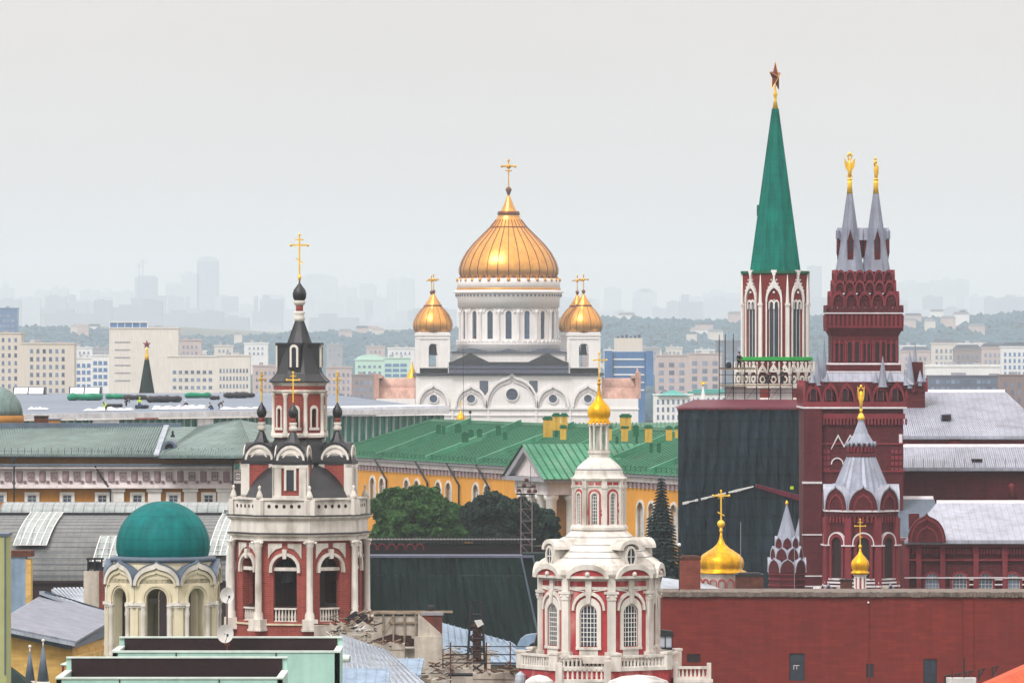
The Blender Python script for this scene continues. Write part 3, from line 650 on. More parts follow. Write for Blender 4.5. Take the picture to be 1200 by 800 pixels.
# copper barrel roofs of the side arms
for sx in (-1, 1):
    x0, x1 = (-155, -109.5) if sx < 0 else (109.5, 152)
    m = t.mb(); 
    for (z0, z1, y) in ((443, 455, 20), (454, 467, 8)):
        n = 8; pts = []
        for i in range(n + 1):
            a = pi / 2 * i / n; pts.append((y + 12 * (1 - sin(a)), z0 + (z1 - z0) * (1 - cos(a))))
        for (ya, za), (yb, zb) in zip(pts, pts[1:]): m.add([(x0, ya, za), (x1, ya, za), (x1, yb, zb), (x0, yb, zb)], [(0, 1, 2, 3)], True)
    m.build('copper_roof', 'copper_pink')
    m = t.mb(); xe = x0 if sx < 0 else x1; m.box(xe - 3, xe + 3, 0, 40, 436 if sx > 0 else 438, 467); m.box(min(xe, xe - sx * 8) , max(xe, xe - sx * 8), -.6, 40, 440, 443); m.build('copper_gable', 'copper_pink')
    m = t.mb(); m.box(x0, x1, 0, 120, 467, gr); m.box(x0 - 1, x1 + 1, -1, 1, 478, 480); m.box(x0, x1, 34, 100, 447, 467); m.build('side_wall', 'cathedral_white')
m = t.mb(0, -114, 60); m.lathe([(.5, 424), (2, 432), (6, 440), (9, 446), (9, 450)], 12); m.build('cupola', 'gold_leaf')
m = t.mb(0, 151, 10); m.lathe([(.5, 430), (1.5, 436), (2.5, 440), (3, 452)], 8); m.build('corner_finial', 'copper_pink')
# ------------------------------------------------------------------ green spired tower with a red star, far left
t = Thing('star_tower', 'small dark green spire topped by a red star behind the flat roof', 'tower', 172, 1250)
def star5(m, x, y, z, R, th, yaw=0):
    m.rz = rad(yaw); m.ox, m.oy = x, y
    pts = []
    for k in range(10):
        r = R if k % 2 == 0 else R * .42; a = pi * k / 5; pts.append((r * sin(a), 0, z - r * cos(a)))
    m.add(pts + [(0, -th, z), (0, th, z)], [(k, (k + 1) % 10, 10) for k in range(10)] + [(k, (k + 1) % 10, 11) for k in range(10)]); return m
m = t.mb(); star5(m, 0, 0, 403.5, 5.6, 1.3, 20); m.build('star', 'star_red')
m = t.mb(); m.lathe([(.8, 407), (1.6, 410), (1, 412), (2.2, 416), (2.6, 422)], 8); m.build('gilded_tip', 'gold')
m = t.mb(); m.lathe([(2.4, 421), (9.5, 462)], 8, phase=22, smooth=False)
for k in range(8):
    a = rad(22 + 45 * k); m.tube((2.5 * sin(a), -2.5 * cos(a), 421), (9.6 * sin(a), -9.6 * cos(a), 462), .3, n=4)
m.build('spire', 'tarp_green')
m = t.mb(); m.box(-13, 13, -13, 13, 462, ground_row(1250)); m.build('wall', 'brick_red')

# ------------------------------------------------------------------ flat roofed palace with glass band
def lvl(px, py, Y): return wpt(px, py, Y)
t = Thing('palace', 'long flat grey roofed palace with white edge and green glass band', 'building', 300, 925)
A, B = lvl(-10, 486, 905), lvl(524, 479, 960); Cc, D = lvl(530, 459.5, 1110), lvl(-10, 461, 1060)
m = t.mb(); m.slab(A, B, lerp(D, Cc, .7), D, .5); m.build('roof', 'grey_roof')
def vwall(m, A, B, d0, d1, th=.4, off=0):
    """upright strip under the line AB from d0 to d1 metres below it"""
    L = math.dist(A[:2], B[:2]); n = ((B[1] - A[1]) / L, -(B[0] - A[0]) / L)
    p = [(q[0] + n[0] * off, q[1] + n[1] * off, q[2] - d) for q, d in ((A, d0), (B, d0), (B, d1), (A, d1))]
    q = [(a - n[0] * th, b - n[1] * th, c) for a, b, c in p]
    m.world(p + q, [(0, 1, 2, 3), (4, 5, 6, 7), (0, 1, 5, 4), (1, 2, 6, 5), (2, 3, 7, 6), (3, 0, 4, 7)]); return m
m = t.mb(); vwall(m, A, B, -.1, .75, .8, .3); m.build('white_edge', 'membrane_white')
m = t.mb(); vwall(m, A, B, 1.0, 9, .3, -.8); m.build('glass_band', 'glass_green')
m = t.mb()
for i in range(64):
    a = lerp(A, B, (i + .3) / 64); b = lerp(A, B, (i + .36) / 64); vwall(m, a, b, 1.0, 9, .5, -.3)
m.build('fins', 'fin')
m = t.mb(); vwall(m, A, B, 9, 40, 60, -1.2); m.build('wall', 'cathedral_white')
m = t.mb(); a, b = lerp(A, B, .215), lerp(A, B, .27); vwall(m, a, b, 1, 9, .3, -.2); m.build('white_panel', 'membrane_white'); m = t.mb(); a, b = lerp(A, B, .44), lerp(A, B, .474); vwall(m, a, b, 1, 9, .3, -.2); m.build('white_panel', 'membrane_white')
m = t.mb(); vwall(m, lvl(396, 479.5, 955), lvl(524, 477, 962), -.3, 1.0, 14, .8); m.build('raised_edge', 'membrane_white')
def onroof(px, v):
    """a point on the palace roof at photo column px, v = 0 at the front edge and 1 at the back"""
    k = (px + 10) / 536; a = lerp(A, B, k); b = lerp(D, Cc, k); return lerp(a, b, v)
# rolled sheeting, hatches
def roll(px0, px1, v, r, label, mat, lumps=10):
    p = onroof((px0 + px1) / 2, v); t = Thing('rolled_tarpaulin', label, 'tarpaulin', 0, p[1], X=p[0]); m = t.mb()
    r *= .72; a, b = onroof(px0, v), onroof(px1, v); n = 12; ring = 8; pts = []; rr = random.Random(px0)
    for i in range(n + 1):
        c = lerp(a, b, i / n); q = r * rr.uniform(.75, 1.15) * (.5 if i in (0, n) else 1)
        for k in range(ring):
            an = 2 * pi * k / ring; pts.append((c[0], c[1] + q * 1.6 * cos(an), c[2] + r * .8 + q * sin(an) * rr.uniform(.85, 1.1)))
    m.world(pts, [(i * ring + k, i * ring + (k + 1) % ring, (i + 1) * ring + (k + 1) % ring, (i + 1) * ring + k) for i in range(n) for k in range(ring)] + [tuple(range(ring)), tuple(range(n * ring, n * ring + ring))], True)
    m.build('roll', mat); return t
roll(75, 115, .62, .95, 'bright green rolled tarpaulin at the left on the flat roof', 'tarp_teal')
roll(118, 142, .68, .7, 'shorter bright green roll left of the star spire', 'tarp_teal')
roll(138, 166, .64, .65, 'dark tarpaulin roll directly under the star spire', 'tarp_black')
roll(165, 206, .5, .9, 'long black tarpaulin roll right of the worker in yellow', 'tarp_black')
roll(209, 240, .72, .75, 'green topped roll on the right part of the flat roof', 'tarp_teal')
roll(238, 250, .62, .55, 'small black roll end beside the green topped roll', 'tarp_black')
roll(254, 291, .7, .8, 'rightmost black tarpaulin roll on the flat roof', 'tarp_black')
roll(120, 138, .28, .45, 'black bundle lying before the worker in yellow', 'tarp_black')
roll(152, 168, .2, .5, 'black bundle at the feet of the worker in yellow', 'tarp_black')
def pile(px0, px1, v, h, label):
    p = onroof((px0 + px1) / 2, v); t = Thing('membrane_sheet', label, 'sheet', 0, p[1], X=p[0]); m = t.mb(); n = 16; rr = random.Random(px1); pts = []
    for i in range(n + 1):
        c = onroof(px0 + (px1 - px0) * i / n, v); hh = h * rr.uniform(.3, 1.1) * (.2 if i in (0, n) else 1)
        pts += [(c[0], c[1] - 2, c[2] + .02), (c[0] + rr.uniform(-.3, .3), c[1] - .6, c[2] + hh), (c[0], c[1] + .9, c[2] + hh * .9), (c[0], c[1] + 3, c[2] + .1)]
    m.world(pts, [(4 * i + j, 4 * i + j + 1, 4 * i + j + 5, 4 * i + j + 4) for i in range(n) for j in range(3)]); m.build('sheet', 'membrane_white')
pile(93, 150, .12, .6, 'crumpled white membrane left of the yellow worker on the roof'); pile(172, 236, .15, .7, 'crumpled white membrane behind the crouching worker')
pile(250, 300, .12, .5, 'crumpled white membrane at the right end of the flat roof'); pile(32, 54, .2, .5, 'short white membrane heap at the left end of the roof')
for x, w, lb in ((32, 38, 'grey rooftop hatch with tilted panels at the far left'), (95, 38, 'long grey roof hatch behind the green rolled tarpaulin')):
    p = onroof(x, .95); t = Thing('roof_hatch', lb, 'roof hatch', 0, p[1], X=p[0]); m = t.mm(); u = p[1] / F
    m.box(-w / 2 * u, w / 2 * u, 0, 3, p[2], p[2] + 1.3); m.build('box', 'slate_metal')
    m = t.mm()
    for k in (-1, 1): m.add([(-w / 2 * u * .9 * (k < 0), -1.6, p[2] + .1), (w / 2 * u * .9 * (k > 0) + (-.2 if k < 0 else 0), -1.6, p[2] + .1), (w / 2 * u * .9 * (k > 0) + (-.2 if k < 0 else 0), -.02, p[2] + 1.2), (-w / 2 * u * .9 * (k < 0), -.02, p[2] + 1.2)], [(0, 1, 2, 3)])
    m.build('panel', 'membrane_white')
t = Thing('dome', 'grey green ribbed dome with brown drum cut off at the left edge', 'dome', -6, 700)
m = t.mb(); pr = [(1, 452)] + [(33 * sin(pi / 2 * i / 8), 487 - 35 * cos(pi / 2 * i / 8)) for i in range(1, 9)]; m.lathe(pr, 24); m.build('shell', 'copper_roof')
m = t.mb(); m.lathe([(34, 486.5), (34, 496), (30, 497)], 24); m.lathe([(30, 497), (30, ground_row(700))], 24); m.build('drum', 'ochre')

# people at work
def person(px, v, pose, top, legs, label, hat=None, face=0):
    p = onroof(px, v); t = Thing('person', label, 'person', 0, p[1], X=p[0]); t.o.location.z = p[2]; t.o.rotation_euler.z = rad(face)
    J = {'stand': {'pel': (0, 0, .92), 'ch': (.02, -.04, 1.32), 'nk': (.02, -.05, 1.5), 'hd': (.02, -.08, 1.66), 'el1': (-.3, -.08, 1.14), 'ha1': (-.26, -.34, 1.0), 'el2': (.3, -.06, 1.14), 'ha2': (.42, -.3, 1.1), 'kn1': (-.14, -.06, .5), 'ft1': (-.18, .02, .06), 'kn2': (.14, -.05, .5), 'ft2': (.2, -.02, .06)},
         'bend': {'pel': (0, .1, .85), 'ch': (0, -.3, 1.12), 'nk': (0, -.46, 1.18), 'hd': (0, -.6, 1.2), 'el1': (-.25, -.45, .8), 'ha1': (-.2, -.55, .5), 'el2': (.25, -.45, .8), 'ha2': (.2, -.55, .5), 'kn1': (-.13, -.02, .47), 'ft1': (-.15, .06, .06), 'kn2': (.13, -.02, .47), 'ft2': (.15, .1, .06)},
         'crouch': {'pel': (0, .15, .38), 'ch': (0, -.12, .76), 'nk': (0, -.2, .92), 'hd': (0, -.28, 1.06), 'el1': (-.28, -.35, .6), 'ha1': (-.2, -.6, .4), 'el2': (.28, -.35, .6), 'ha2': (.2, -.6, .4), 'kn1': (-.18, -.35, .5), 'ft1': (-.16, -.05, .06), 'kn2': (.18, -.35, .5), 'ft2': (.16, -.05, .06)}}[pose]
    sh1 = tuple(J['ch'][i] + (-.2, 0, .06)[i] for i in range(3)); sh2 = tuple(J['ch'][i] + (.2, 0, .06)[i] for i in range(3))
    hp1 = tuple(J['pel'][i] + (-.1, 0, -.05)[i] for i in range(3)); hp2 = tuple(J['pel'][i] + (.1, 0, -.05)[i] for i in range(3))
    def skin(name, vs, es, rs, mat, parent):
        me = bpy.data.meshes.new(name); me.from_pydata(vs, es, []); me.materials.append(MATS[mat]); o = bpy.data.objects.new(name, me); COL.objects.link(o); o.parent = parent
        md = o.modifiers.new('skin', 'SKIN'); 
        if not me.skin_vertices: bpy.context.view_layer.objects.active = o
        sl = me.skin_vertices[0].data if me.skin_vertices else None
        if sl is None: return o
        for i, r in enumerate(rs): sl[i].radius = (r, r)
        sl[0].use_root = True
        sb = o.modifiers.new('sub', 'SUBSURF'); sb.levels = 1; sb.render_levels = 1; return o
    ft = lambda f: (f[0], f[1] - .16, f[2] - .01)
    vs = [J['pel'], lerp(J['pel'], J['ch'], .5), J['ch'], J['nk'], J['hd'], (J['hd'][0], J['hd'][1] - .01, J['hd'][2] + .12), sh1, J['el1'], J['ha1'], sh2, J['el2'], J['ha2'], hp1, J['kn1'], J['ft1'], ft(J['ft1']), hp2, J['kn2'], J['ft2'], ft(J['ft2'])]
    es = [(0, 1), (1, 2), (2, 3), (3, 4), (4, 5), (2, 6), (6, 7), (7, 8), (2, 9), (9, 10), (10, 11), (0, 12), (12, 13), (13, 14), (14, 15), (0, 16), (16, 17), (17, 18), (18, 19)]
    rs = [.14, .14, .16, .06, .1, .08, .07, .05, .04, .07, .05, .04, .1, .07, .05, .04, .1, .07, .05, .04]
    skin('body', vs, es, rs, 'skin', t.o)
    skin('jacket', [J['pel'], lerp(J['pel'], J['ch'], .5), J['ch'], sh1, J['el1'], lerp(J['el1'], J['ha1'], .8), sh2, J['el2'], lerp(J['el2'], J['ha2'], .8)], [(0, 1), (1, 2), (2, 3), (3, 4), (4, 5), (2, 6), (6, 7), (7, 8)], [.18, .18, .2, .11, .085, .065, .11, .085, .065], top, t.o)
    skin('trousers', [J['pel'], hp1, J['kn1'], J['ft1'], hp2, J['kn2'], J['ft2']], [(0, 1), (1, 2), (2, 3), (0, 4), (4, 5), (5, 6)], [.165, .125, .09, .07, .125, .09, .07], legs, t.o)
    m = t.mm(); m.t = t; h = J['hd']; m.lathe([(.02, h[2] + .24), (.1, h[2] + .2), (.135, h[2] + .1), (.15, h[2] + .05)], 10, h[0], h[1]); m.build('cap', hat or 'dark_cloth')
person(157, .18, 'stand', 'hivis', 'jeans', 'worker in a yellow vest and blue trousers standing on the flat roof', 'hivis', 20)
person(119, .1, 'bend', 'hivis', 'dark_cloth', 'worker in yellow jacket bending over the white membrane', 'dark_cloth', -40)
person(142, .3, 'bend', 'dark_cloth', 'dark_cloth', 'worker in dark clothes bending behind the white membrane', None, 60)
person(212, .2, 'crouch', 'dark_cloth', 'dark_cloth', 'worker crouching in dark clothes beside the long black roll', 'membrane_white', -60)
person(250, .1, 'bend', 'dark_cloth', 'dark_cloth', 'rightmost worker bending low near the roof edge in dark clothes', None, 90)
person(241, .07, 'crouch', 'dark_cloth', 'jeans', 'crouching worker in blue trousers beside the rightmost worker', None, -90)

# ------------------------------------------------------------------ yellow arsenal seen at a slant
A, B = (-24.5, 882, 28.0), (21.6, 752, 28.3)      # eaves line, far left to near right
L = math.dist(A[:2], B[:2]); dx, dy = (B[0] - A[0]) / L, (B[1] - A[1]) / L; ang = math.degrees(math.atan2(dy, dx)); LB = L + 24
t = Thing('arsenal', 'long yellow palace with green metal roof and white arched windows', 'building', 0, A[1], X=A[0])
m = t.mm(ang); EZ = 28.0
# windows in pairs; local x runs along the wall, -y is the outside
def wx(px):                                       # distance along the wall seen at photo column px
    k = (px - 600) / F; return ((k * A[1]) - A[0]) / (dx - k * dy)
ops = []
for a, b in ((437, 448), (477, 489), (514, 526), (558, 571), (751, 764), (790, 803)):
    for q in (a, b):
        q = wx(q); ops.append((q, 2.3, 25.2 if a < 700 else 24.4, 21.9 if a < 700 else 19.2, 'arch'))
m.wall(-6, LB, EZ - 1.8, 0, 0, ops, .8); m.build('wall', 'yellow')
for o in ops:
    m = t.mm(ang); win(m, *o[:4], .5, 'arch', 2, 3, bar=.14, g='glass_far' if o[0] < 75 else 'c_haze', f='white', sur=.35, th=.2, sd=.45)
m = t.mm(ang); m.box(-6.2, LB, -.05, .8, EZ - 1.8, EZ - 1.0); m.box(-6.4, LB, -.5, .8, EZ - 1.0, EZ - .3); m.build('frieze', 'frieze')
m = t.mm(ang); [m.box(-5 + 1.5 * i, -4.2 + 1.5 * i, -.35, -.06, EZ - 1.7, EZ - 1.1) for i in range(int((LB + 5) / 1.5))]; m.build('frieze_ornament', 'frieze_relief')
m = t.mm(ang); m.box(-6.8, LB, -1.0, .8, EZ - .3, EZ + .1); m.build('eaves', 'c_grey')
m = t.mm(ang); m.box(-6, LB, 20, 21, 0, EZ); m.box(-6, -5.4, .8, 20, 0, EZ); m.box(LB - .6, LB, .8, 20, 0, EZ); m.build('rear_wall', 'ochre')
k = rad(ang); loc = lambda x, y, z: (A[0] + x * cos(k) - y * sin(k), A[1] + x * sin(k) + y * cos(k), z)
RZ = 33.2
f0, f1, r0, r1, b0, b1 = loc(-7, -1.2, EZ + .1), loc(LB, -1.2, EZ + .1), loc(4, 12, RZ), loc(LB, 12, RZ), loc(-7, 24, EZ + .5), loc(LB, 24, EZ + .5)
m = t.mb(); m.world([f0, f1, r1, r0, b0, b1], [(0, 1, 2, 3), (4, 5, 2, 3), (0, 3, 4), (0, 1, 5, 4)]); roof = m.build('roof', 'green_roof')
m = t.mb(); m.ribs_on(f0, f1, r1, r0, 120, .16, .12); m.build('roof_seams', 'green_roof_rib', roof)
m = t.mb(); m.ribs_on(lerp(f0, f1, .08), f1, r1, lerp(r0, r1, .04), 7, .7, .75); m.build('roof_firewalls', 'green_roof', roof)
m = t.mb()
for a, b in ((f0, r0), (r0, r1)): m.world([(p[0] + o, p[1], p[2] + q) for p in (a, b) for o, q in ((-.3, 0), (.3, 0), (0, .4))], [(0, 1, 4, 3), (1, 2, 5, 4), (0, 2, 5, 3)])
m.build('ridge_cap', 'green_roof_rib', roof)
m = t.mm(ang)
for i in range(90): x = -5 + i * (LB + 4) / 90; m.box(x, x + .1, -.6, -.5, EZ + .2, EZ + 1.0)
m.box(-6, LB, -.58, -.52, EZ + .9, EZ + 1.0); m.build('snow_guard', 'green_roof_rib', roof)
# second, lighter roof of the rear wing
t2 = Thing('arsenal_wing', 'pale green roofed rear wing with yellow chimneys behind the arsenal ridge', 'building', 0, 900, X=30)
g0, g1, g2, g3 = wpt(500, 507, 905), wpt(800, 507, 880), wpt(800, 495, 925), wpt(515, 497, 925)
m = t2.mb(); m.slab(g0, g1, g2, g3, .4); r_ = m.build('roof', 'green_roof')
m = t2.mb(); m.ribs_on(g0, g1, g2, g3, 60, .2, .15); m.build('roof_seams', 'green_roof_rib', r_)
m = t2.mb(); vwall(m, g0, g1, .5, 27, 30, -1); m.build('wall', 'yellow')
def on_arsenal(px, v):                            # v 0 eaves .. 1 ridge
    x = wx(px); a = loc(x, -1.2 + 13.2 * v, EZ + (RZ - EZ) * v); return a
def chimney(px, py_top, py_bot, Y, w, label, mat='chimney_yellow', cap='green_roof_rib', group='chimneys on the green roofs', name='chimney', pots=0):
    t = Thing(name, label, 'chimney', px, Y, group); m = t.mb(); base = py_bot + 4
    m.box(-w, w, -w, w, py_top, base); m.build('stack', mat)
    m = t.mb(); m.box(-w - .7, w + .7, -w - .7, w + .7, py_top - 1, py_top + 1.6)
    m.box(-w * .8, w * .8, -w * .8, w * .8, py_top - 2.4, py_top - 1); m.build('cap', cap)
    return t
ch = [(642, 490, 508, 850, 5.5, 'wide yellow chimney, leftmost on the green roof'), (652, 486, 500, 885, 4.5, 'tall yellow chimney behind the leftmost one'), (661, 486, 500, 886, 4, 'yellow chimney right beside the tall one behind'),
 (660, 500, 511, 842, 3.6, 'low yellow chimney in front of the left pair'), (714, 500, 512, 835, 3, 'yellow chimney just right of the white lantern'), (733, 487, 500, 880, 6.5, 'broadest yellow chimney right of the gilded lantern dome'), (732, 500, 513, 835, 4, 'yellow chimney below the broadest one'),
 (760, 500, 514, 825, 4.2, 'yellow chimney with green cap right of the green box'), (784, 501, 512, 822, 3.6, 'yellow chimney nearest the wrapped block'), (793, 501, 509, 828, 2.2, 'thin yellow chimney touching the wrapped block')]
def slope_Y(px, row):
    for i in range(101):
        p = on_arsenal(px, i / 100)
        q = HOR + (CAMZ - p[2]) * F / p[1]
        if q <= row: return p[1]
    return p[1]
for px, a, b_, Y, w, lb in ch: chimney(px, a, b_, slope_Y(px, b_), w, lb)
gb = [(745, 499, 508, 830, 3.6), (552, 504, 509, 860, 3), (562, 503, 509, 850, 3), (545, 507, 515, 850, 4), (584, 499, 507, 860, 3), (514, 498, 505, 880, 3), (520, 500, 506, 880, 2), (537, 497, 504, 875, 4), (592, 507, 512, 850, 2.5), (652, 505, 509, 845, 2), (763, 520, 527, 800, 2.2), (772, 520, 527, 795, 2.4), (723, 512, 517, 825, 1.8), (746, 511, 517, 818, 1.6)]
for i, (x, a, b, Y, w) in enumerate(gb):
    Y = slope_Y(x, b)
    t = Thing('roof_vent', ['green metal vent box near the broadest yellow chimney', 'green vent box, first of a close pair on the left slope', 'green vent box, second of the close pair', 'larger green vent box below the close pair', 'green vent box near the middle of the ridge', 'green vent box at the left end of the ridge', 'tiny green vent beside the left ridge end', 'green vent cluster near the left end of the roof', 'small green vent below the middle of the ridge', 'low green vent before the leftmost chimneys', 'left of two green vents near the eaves at right', 'right of two green vents near the eaves at right', 'small green vent right of the white lantern', 'small green pipe vent below the green box'][i], 'vent', x, Y, 'green vents on the arsenal roof')
    m = t.mb(); m.box(-w, w, -w, w, a, b + 3); m.build('shaft', 'green_roof_rib'); m = t.mb(); m.prism([(-w - .6, a + .4), (0, a - 1.6), (w + .6, a + .4)], -w - .5, w + .5); m.build('cap', 'green_roof_rib')
# projecting pedimented porch of the arsenal
hw = 6.2; PZ = 27.7
xc = min((i * .25 for i in range(600)), key=lambda q: abs((lambda p: 600 + p[0] / p[1] * F - 617)(loc(q, -9, 30))))
ta = bpy.data.objects['arsenal']; 
class _T: pass
TA = _T(); TA.o = ta; TA.u = 1; TA.X = A[0]; TA.Y = A[1]
def am(): return MB(TA, ang, 0, 0, True)
m = am(); m.prism([(xc - hw - 1, PZ - .3), (xc, PZ + 3.2), (xc + hw + 1, PZ - .3)], -8.6, -7.8); m.build('pediment_field', 'frieze', ta)
m = am(); m.band([(xc - hw - 1.6, PZ - .6), (xc, PZ + 3.7), (xc + hw + 1.6, PZ - .6)], [(xc - hw + .6, PZ - .2), (xc, PZ + 2.9), (xc + hw - .6, PZ - .2)], -9.4, -8.6)
m.box(xc - hw - 1.6, xc + hw + 1.6, -9.4, 0, PZ - .9, PZ - .35); m.build('pediment', 'c_grey', ta)
m = am(); m.add([(xc - hw - 2, -9.6, PZ - .5), (xc, -9.6, PZ + 3.9), (xc, 16, PZ + 3.9), (xc - hw - 2, 16, PZ - .5), (xc + hw + 2, -9.6, PZ - .5), (xc + hw + 2, 16, PZ - .5)], [(0, 1, 2, 3), (1, 4, 5, 2)]); pr_ = m.build('pediment_roof', 'green_roof', ta)
m = am()
for i in range(22):
    y = -9 + i; m.tube((xc + hw + 2, y, PZ - .45), (xc, y, PZ + 3.95), .1, n=4)
m.build('roof_seams', 'green_roof_rib', pr_)
m = am(); m.box(xc - hw, xc + hw, -8.4, -.4, PZ - 2.6, PZ - .9); m.build('entablature', 'frieze', ta)
m = am(); m.box(xc - hw + .8, xc + hw - 2.2, -5, -.1, 0, PZ - 2.6); m.build('porch_wall', 'ochre', ta)
for x, y in [(xc - hw + 1 + i * (2 * hw - 2) / 3, -7.4) for i in range(4)] + [(xc + hw - 1, -4.6), (xc + hw - 1, -1.6)]:
    m = am(); m.lathe([(1, PZ - 2.6), (1, PZ - 3.1), (.7, PZ - 3.4), (.8, 2), (1.1, 1), (1.1, 0)], 12, x, y); m.build('column', 'white_clean', ta)
for x, k_ in ((455, 0), (503, 0), (540, 0), (575, 0)):
    m = am(); x = wx(x); m.tube((x, -.3, EZ - 3), (x, -.3, 0), .14); m.tube((x - 3, -1.1, EZ), (x, -.3, EZ - 3), .14); m.build('drainpipe', 'dark_iron', ta)

# ------------------------------------------------------------------ trees
def leafcloud(m, cx, cy, cz, rx, ry, rz, n, s, rnd, up=.25):
    for _ in range(n):
        while True:
            p = [rnd.uniform(-1, 1) for _ in range(3)]; d = math.sqrt(sum(v * v for v in p))
            if .35 < d <= 1: break
        if rnd.random() < .6: p = [v / d * rnd.uniform(.82, 1.04) for v in p]
        x, y, z = cx + p[0] * rx, cy + p[1] * ry, cz + p[2] * rz; a = rnd.uniform(0, pi); b = rnd.uniform(-.9, .9); q = s * rnd.uniform(.6, 1.3)
        ux, uy = cos(a) * q, sin(a) * q; vx, vy, vz = -sin(a) * sin(b) * q, cos(a) * sin(b) * q, cos(b) * q
        m.add([(x - ux, y - uy, z), (x - vx * .7, y - vy * .7, z - vz * .7), (x + ux, y + uy, z), (x + vx, y + vy, z + vz)], [(0, 1, 2, 3)])
def broad_tree(label, px, Y, top, spread, mat, seed, name='broad_tree'):
    rnd = random.Random(seed); t = Thing(name, label, 'tree', px, Y); u = t.u; zt = CAMZ + (HOR - top) * u; R = spread * u; th = zt - R * 1.9
    m = t.mm(); m.tube((0, 0, 0), (.1, 0, th * .6), .55, .42, 10, True); m.tube((.1, 0, th * .6), (0, 0, th + R * .4), .42, .3, 10, True)
    cl = []
    for i in range(40):
        a = i * 2.4; f = .35 + .6 * rnd.random(); h = zt - R * (.5 + 1.75 * rnd.random() + .25 * f); cl.append((R * f * .8 * cos(a), R * f * .7 * sin(a), h))
    cl += [(0, 0, zt - R * .42), (-R * .35, 0, zt - R * .5), (R * .35, 0, zt - R * .55), (-R * .66, -R * .1, zt - R * .8), (R * .66, -R * .1, zt - R * .85)]
    for c in cl: m.tube((0, 0, th * .7), c, .25, .08, 6)
    m.build('trunk', 'bark'); m = t.mm()
    for c in cl:
        r = R * rnd.uniform(.15, .34); leafcloud(m, c[0], c[1], c[2], r * 1.15, r * 1.1, r * .8, int(7500 * (r / R) ** 2) + 60, .3, rnd)
        for _ in range(5):
            a, b = rnd.uniform(0, 6.3), rnd.uniform(-.2, 1.2); q = r * 1.02; leafcloud(m, c[0] + q * cos(a) * cos(b) * 1.1, c[1] + q * sin(a) * cos(b), c[2] + q * .8 * sin(b), r * .34, r * .34, r * .26, 60, .26, rnd)
    m.build('crown', mat); return t
broad_tree('green leafy tree before the yellow palace wall on the left', 462, 735, 566, 34, 'foliage', 1)
broad_tree('tallest green tree with a rounded top beside the yellow wall', 489, 728, 561, 38, 'foliage', 2)
broad_tree('lower green tree filling the gap before the dark tree', 519, 738, 577, 30, 'foliage', 3)
broad_tree('dark green rounded tree left of the floodlight mast', 576, 720, 571, 36, 'foliage_dark', 4)
broad_tree('dark low tree directly behind the floodlight mast', 610, 728, 578, 36, 'foliage_dark', 5)
broad_tree('low dark tree at the right end behind the white church', 636, 722, 597, 24, 'foliage_dark', 6)
def conifer(label, px, Y, top, w, seed):
    rnd = random.Random(seed); t = Thing('spruce_tree', label, 'tree', px, Y); u = t.u; zt = CAMZ + (HOR - top) * u; R = w * u
    m = t.mm(); m.tube((0, 0, 0), (0, 0, zt - .3), .35, .04, 8, True)
    m2 = t.mm(); z = zt; i = 0
    while z > 6:
        f = min(1.15, (zt - z) / (85 * u)); r = max(.12, R * f) * rnd.uniform(.85, 1.1); nb = 9 + int(12 * f)
        for k in range(nb):
            a = 2 * pi * (k + rnd.random() * .6) / nb + i; rr = r * rnd.uniform(.75, 1.12); e = (rr * cos(a), rr * sin(a), z - rr * .35)
            m.tube((0, 0, z), e, .05, .02, 4)
            for q in range(14):
                s = .2 + .8 * q / 13; x, y, zz = e[0] * s, e[1] * s, z + (e[2] - z) * s; w_ = ((.2 + .5 * (1 - s)) + .25) * min(1, .15 + r / 1.6)
                for sg in (-1, 1):
                    bx, by = -sin(a) * sg, cos(a) * sg; l = w_ * rnd.uniform(.7, 1.3)
                    m2.add([(x, y, zz + .05), (x + bx * l + .1 * cos(a), y + by * l + .1 * sin(a), zz - .2 * rnd.random()), (x + bx * l * .8 + cos(a) * .35, y + by * l * .8 + sin(a) * .35, zz - .25), (x + cos(a) * .3, y + sin(a) * .3, zz - .08)], [(0, 1, 2, 3)])
        z -= .33; i += 1
    m.build('trunk', 'bark'); m2.build('crown', 'foliage_conifer')
conifer('tall dark spruce beside the netting wrapped block', 775, 640, 560, 21, 9)
conifer('smaller dark spruce hidden behind the white church shoulder', 762, 670, 606, 13, 10)

# ------------------------------------------------------------------ wall covered with green sheeting, railing on top
t = Thing('covered_wall', 'long wall clad in dark green sheeting below a dark roof strip', 'wall', 520, 640)
m = t.mb(); N_ = 60; pts = []; rnd = random.Random(5)
for i in range(N_ + 1):
    x = 425 - 520 + (612 - 425) * i / N_
    for z in (653, 673, 674.5, 700, 730, 765, ground_row(640)): pts.append((x + (z - 653) * .22 * (i / N_), sin(i * 1.9) * 1.6 + rnd.uniform(-1.6, 1.6) - (1.5 if z > 674 else 0), z))
m.add(pts, [(i * 7 + j, i * 7 + j + 1, (i + 1) * 7 + j + 1, (i + 1) * 7 + j) for i in range(N_) for j in range(6)]); m.build('sheeting', 'tarp_green')
m = t.mb(); m.box(-110, 92, 2, 40, 652, ground_row(640)); m.box(92, 150, 6, 40, 648, ground_row(640)); m.build('wall', 'tarp_green')
m = t.mb(); m.box(-112, 106, -2, 42, 650.5, 653); m.build('coping', 'c_slate')
for x in (90, 104):
    m = t.mb(); m.prism([(x, 653), (x + 2, 653), (x + 32, 790), (x + 29, 790)], -3, 1); m.build('strip', 'slate_metal')
t = Thing('roof_walkway', 'long dark roof walkway with railings below the trees', 'walkway', 520, 665)
m = t.mb(); m.box(-112, 100, 0, 40, 637, 651); m.box(98, 150, 8, 40, 640, 652); m.build('body', 'dark_brown')
m = t.mb(); m.box(-113, 108, -6, 42, 632, 635); m.build('roof_strip', 'black_roof')
m = t.mb()
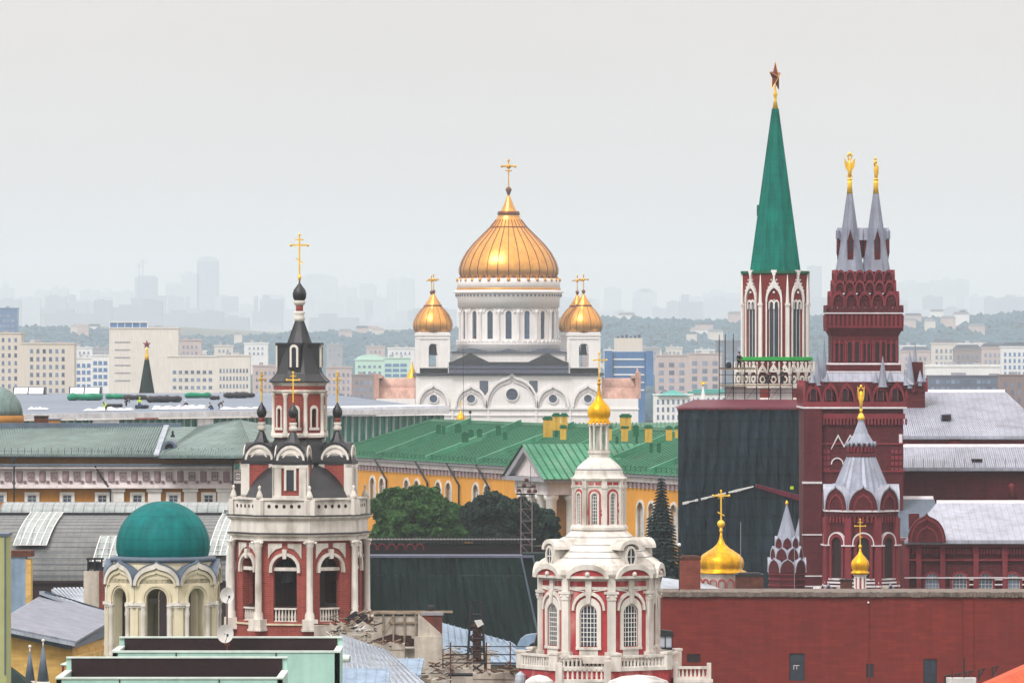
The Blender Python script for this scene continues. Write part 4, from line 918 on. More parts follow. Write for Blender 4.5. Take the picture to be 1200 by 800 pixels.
for i in range(54): m.box(-112 + 4.1 * i, -111.4 + 4.1 * i, -7, -6.4, 628, 650)
for z in (628, 633, 640, 646): m.box(-112, 108, -7.2, -6.6, z, z + .8)
m.build('railing', 'dark_iron')
m = t.mb()
for i in range(8): m.band(shape('arch', -105 + 11 * i, 10, 636, 644), shape('arch', -105 + 11 * i, 8, 637.4, 644), -7.8, -7)
m.build('arches', 'museum_trim')
t = Thing('floodlight_mast', 'steel lattice mast carrying floodlights in front of the dark trees', 'floodlight', 617, 655)
m = t.mb()
for x in (-6.5, 6.5):
    for y in (0, 8): m.tube((x, y, 575), (x, y, ground_row(655)), .55)
for k in range(6):
    z = 582 + 14 * k; m.tube((-6.5, 0, z), (6.5, 0, z), .35); m.tube((-6.5, 0, z), (6.5, 0, z + 14), .3)
m.build('lattice', 'c_brown')
m = t.mb(); m.box(-12, 10, -3, 9, 578, 579.5); m.box(-11, 11, -3, 9, 570, 571); [m.tube((x, -3, 566), (x, -3, 579), .3) for x in (-11, -4, 3, 10)]; m.tube((5, 3, 545), (5, 3, 575), .35); m.build('platform', 'dark_iron')
for k, (x, z) in enumerate(((-9, 574), (-3, 568), (3, 575), (8, 569), (10, 575), (0, 562))):
    m = t.mb(); m.lathe([(1, z - 2), (2.4, z - 1), (2.6, z + 2)], 8, x, -4); m.build('lamp', 'rust')

# ------------------------------------------------------------------ slim gilded cupola top and small finials in front of the cathedral
t = Thing('cupola', 'small golden cupola peeping over the green roof beneath the cathedral', 'cupola', 540, 1150)
m = t.mb(); m.lathe(onion(6, 478, 496), 16); m.build('dome', 'gold_leaf'); cross(t, 0, 0, 470, 480, 2, th=.7)
m = t.mb(); m.lathe([(5, 496), (5, ground_row(1150))], 12); m.build('drum', 'white_clean')
for x, lb in ((551, 'dark lamp mast standing before the cathedral base'), ):
    t = Thing('lamp_mast', lb, 'mast', x, 1000); m = t.mb(); m.tube((0, 0, 483), (0, 0, ground_row(1000)), .4); m.build('pole', 'dark_iron'); m = t.mb(); m.box(-1.6, 1.6, -1, 1, 481, 484.5); m.build('lamp', 'dark_iron')
t = Thing('mast', 'thin grey wire mast rising before the white cathedral wall', 'mast', 543, 1000); m = t.mb(); m.tube((0, 0, 408), (0, 0, ground_row(1000)), .22, .45); m.build('pole', 'dark_iron')
# ================================================================== gothic tower with the green tent spire and star
t = Thing('kremlin_tower', 'tall brick gothic tower with an emerald tent spire and red star', 'tower', 911, 680)
DYT = 55
def gt(rz=0): return t.mb(rz, 0, DYT)
m = gt(); star5(m, 0, DYT, 88, 18, 4.5, 64); st = m.build('star', 'star_red')
m = gt(); 
m.rz = rad(64); m.ox, m.oy = 0, DYT
for k in range(5):
    a = 2 * pi * k / 5; m.tube((0, -4.4, 88), (18 * sin(a), 0, 88 - 18 * cos(a)), .45, .35, 4); m.tube((0, 4.4, 88), (18 * sin(a), 0, 88 - 18 * cos(a)), .45, .35, 4)
m.build('star_rim', 'gold', st)
m = gt(); m.lathe([(1, 98), (1.2, 104), (2.2, 107), (2.6, 109.5), (1.6, 112), (1.5, 115), (3.6, 126)], 12); m.build('gilded_tip', 'gold')
m = gt(); m.lathe([(3.8, 125.5), (31, 318)], 8, phase=17.5, smooth=False)
m.build('tent_spire', 'green_spire')
m = gt()
for k in range(8):
    a = rad(17.5 + 45 * k); m.tube((3.9 * sin(a), -3.9 * cos(a), 125.5), (31.3 * sin(a), -31.3 * cos(a), 318), .45, .7, 5)
m.build('spire_ribs', 'green_spire')
for k in range(1):
    m = gt(-84); m.prism([(-1.6, 252), (-1.6, 243), (0, 239), (1.6, 243), (1.6, 252)], -22, -14); m.build('dormer', 'green_roof_rib')
R = 41; ap = R * cos(pi / 8); hw = R * sin(pi / 8)
m = gt()
for k in range(8):
    m.turn(-5 + 45 * k); m.wall(-hw, hw, 319, 424, -ap, [(0, 12.5, 349, 421, 'gothic')], 3)
m.build('drum', 'brick_dark')
m = gt(); m.lathe([(R - 3.5, 318.5), (R - 3.5, 424)], 8, phase=17.5, smooth=False); m.build('inner_wall', 'dark_brown')
m = gt(); m.lathe([(32, 317), (R + 2.5, 317.2), (R + 2.5, 320), (R, 321)], 8, phase=17.5, smooth=False); m.build('green_edge', 'green_roof_rib')
for k in range(8):
    rz = -5 + 45 * k
    m = gt(rz); win(m, 0, 12, 350, 421, -ap + 1.6, 'gothic', 2, 0, bar=.9, g='glass', f='white_clean', name='lancet_window')
    m = gt(rz); m.band(shape('gothic', 0, 19.5, 333, 421), shape('gothic', 0, 16.3, 337, 421), -ap - 2, -ap + .2)
    m.band(shape('ogee', 0, 19.5, 324, 354), shape('ogee', 0, 15.5, 333, 354), -ap - 2.4, -ap + .1)
    m.band(shape('gothic', -3.1, 6.3, 351, 362), shape('gothic', -3.1, 4.4, 353, 362), -ap - 1.2, -ap + 1.6); m.band(shape('gothic', 3.1, 6.3, 351, 362), shape('gothic', 3.1, 4.4, 353, 362), -ap - 1.2, -ap + 1.6)
    m.box(-3.3, 3.3, -ap - 2.6, -ap, 316, 319); m.box(-2, 2, -ap - 2.6, -ap, 319, 322); m.box(-1.1, 1.1, -ap - 2.6, -ap, 322, 329); m.sph(0, -ap - 1.5, 342.5, 1.5, 8)
    for q in range(4):
        for sx in (-1, 1): m.box(sx * (3 + 1.6 * q) - .9, sx * (3 + 1.6 * q) + .9, -ap - 2.8, -ap - 1, 327 + q * 4.2, 328.4 + q * 4.2)
    m.build('white_tracery', 'white_clean')
    m = gt(rz + 22.5); m.lathe([(.3, 321), (1.4, 338), (2.2, 355), (2.2, 357)], 6, 0, -R - .6); m.box(-2.6, 2.6, -R - 2.6, -R + 2, 355, 358); m.box(-2.1, 2.1, -R - 1.6, -R + 2, 358, 424); m.build('pinnacle', 'white_clean')
m = gt(); m.lathe([(R, 418), (R + 6, 418.5), (R + 6.5, 422), (R + 3, 423)], 8, phase=17.5, smooth=False); m.build('green_ledge', 'green_paint')
m = gt(); m.lathe([(44, 423), (44, 452), (50, 453), (50, 470)], 8, phase=17.5, smooth=False); m.build('lower_drum', 'brick_dark')
R2 = 51; ap2 = R2 * cos(pi / 8); hw2 = R2 * sin(pi / 8)
for k in range(8):
    m = gt(-5 + 45 * k)
    for q in range(3):
        x = -hw2 + hw2 * 2 * (q + .5) / 3; w = hw2 * 2 / 3
        m.band(shape('ogee', x, w, 424, 444), shape('ogee', x, w - 3, 431, 444), -ap2, -ap2 + 2); m.band(shape('round', x, 7, 440, 449), shape('round', x, 3.6, 442, 447), -ap2, -ap2 + 2)
        m.box(x - w / 2 - .9, x - w / 2 + .9, -ap2, -ap2 + 2, 424, 451); m.box(x - 2, x + 2, -ap2, -ap2 + 1.6, 423.5, 425.5)
    m.box(-hw2, hw2, -ap2 - .3, -ap2 + 2, 434, 436); m.box(-hw2, hw2, -ap2 - .3, -ap2 + 2, 449, 453); m.build('stone_lace', 'white')
m = gt(); m.lathe([(50.5, 453), (52, 454), (50.5, 455.5)], 8, phase=17.5, smooth=False); m.lathe([(51, 466), (52, 468)], 8, phase=17.5, smooth=False); m.build('cornice', 'white')
m = t.mb(); m.box(-52, 30, 3, 105, 470, ground_row(680)); m.build('base', 'brick_dark')

t = Thing('scaffolding', 'tubular scaffolding with planks around the foot of the gothic drum', 'scaffolding', 895, 672)
m = t.mb(); 
xs = (-52, -45, -35.5, -22, -8, 6, 20, 34)
for i, x in enumerate(xs):
    tp = (392, 391, 391, 424, 426, 428, 430, 430)[i]
    m.tube((x, 0, tp), (x, 0, 471), .42, n=5); m.tube((x, 9, tp + 5), (x, 9, 471), .42, n=5)
m.build('poles', 'dark_iron')
m = t.mb()
for z in (431, 439, 449, 460): m.tube((-52.5, -.6, z), (36 if z > 435 else -10, -.6, z), .4, n=5)
for i, x in enumerate(xs[:-1]): 
    if i % 2: m.tube((x, -.8, 470), (xs[i + 1], -.8, 452), .35, n=4)
m.build('rails', 'dark_iron')
m = t.mb(); m.box(-52, -8, -1, 9, 431.5, 433); m.box(-52, 34, -1, 9, 450.5, 452.3); m.build('deck', 'plank')
m = t.mb(); m.box(-26, -4, 10, 11, 455, 468); m.box(-44, -20, 9.4, 9.8, 453, 469); m.box(8, 34, 9.4, 9.8, 455, 469); m.build('sheet', 'canvas_white')
m = t.mb(); m.lathe([(1, 424), (3, 425.5), (3.4, 429), (2, 431.5)], 8, -41, 3); m.build('sack', 'dark_cloth')
for x, lb in ((-41 + 12, 'worker in dark clothes on the upper scaffold deck beside the drum'), (4, 'worker in dark clothes leaning on the scaffold in front of the stone lace'), (22, 'worker in dark clothes at the right end of the scaffold deck')):
    wz = CAMZ + (HOR - (431.5 if x < -20 else 450.5)) * 672 / F
    q = onroof
    onroof_ = onroof; onroof = lambda a, b, xx=x, z=wz: ((895 + xx - 600) * 672 / F, 672 + .35, z)
    person(0, 0, 'bend' if x == 4 else 'stand', 'dark_cloth', 'dark_cloth', lb, None, 30 if x != 22 else -60); onroof = onroof_

# netting wrapped gatehouse
def rippled(m, x0, x1, y, rows, amp, seed, n=40):
    rnd = random.Random(seed); pts = []; k = len(rows)
    for i in range(n + 1):
        x = x0 + (x1 - x0) * i / n
        for j, z in enumerate(rows): pts.append((x, y + amp * (sin(i * 1.3 + j * .4) * .5 + rnd.uniform(-.5, .5)), z(x) if callable(z) else z))
    m.add(pts, [(i * k + j, i * k + j + 1, (i + 1) * k + j + 1, (i + 1) * k + j) for i in range(n) for j in range(k - 1)])
t = Thing('wrapped_gatehouse', 'big gatehouse wrapped in dark netting under a temporary maroon roof', 'building', 870, 665)
m = t.mb(); rippled(m, -75, 76, -2, [478 + 12 * i for i in range(19)] + [ground_row(665)], 3.2, 3, 60); m.build('netting', 'netting')
m = t.mb(); m.box(-73, 76, 0, 90, 477, ground_row(665)); m.build('wall', 'netting')
m = t.mb(); m.add([(-77, -4, 478), (78, -4, 478), (78, 50, 468.5), (-55, 50, 468.5), (-77, -4, 480), (78, -4, 480), (-77, 95, 478), (78, 95, 478)], [(0, 1, 2, 3), (0, 1, 5, 4), (3, 2, 7, 6), (0, 3, 6)]); m.build('roof', 'maroon_roof')
t = Thing('wrapped_lean_to', 'lower netting wrapped annex with a pale ragged roof edge', 'building', 872, 645)
edge = lambda x: 590 - (x + 74) * .24 if x < 12 else 569 + (x - 12) * .28
m = t.mb(); rippled(m, -74, 72, -2, [lambda x: edge(x) + 1] + [602 + 14 * i for i in range(9)] + [ground_row(645)], 3.2, 8, 50); m.build('netting', 'netting')
m = t.mb(); m.box(-73, 72, 1, 20, 592, ground_row(645)); m.build('wall', 'netting')
m = t.mb(); rr = random.Random(2)
for i in range(24):
    x = -72 + i * 3.6
    if i % 9 == 5: continue
    a, b = edge(x), edge(x + 3.6); h = rr.uniform(.6, 1.7); m.prism([(x, a - h * .5), (x + 3.6, b - h * .5), (x + 3.6, b + h), (x, a + h)], -4, 8)
m.build('torn_edge', 'canvas_white')
m = t.mb(); m.prism([(14, edge(12) - 2), (72, edge(72) - 4), (72, edge(72) + 3), (14, edge(12) + 2)], -5, 14); m.build('maroon_edge', 'maroon_roof')

# ================================================================== red brick museum
GZ = lambda Y: ground_row(Y)
t = Thing('museum', 'dark red brick museum with twin silver spires, long wings and silver roofs', 'museum', 1012, 600)
g = GZ(600)
def spire(cx, cy, tip, label_lion):
    m = t.mb(0, cx, cy); m.lathe([(3.4, 226), (10, 275), (18, 318)], 8, phase=22.5, smooth=False)
    for k in range(8):
        a = rad(22.5 + 45 * k); m.tube((3.4 * sin(a), -3.4 * cos(a), 226), (16.8 * sin(a), -16.8 * cos(a), 318), .3, .5, 4)
    s_ = m.build('spire', 'silver')
    for k in range(4):
        r0 = 90 * k + (0 if cx < 0 else 4)
        m = t.mb(r0, cx, cy); m.prism([(-3.4, 304), (-3.4, 279), (0, 268), (3.4, 279), (3.4, 304)], -14.5, -6); m.build('dormer', 'museum', s_)
        m = t.mb(r0, cx, cy); m.prism([(-1, 294), (-1, 280), (0, 277), (1, 280), (1, 294)], -15, -13.5); m.build('dormer_opening', 'glass', s_)
        m = t.mb(r0, cx, cy); m.band([(-4.4, 281), (0, 266.5), (4.4, 281)], [(-3.4, 281), (0, 269), (3.4, 281)], -15.3, -6); m.build('dormer_roof', 'silver', s_)
    m = t.mb(0, cx, cy); m.lathe([(2.5, 211), (3, 214), (2.7, 217), (3.6, 226.5)], 10); m.lathe([(1.6, 208), (3.4, 209.5), (2, 211.5)], 10); m.build('gilded_base', 'gold', s_)
    return s_
s1 = spire(-15, 22, 0, 0); s2 = spire(16, 26, 0, 0)
m = t.mb(10, -15, 22)      # gilded winged emblem
m.lathe([(.5, 186), (2, 190), (2.8, 196), (2.4, 202), (1.4, 208)], 8)
for sx in (-1, 1):
    m.prism([(sx * 1, 193), (sx * 4.5, 187), (sx * 6.6, 184.5), (sx * 6.2, 191), (sx * 5.2, 196), (sx * 3, 199), (sx * 1.5, 200)], -.6, .6); m.tube((sx * .8, 0, 203), (sx * 3.6, 0, 207), .6); m.tube((sx * .5, 0, 188), (sx * 2.4, 0, 182), .9); m.sph(sx * 2.6, 0, 181.6, 1.3, 6)
m.lathe([(.8, 177.5), (2.2, 179.5), (1.2, 182)], 8); m.build('winged_emblem', 'gold', s1)
m = t.mb(60, 16, 26); m.lathe([(.5, 189), (1.9, 192), (2.7, 198), (2.0, 204), (1.5, 210)], 8); m.sph(-1, 0, 189, 2.2, 8); m.tube((-1, 0, 195), (-5, 0, 190), .9); m.tube((0, 0, 204), (4, 0, 209), .9); m.prism([(2, 206), (5, 200), (4, 194), (5.8, 193), (6.5, 201), (4, 207)], -.4, .4); m.lathe([(.5, 183.5), (1.8, 185), (1, 187)], 8, -1); m.build('beast_emblem', 'gold', s2)
for x, y in ((-29, 18), (0.5, 30), (30, 22)):
    m = t.mb(0, x, y); m.lathe([(1.7, 279), (1.9, 296), (.5, 302)], 8); m.build('turret', 'museum'); m = t.mb(0, x, y); m.lathe([(.4, 267), (2.6, 270), (2.7, 279), (1.7, 280)], 8, smooth=False); m.build('turret_cap', 'silver')
# three rows of round gables
def gable_row(t, cx, cy, W_, D_, top, h, n, nd, mat='museum', trim='museum_trim', body=True, sh='arch', edge=None, proud=2.2):
    """a ring of round or keel gables round a rectangular storey"""
    m = t.mb(0, cx, cy); e = t.mb(0, cx, cy)
    for rz, a, b, q in ((0, W_, D_, n), (90, D_, W_, nd), (180, W_, D_, n), (270, D_, W_, nd)):
        m.turn(rz); e.turn(rz); w = 2 * a / q
        for i in range(q):
            x = -a + w * (i + .5); s_ = shape(sh, x, w * 1.0, top, top + h, 8) if sh != 'arch' else shape('seg', x, w, top, top + h * .62, 8)
            if sh == 'arch': s_ = [(x - w / 2, top + h)] + s_ + [(x + w / 2, top + h)]
            m.prism(s_, -b, -b + 2.5)
            k = .78; inner = [(x + (p[0] - x) * k, top + h - (top + h - p[1]) * k) for p in s_]
            e.band(s_, inner, -b - proud, -b + .1)
            k2 = .5; in2 = [(x + (p[0] - x) * k2, top + h - (top + h - p[1]) * k2) for p in s_]; in1 = [(x + (p[0] - x) * .6, top + h - (top + h - p[1]) * .6) for p in s_]
            m.band(in1, in2, -b - proud * .5, -b + .1)
    if body: m.turn(0); m.box(-W_ + 1, W_ - 1, -D_ + 1, D_ - 1, top + h * .3, top + h)
    o = m.build('gable_row', mat); e.build('gable_edge', edge or trim, o); return o
gable_row(t, 1, 24, 33.5, 26, 316, 14, 6, 4); gable_row(t, 1, 24, 35, 28, 328, 15, 6, 4); gable_row(t, 1, 24, 38.5, 31, 341, 19, 5, 4)
m = t.mb(0, 1, 24)
for rz, a, b in ((0, 45, 38), (90, 38, 45), (180, 45, 38), (270, 38, 45)):
    m.turn(rz); n = 14; w = 2 * a / n
    for i in range(n): m.prism(shape('keel', -a + w * (i + .5), w, 357.5, 363), -b, -b + 2.5)
    m.box(-a, a, -b, -b + 2, 363, 367)
m.build('parapet', 'museum')
m = t.mb(0, 1, 24); m.box(-45.6, 45.6, -38.6, 38.6, 366.2, 367.6); m.box(-39, 39, -31, 31, 359, 361)
m.build('white_ledge', 'snow_white')
m = t.mb(0, 1, 24); m.box(-44, 44, -37, 37, 367.6, 384)
m.lathe([(44 * 1.414, 384), (39 * 1.414, 394), (39 * 1.414, 440)], 4, phase=45, smooth=False)
m.build('upper_storey', 'museum')
m = t.mb(0, 1, 24)
for rz, a, b in ((0, 44, 37), (90, 37, 44)):
    for q in (0, 180):
        m.turn(rz + q); n = 17; w = 2 * a / n
        for i in range(n): x = -a + w * (i + .5); m.box(x - w * .22, x + w * .22, -b - 1.3, -b, 369, 383); m.box(x - w * .3, x + w * .3, -b - .9, -b + 6, 383, 388)
        m.box(-a, a, -b - .8, -b, 382, 384)
m.build('corbels', 'museum_trim')
for x in (-33, -27.5, -18, -9.5, -.5, 4, 14, 22, 27, 33.5):
    ww = 3.6 if x in (-33, -27.5, -.5, 4, 27, 33.5) else 5
    m = t.mb(0, 1, 24); win(m, x, ww, 402 - (2 if ww > 4 else 0), 424, -39.6, 'arch', 0, 0, g='dark_brown', sur=1, sm='museum_trim', name='blind_window')
m = t.mb(0, 1, 24)
for x in (-36, -30.2, -23, -13.7, -4.5, 1.8, 9, 18, 24.5, 30.2, 37): m.lathe([(1.8, 401), (1.3, 403), (1.3, 422), (1.9, 425)], 8, x, -40.6); m.prism([(x - 1.8, 402), (x, 397.5), (x + 1.8, 402)], -42, -40)
m.build('colonnettes', 'museum_trim')
m = t.mb(0, 1, 24); m.box(-41, 41, -42, 41, 425, 426.6); m.box(-42, 42, -43, 42, 434.8, 436.2); m.box(-41.6, 41.6, -42.5, 41, 426.6, 434.8)
m.build('string_course', 'snow_white')
m = t.mb(0, 1, 24); m.box(-41.8, 41.8, -42.8, 41.4, 427.2, 434.4); m.build('frieze', 'museum')
# skirt roof
m = t.mb(0, 1, 24); m.lathe([(42 * 1.414, 436), (56 * 1.414, 450)], 4, phase=45, smooth=False)
for k in range(46): x = -42 + k * 84 / 45; m.tube((x, -42, 436), (x * 1.31, -55.5, 449.6), .25, n=4)
m.build('skirt_roof', 'silver_roof')
# main body
m = t.mb(); m.box(-70, 44, -38, 120, 447, g); m.build('wall', 'museum')
gable_row(t, -12, 40, 58, 78, 446, 26, 6, 5, sh='keel', edge='museum_trim', body=False, proud=3)
m = t.mb(); m.box(-72, 47, -42, 121, 470, 476.2); m.build('corbel_band', 'museum_trim')
m = t.mb(); m.box(-73, 48, -43, 121, 476.2, 478.2); m.build('white_ledge', 'snow_white')
for x in (-59, -41, -22, 0, 19, 36): m = t.mb(); win(m, x - 2, 6, 455, 469, -41, 'arch', 0, 0, g='dark_brown', sur=1.2, sm='museum_trim', name='blind_window')
def cone(x, y, z0, z1, r, n=8, label='pinnacle', base=5):
    m = t.mb(0, x, y); m.lathe([(.3, z0), (r, z1), (r + 1, z1 + 1)], n, smooth=False); o = m.build(label, 'silver'); m = t.mb(0, x, y); m.lathe([(r - .6, z1 + .5), (r - .6, z1 + base)], n, smooth=False); m.build('pinnacle_base', 'museum', o)
for x, y, a, b, r in ((-56, -34, 413, 450, 5.5), (-47, -20, 397, 447, 3.4), (-62, -39, 436, 447, 3.6), (-45, -39, 436, 446, 3.2), (20, -39, 417, 452, 6), (29, -38, 434, 446, 4), (12, -39, 434, 447, 3), (26, -6, 412, 437, 2.4), (33, 10, 430, 446, 3.6), (-50, 10, 424, 446, 3), (47, -36, 436, 450, 3)): cone(x, y, a, b, r)
# corbels, panels and mouldings of the body
m = t.mb()
for i in range(30): x = -70 + i * 4; m.box(x, x + 2.2, -41.4, -38, 490, 497)
m.box(-71, 46, -41, -38, 484, 490); m.box(-70.6, 45.6, -39.6, -38, 518, 520); m.box(-70.6, 45.6, -39.6, -38, 550, 552)
for x0 in (-68, -54, 30):
    for r_ in range(4):
        for q in range(3): m.box(x0 + q * 4.6, x0 + q * 4.6 + 3, -39.2, -38, 526 + r_ * 7, 530.6 + r_ * 7)
m.build('brick_relief', 'museum_trim')
m = t.mb(); m.box(-73, -52, -46, -38, 565, g); m.box(-72, -51, -44, -38, 478, 565); m.build('corner_pier', 'museum')
m = t.mb(); m.box(-74, -51, -47, -38, 563, 565.4); m.box(-74, -51, -47, -38, 624, 625.4); m.box(-74, -51, -47, -38, 672, 673.4); m.box(-74, -51, -47, -38, 684, 685.4); m.build('pier_ledge', 'snow_white')
m = t.mb(); m.band([(-40, 524), (-32, 508), (-25, 521), (-18, 508), (-8, 521)], [(-40, 526), (-32, 511), (-25, 523.6), (-18, 511), (-8, 523.6)], -39.8, -38); m.build('white_zigzag', 'snow_white')
for x in (-33, -18): m = t.mb(); m.band(shape('seg', x, 15, 535, 543), shape('seg', x, 12.4, 536.4, 543), -39.8, -38); m.build('white_arch', 'snow_white')
m = t.mb(); win(m, 41, 4, 508, 520, -38.6, 'rect', 0, 0, g='snow_white', name='white_panel')

# --- small turret block behind, right of the tower
t = Thing('museum_turret', 'small red brick turret with silver pinnacles right of the twin spires', 'turret', 1070, 650)
m = t.mb(); m.box(-14, 14, 0, 26, 447, GZ(650)); m.build('wall', 'museum'); gable_row(t, 0, 13, 15, 14, 443, 16, 2, 2, sh='keel', edge='museum_trim')
m = t.mb(); m.box(-3, 12, 6, 14, 424, 446); m.build('drum', 'museum')
for x, y, a, b, r in ((-4, -2, 411, 450, 6), (3, 10, 402, 424, 3), (8, -2, 434, 447, 4), (-10, 0, 432, 446, 2.6), (13, 2, 436, 447, 2.6)):
    m = t.mb(0, x, y); m.lathe([(.3, a), (r, b), (r * .6, b + 2), (r * .6, b + 5)], 8, smooth=False); m.build('pinnacle', 'silver')

# --- front porch tower with the ribbed silver tent
t = Thing('porch_tower', 'red brick porch tower under a ribbed silver tent and gilded emblem', 'tower', 1009, 560)
g = GZ(560)
m = t.mb(); m.lathe([(2, 484), (4.4, 489), (4, 491.5), (3, 492)], 12); m.lathe([(1, 478), (2, 480), (1.2, 484)], 8); gb_ = m.build('gilded_knob', 'gold')
m = t.mb(15); m.lathe([(1, 458), (2, 462), (2.6, 468), (1.8, 474), (1.4, 479)], 8)
for sx in (-1, 1): m.prism([(sx * .8, 462), (sx * 3, 457), (sx * 4.2, 452.5), (sx * 4.2, 460), (sx * 3.4, 467), (sx * 1.6, 472)], -.7, .7); m.sph(sx * 2.2, 0, 455, 1.2, 6)
m.lathe([(.5, 450.5), (1.8, 452), (1, 455)], 8); m.build('winged_emblem', 'gold', gb_)
m = t.mb(); m.lathe([(3.5, 491), (3.5, 494), (9, 508), (16.5, 519)], 16, smooth=False, rf=lambda k, n, r, z: 1 if k % 2 else .93)
for k in range(16): a = rad(22.5 * k); m.lathe([(1.6, 517), (1.9, 521), (.4, 524)], 6, 16.5 * sin(a), -16.5 * cos(a))
m.build('upper_tent', 'silver')
m = t.mb(); m.lathe([(15.5, 519), (15.5, 531), (17.5, 533), (17.5, 535)], 16, smooth=False); nk = m.build('neck', 'museum')
m = t.mb()
for k in range(24): a = 15 * k; m.turn(a); m.box(-1, 1, -17, -15, 523, 529)
m.build('neck_relief', 'museum_trim', nk)
m = t.mb(); m.lathe([(17, 534.5), (41, 592)], 48, smooth=False, rf=lambda k, n, r, z: 1.0 if k % 2 else .95); m.build('ribbed_tent', 'silver')
Rp = 46; ap = Rp * cos(pi / 8); hw = Rp * sin(pi / 8)
for k in range(8):
    m = t.mb(45 * k); m.prism(shape('keel', 0, hw * 2 - 1, 568, 597), -ap - 1, -ap + 16); kk = m.build('keel_gable', 'museum')
    m = t.mb(45 * k); m.band(shape('keel', 0, hw * 2 + .4, 566.8, 597), shape('keel', 0, hw * 2 - 1.4, 569, 597), -ap - 2, -ap + 17); m.build('silver_edge', 'silver_roof', kk)
    m = t.mb(45 * k); m.band(shape('keel', 0, hw * 1.3, 576, 597), shape('keel', 0, hw * 1.1, 579, 597), -ap - 2, -ap - .9); m.build('gable_moulding', 'museum_trim', kk)
m = t.mb(); m.lathe([(Rp + 1.5, 596.5), (Rp + 1.5, 598.5)], 8, phase=22.5, smooth=False); m.build('white_ledge', 'snow_white')
m = t.mb(); m.lathe([(Rp - .5, 598.5), (Rp - .5, 604), (Rp - 3, 606), (Rp - 3, g)], 8, phase=22.5, smooth=False); m.build('wall', 'museum')
m = t.mb()
for k in range(8):
    m.turn(45 * k)
    for i in range(7): x = -hw + hw * 2 * (i + .5) / 7; m.box(x - 1.2, x + 1.2, -ap - .2, -ap + 3, 604, 611)
    m.box(-2.4, 2.4, -ap - 1, -ap + 4, 600, 601)
for k in range(8): m.turn(22.5 + 45 * k); m.box(-4, 4, -Rp - 1, -Rp + 6, 606, 690)
m.build('corbels', 'museum_trim')
for k in range(8):
    m = t.mb(45 * k); m.band(shape('arch', 0, 22, 624, 676), shape('arch', 0, 15, 628, 676), -ap - 1, -ap + 3.5); aa = m.build('arch_recess', 'museum_trim')
    m = t.mb(45 * k); m.band(shape('arch', 0, 25.6, 622, 637), shape('arch', 0, 23, 623.6, 637), -ap - 1.4, -ap + 2.5); m.build('white_arch', 'snow_white', aa)
    m = t.mb(45 * k); m.prism(shape('arch', 0, 14, 629, 676), -ap + 1.4, -ap + 3); m.build('recess', 'dark_brown', aa)
m = t.mb(); [m.lathe([(Rp + i * 1.2, 676 + i * 4), (Rp + i * 1.2, 678 + i * 4)], 8, phase=22.5, smooth=False) for i in range(3)]; m.build('white_steps', 'snow_white')
for k in range(8):
    m = t.mb(45 * k + 22.5); m.box(-8, 8, -Rp - 1.5, -Rp + 6, 637, 638.4); m.build('impost', 'snow_white')
# --- small tented chapel left of the museum
t = Thing('chapel_turret', 'small silver tented turret with three rows of keel gables', 'turret', 922, 585)
g = GZ(585)
m = t.mb(); m.lathe([(.5, 590), (13, 633)], 16, smooth=False, rf=lambda k, n, r, z: 1 if k % 2 else .93); m.build('tent', 'silver')
m = t.mb(); m.lathe([(.4, 586), (2, 589), (.8, 592)], 8); m.build('knob', 'gold')
for r_, (R_, zt, h) in enumerate(((13.5, 628, 13), (17.5, 640, 15), (22, 653, 17))):
    apx = R_; hwx = R_ * math.tan(pi / 8) * 1.0
    for k in range(8):
        m = t.mb(45 * k + r_ * 22.5); m.prism(shape('keel', 0, hwx * 2, zt, zt + h), -apx, -apx + 5); kk = m.build('keel_gable', 'museum')
        m = t.mb(45 * k + r_ * 22.5); m.band(shape('keel', 0, hwx * 2 + 1, zt - .5, zt + h), shape('keel', 0, hwx * 2 - .6, zt + .8, zt + h), -apx - .6, -apx + 6); m.build('silver_edge', 'silver_roof', kk)
m = t.mb(); m.lathe([(12, 632), (12, 645), (16, 646), (16, 660), (20, 661), (20, 668), (22.5, 669), (22.5, g)], 8, phase=22.5, smooth=False)
m.build('drum', 'museum')
m = t.mb(); [m.lathe([(23.4, z), (23.4, z + 1.5)], 8, phase=22.5, smooth=False) for z in (671, 677, 684)]; m.build('moulding', 'museum_trim')
t = Thing('chapel_turret', 'silver tent tip half hidden behind the tented turret', 'turret', 941, 610)
m = t.mb(); m.lathe([(.5, 590), (12, 634)], 16, smooth=False, rf=lambda k, n, r, z: 1 if k % 2 else .93); m.build('tent', 'silver'); m = t.mb(); m.lathe([(12, 634), (12, GZ(610))], 8); m.build('drum', 'museum')
t = Thing('weather_post', 'thin dark post with a small yellow box above the chapel turret', 'post', 928, 600); m = t.mb(); m.tube((0, 0, 572), (0, 0, GZ(600)), .5); m.build('pole', 'dark_iron'); m = t.mb(); m.box(-2, 2, -1, 1, 569.5, 573); m.build('box', 'hivis')

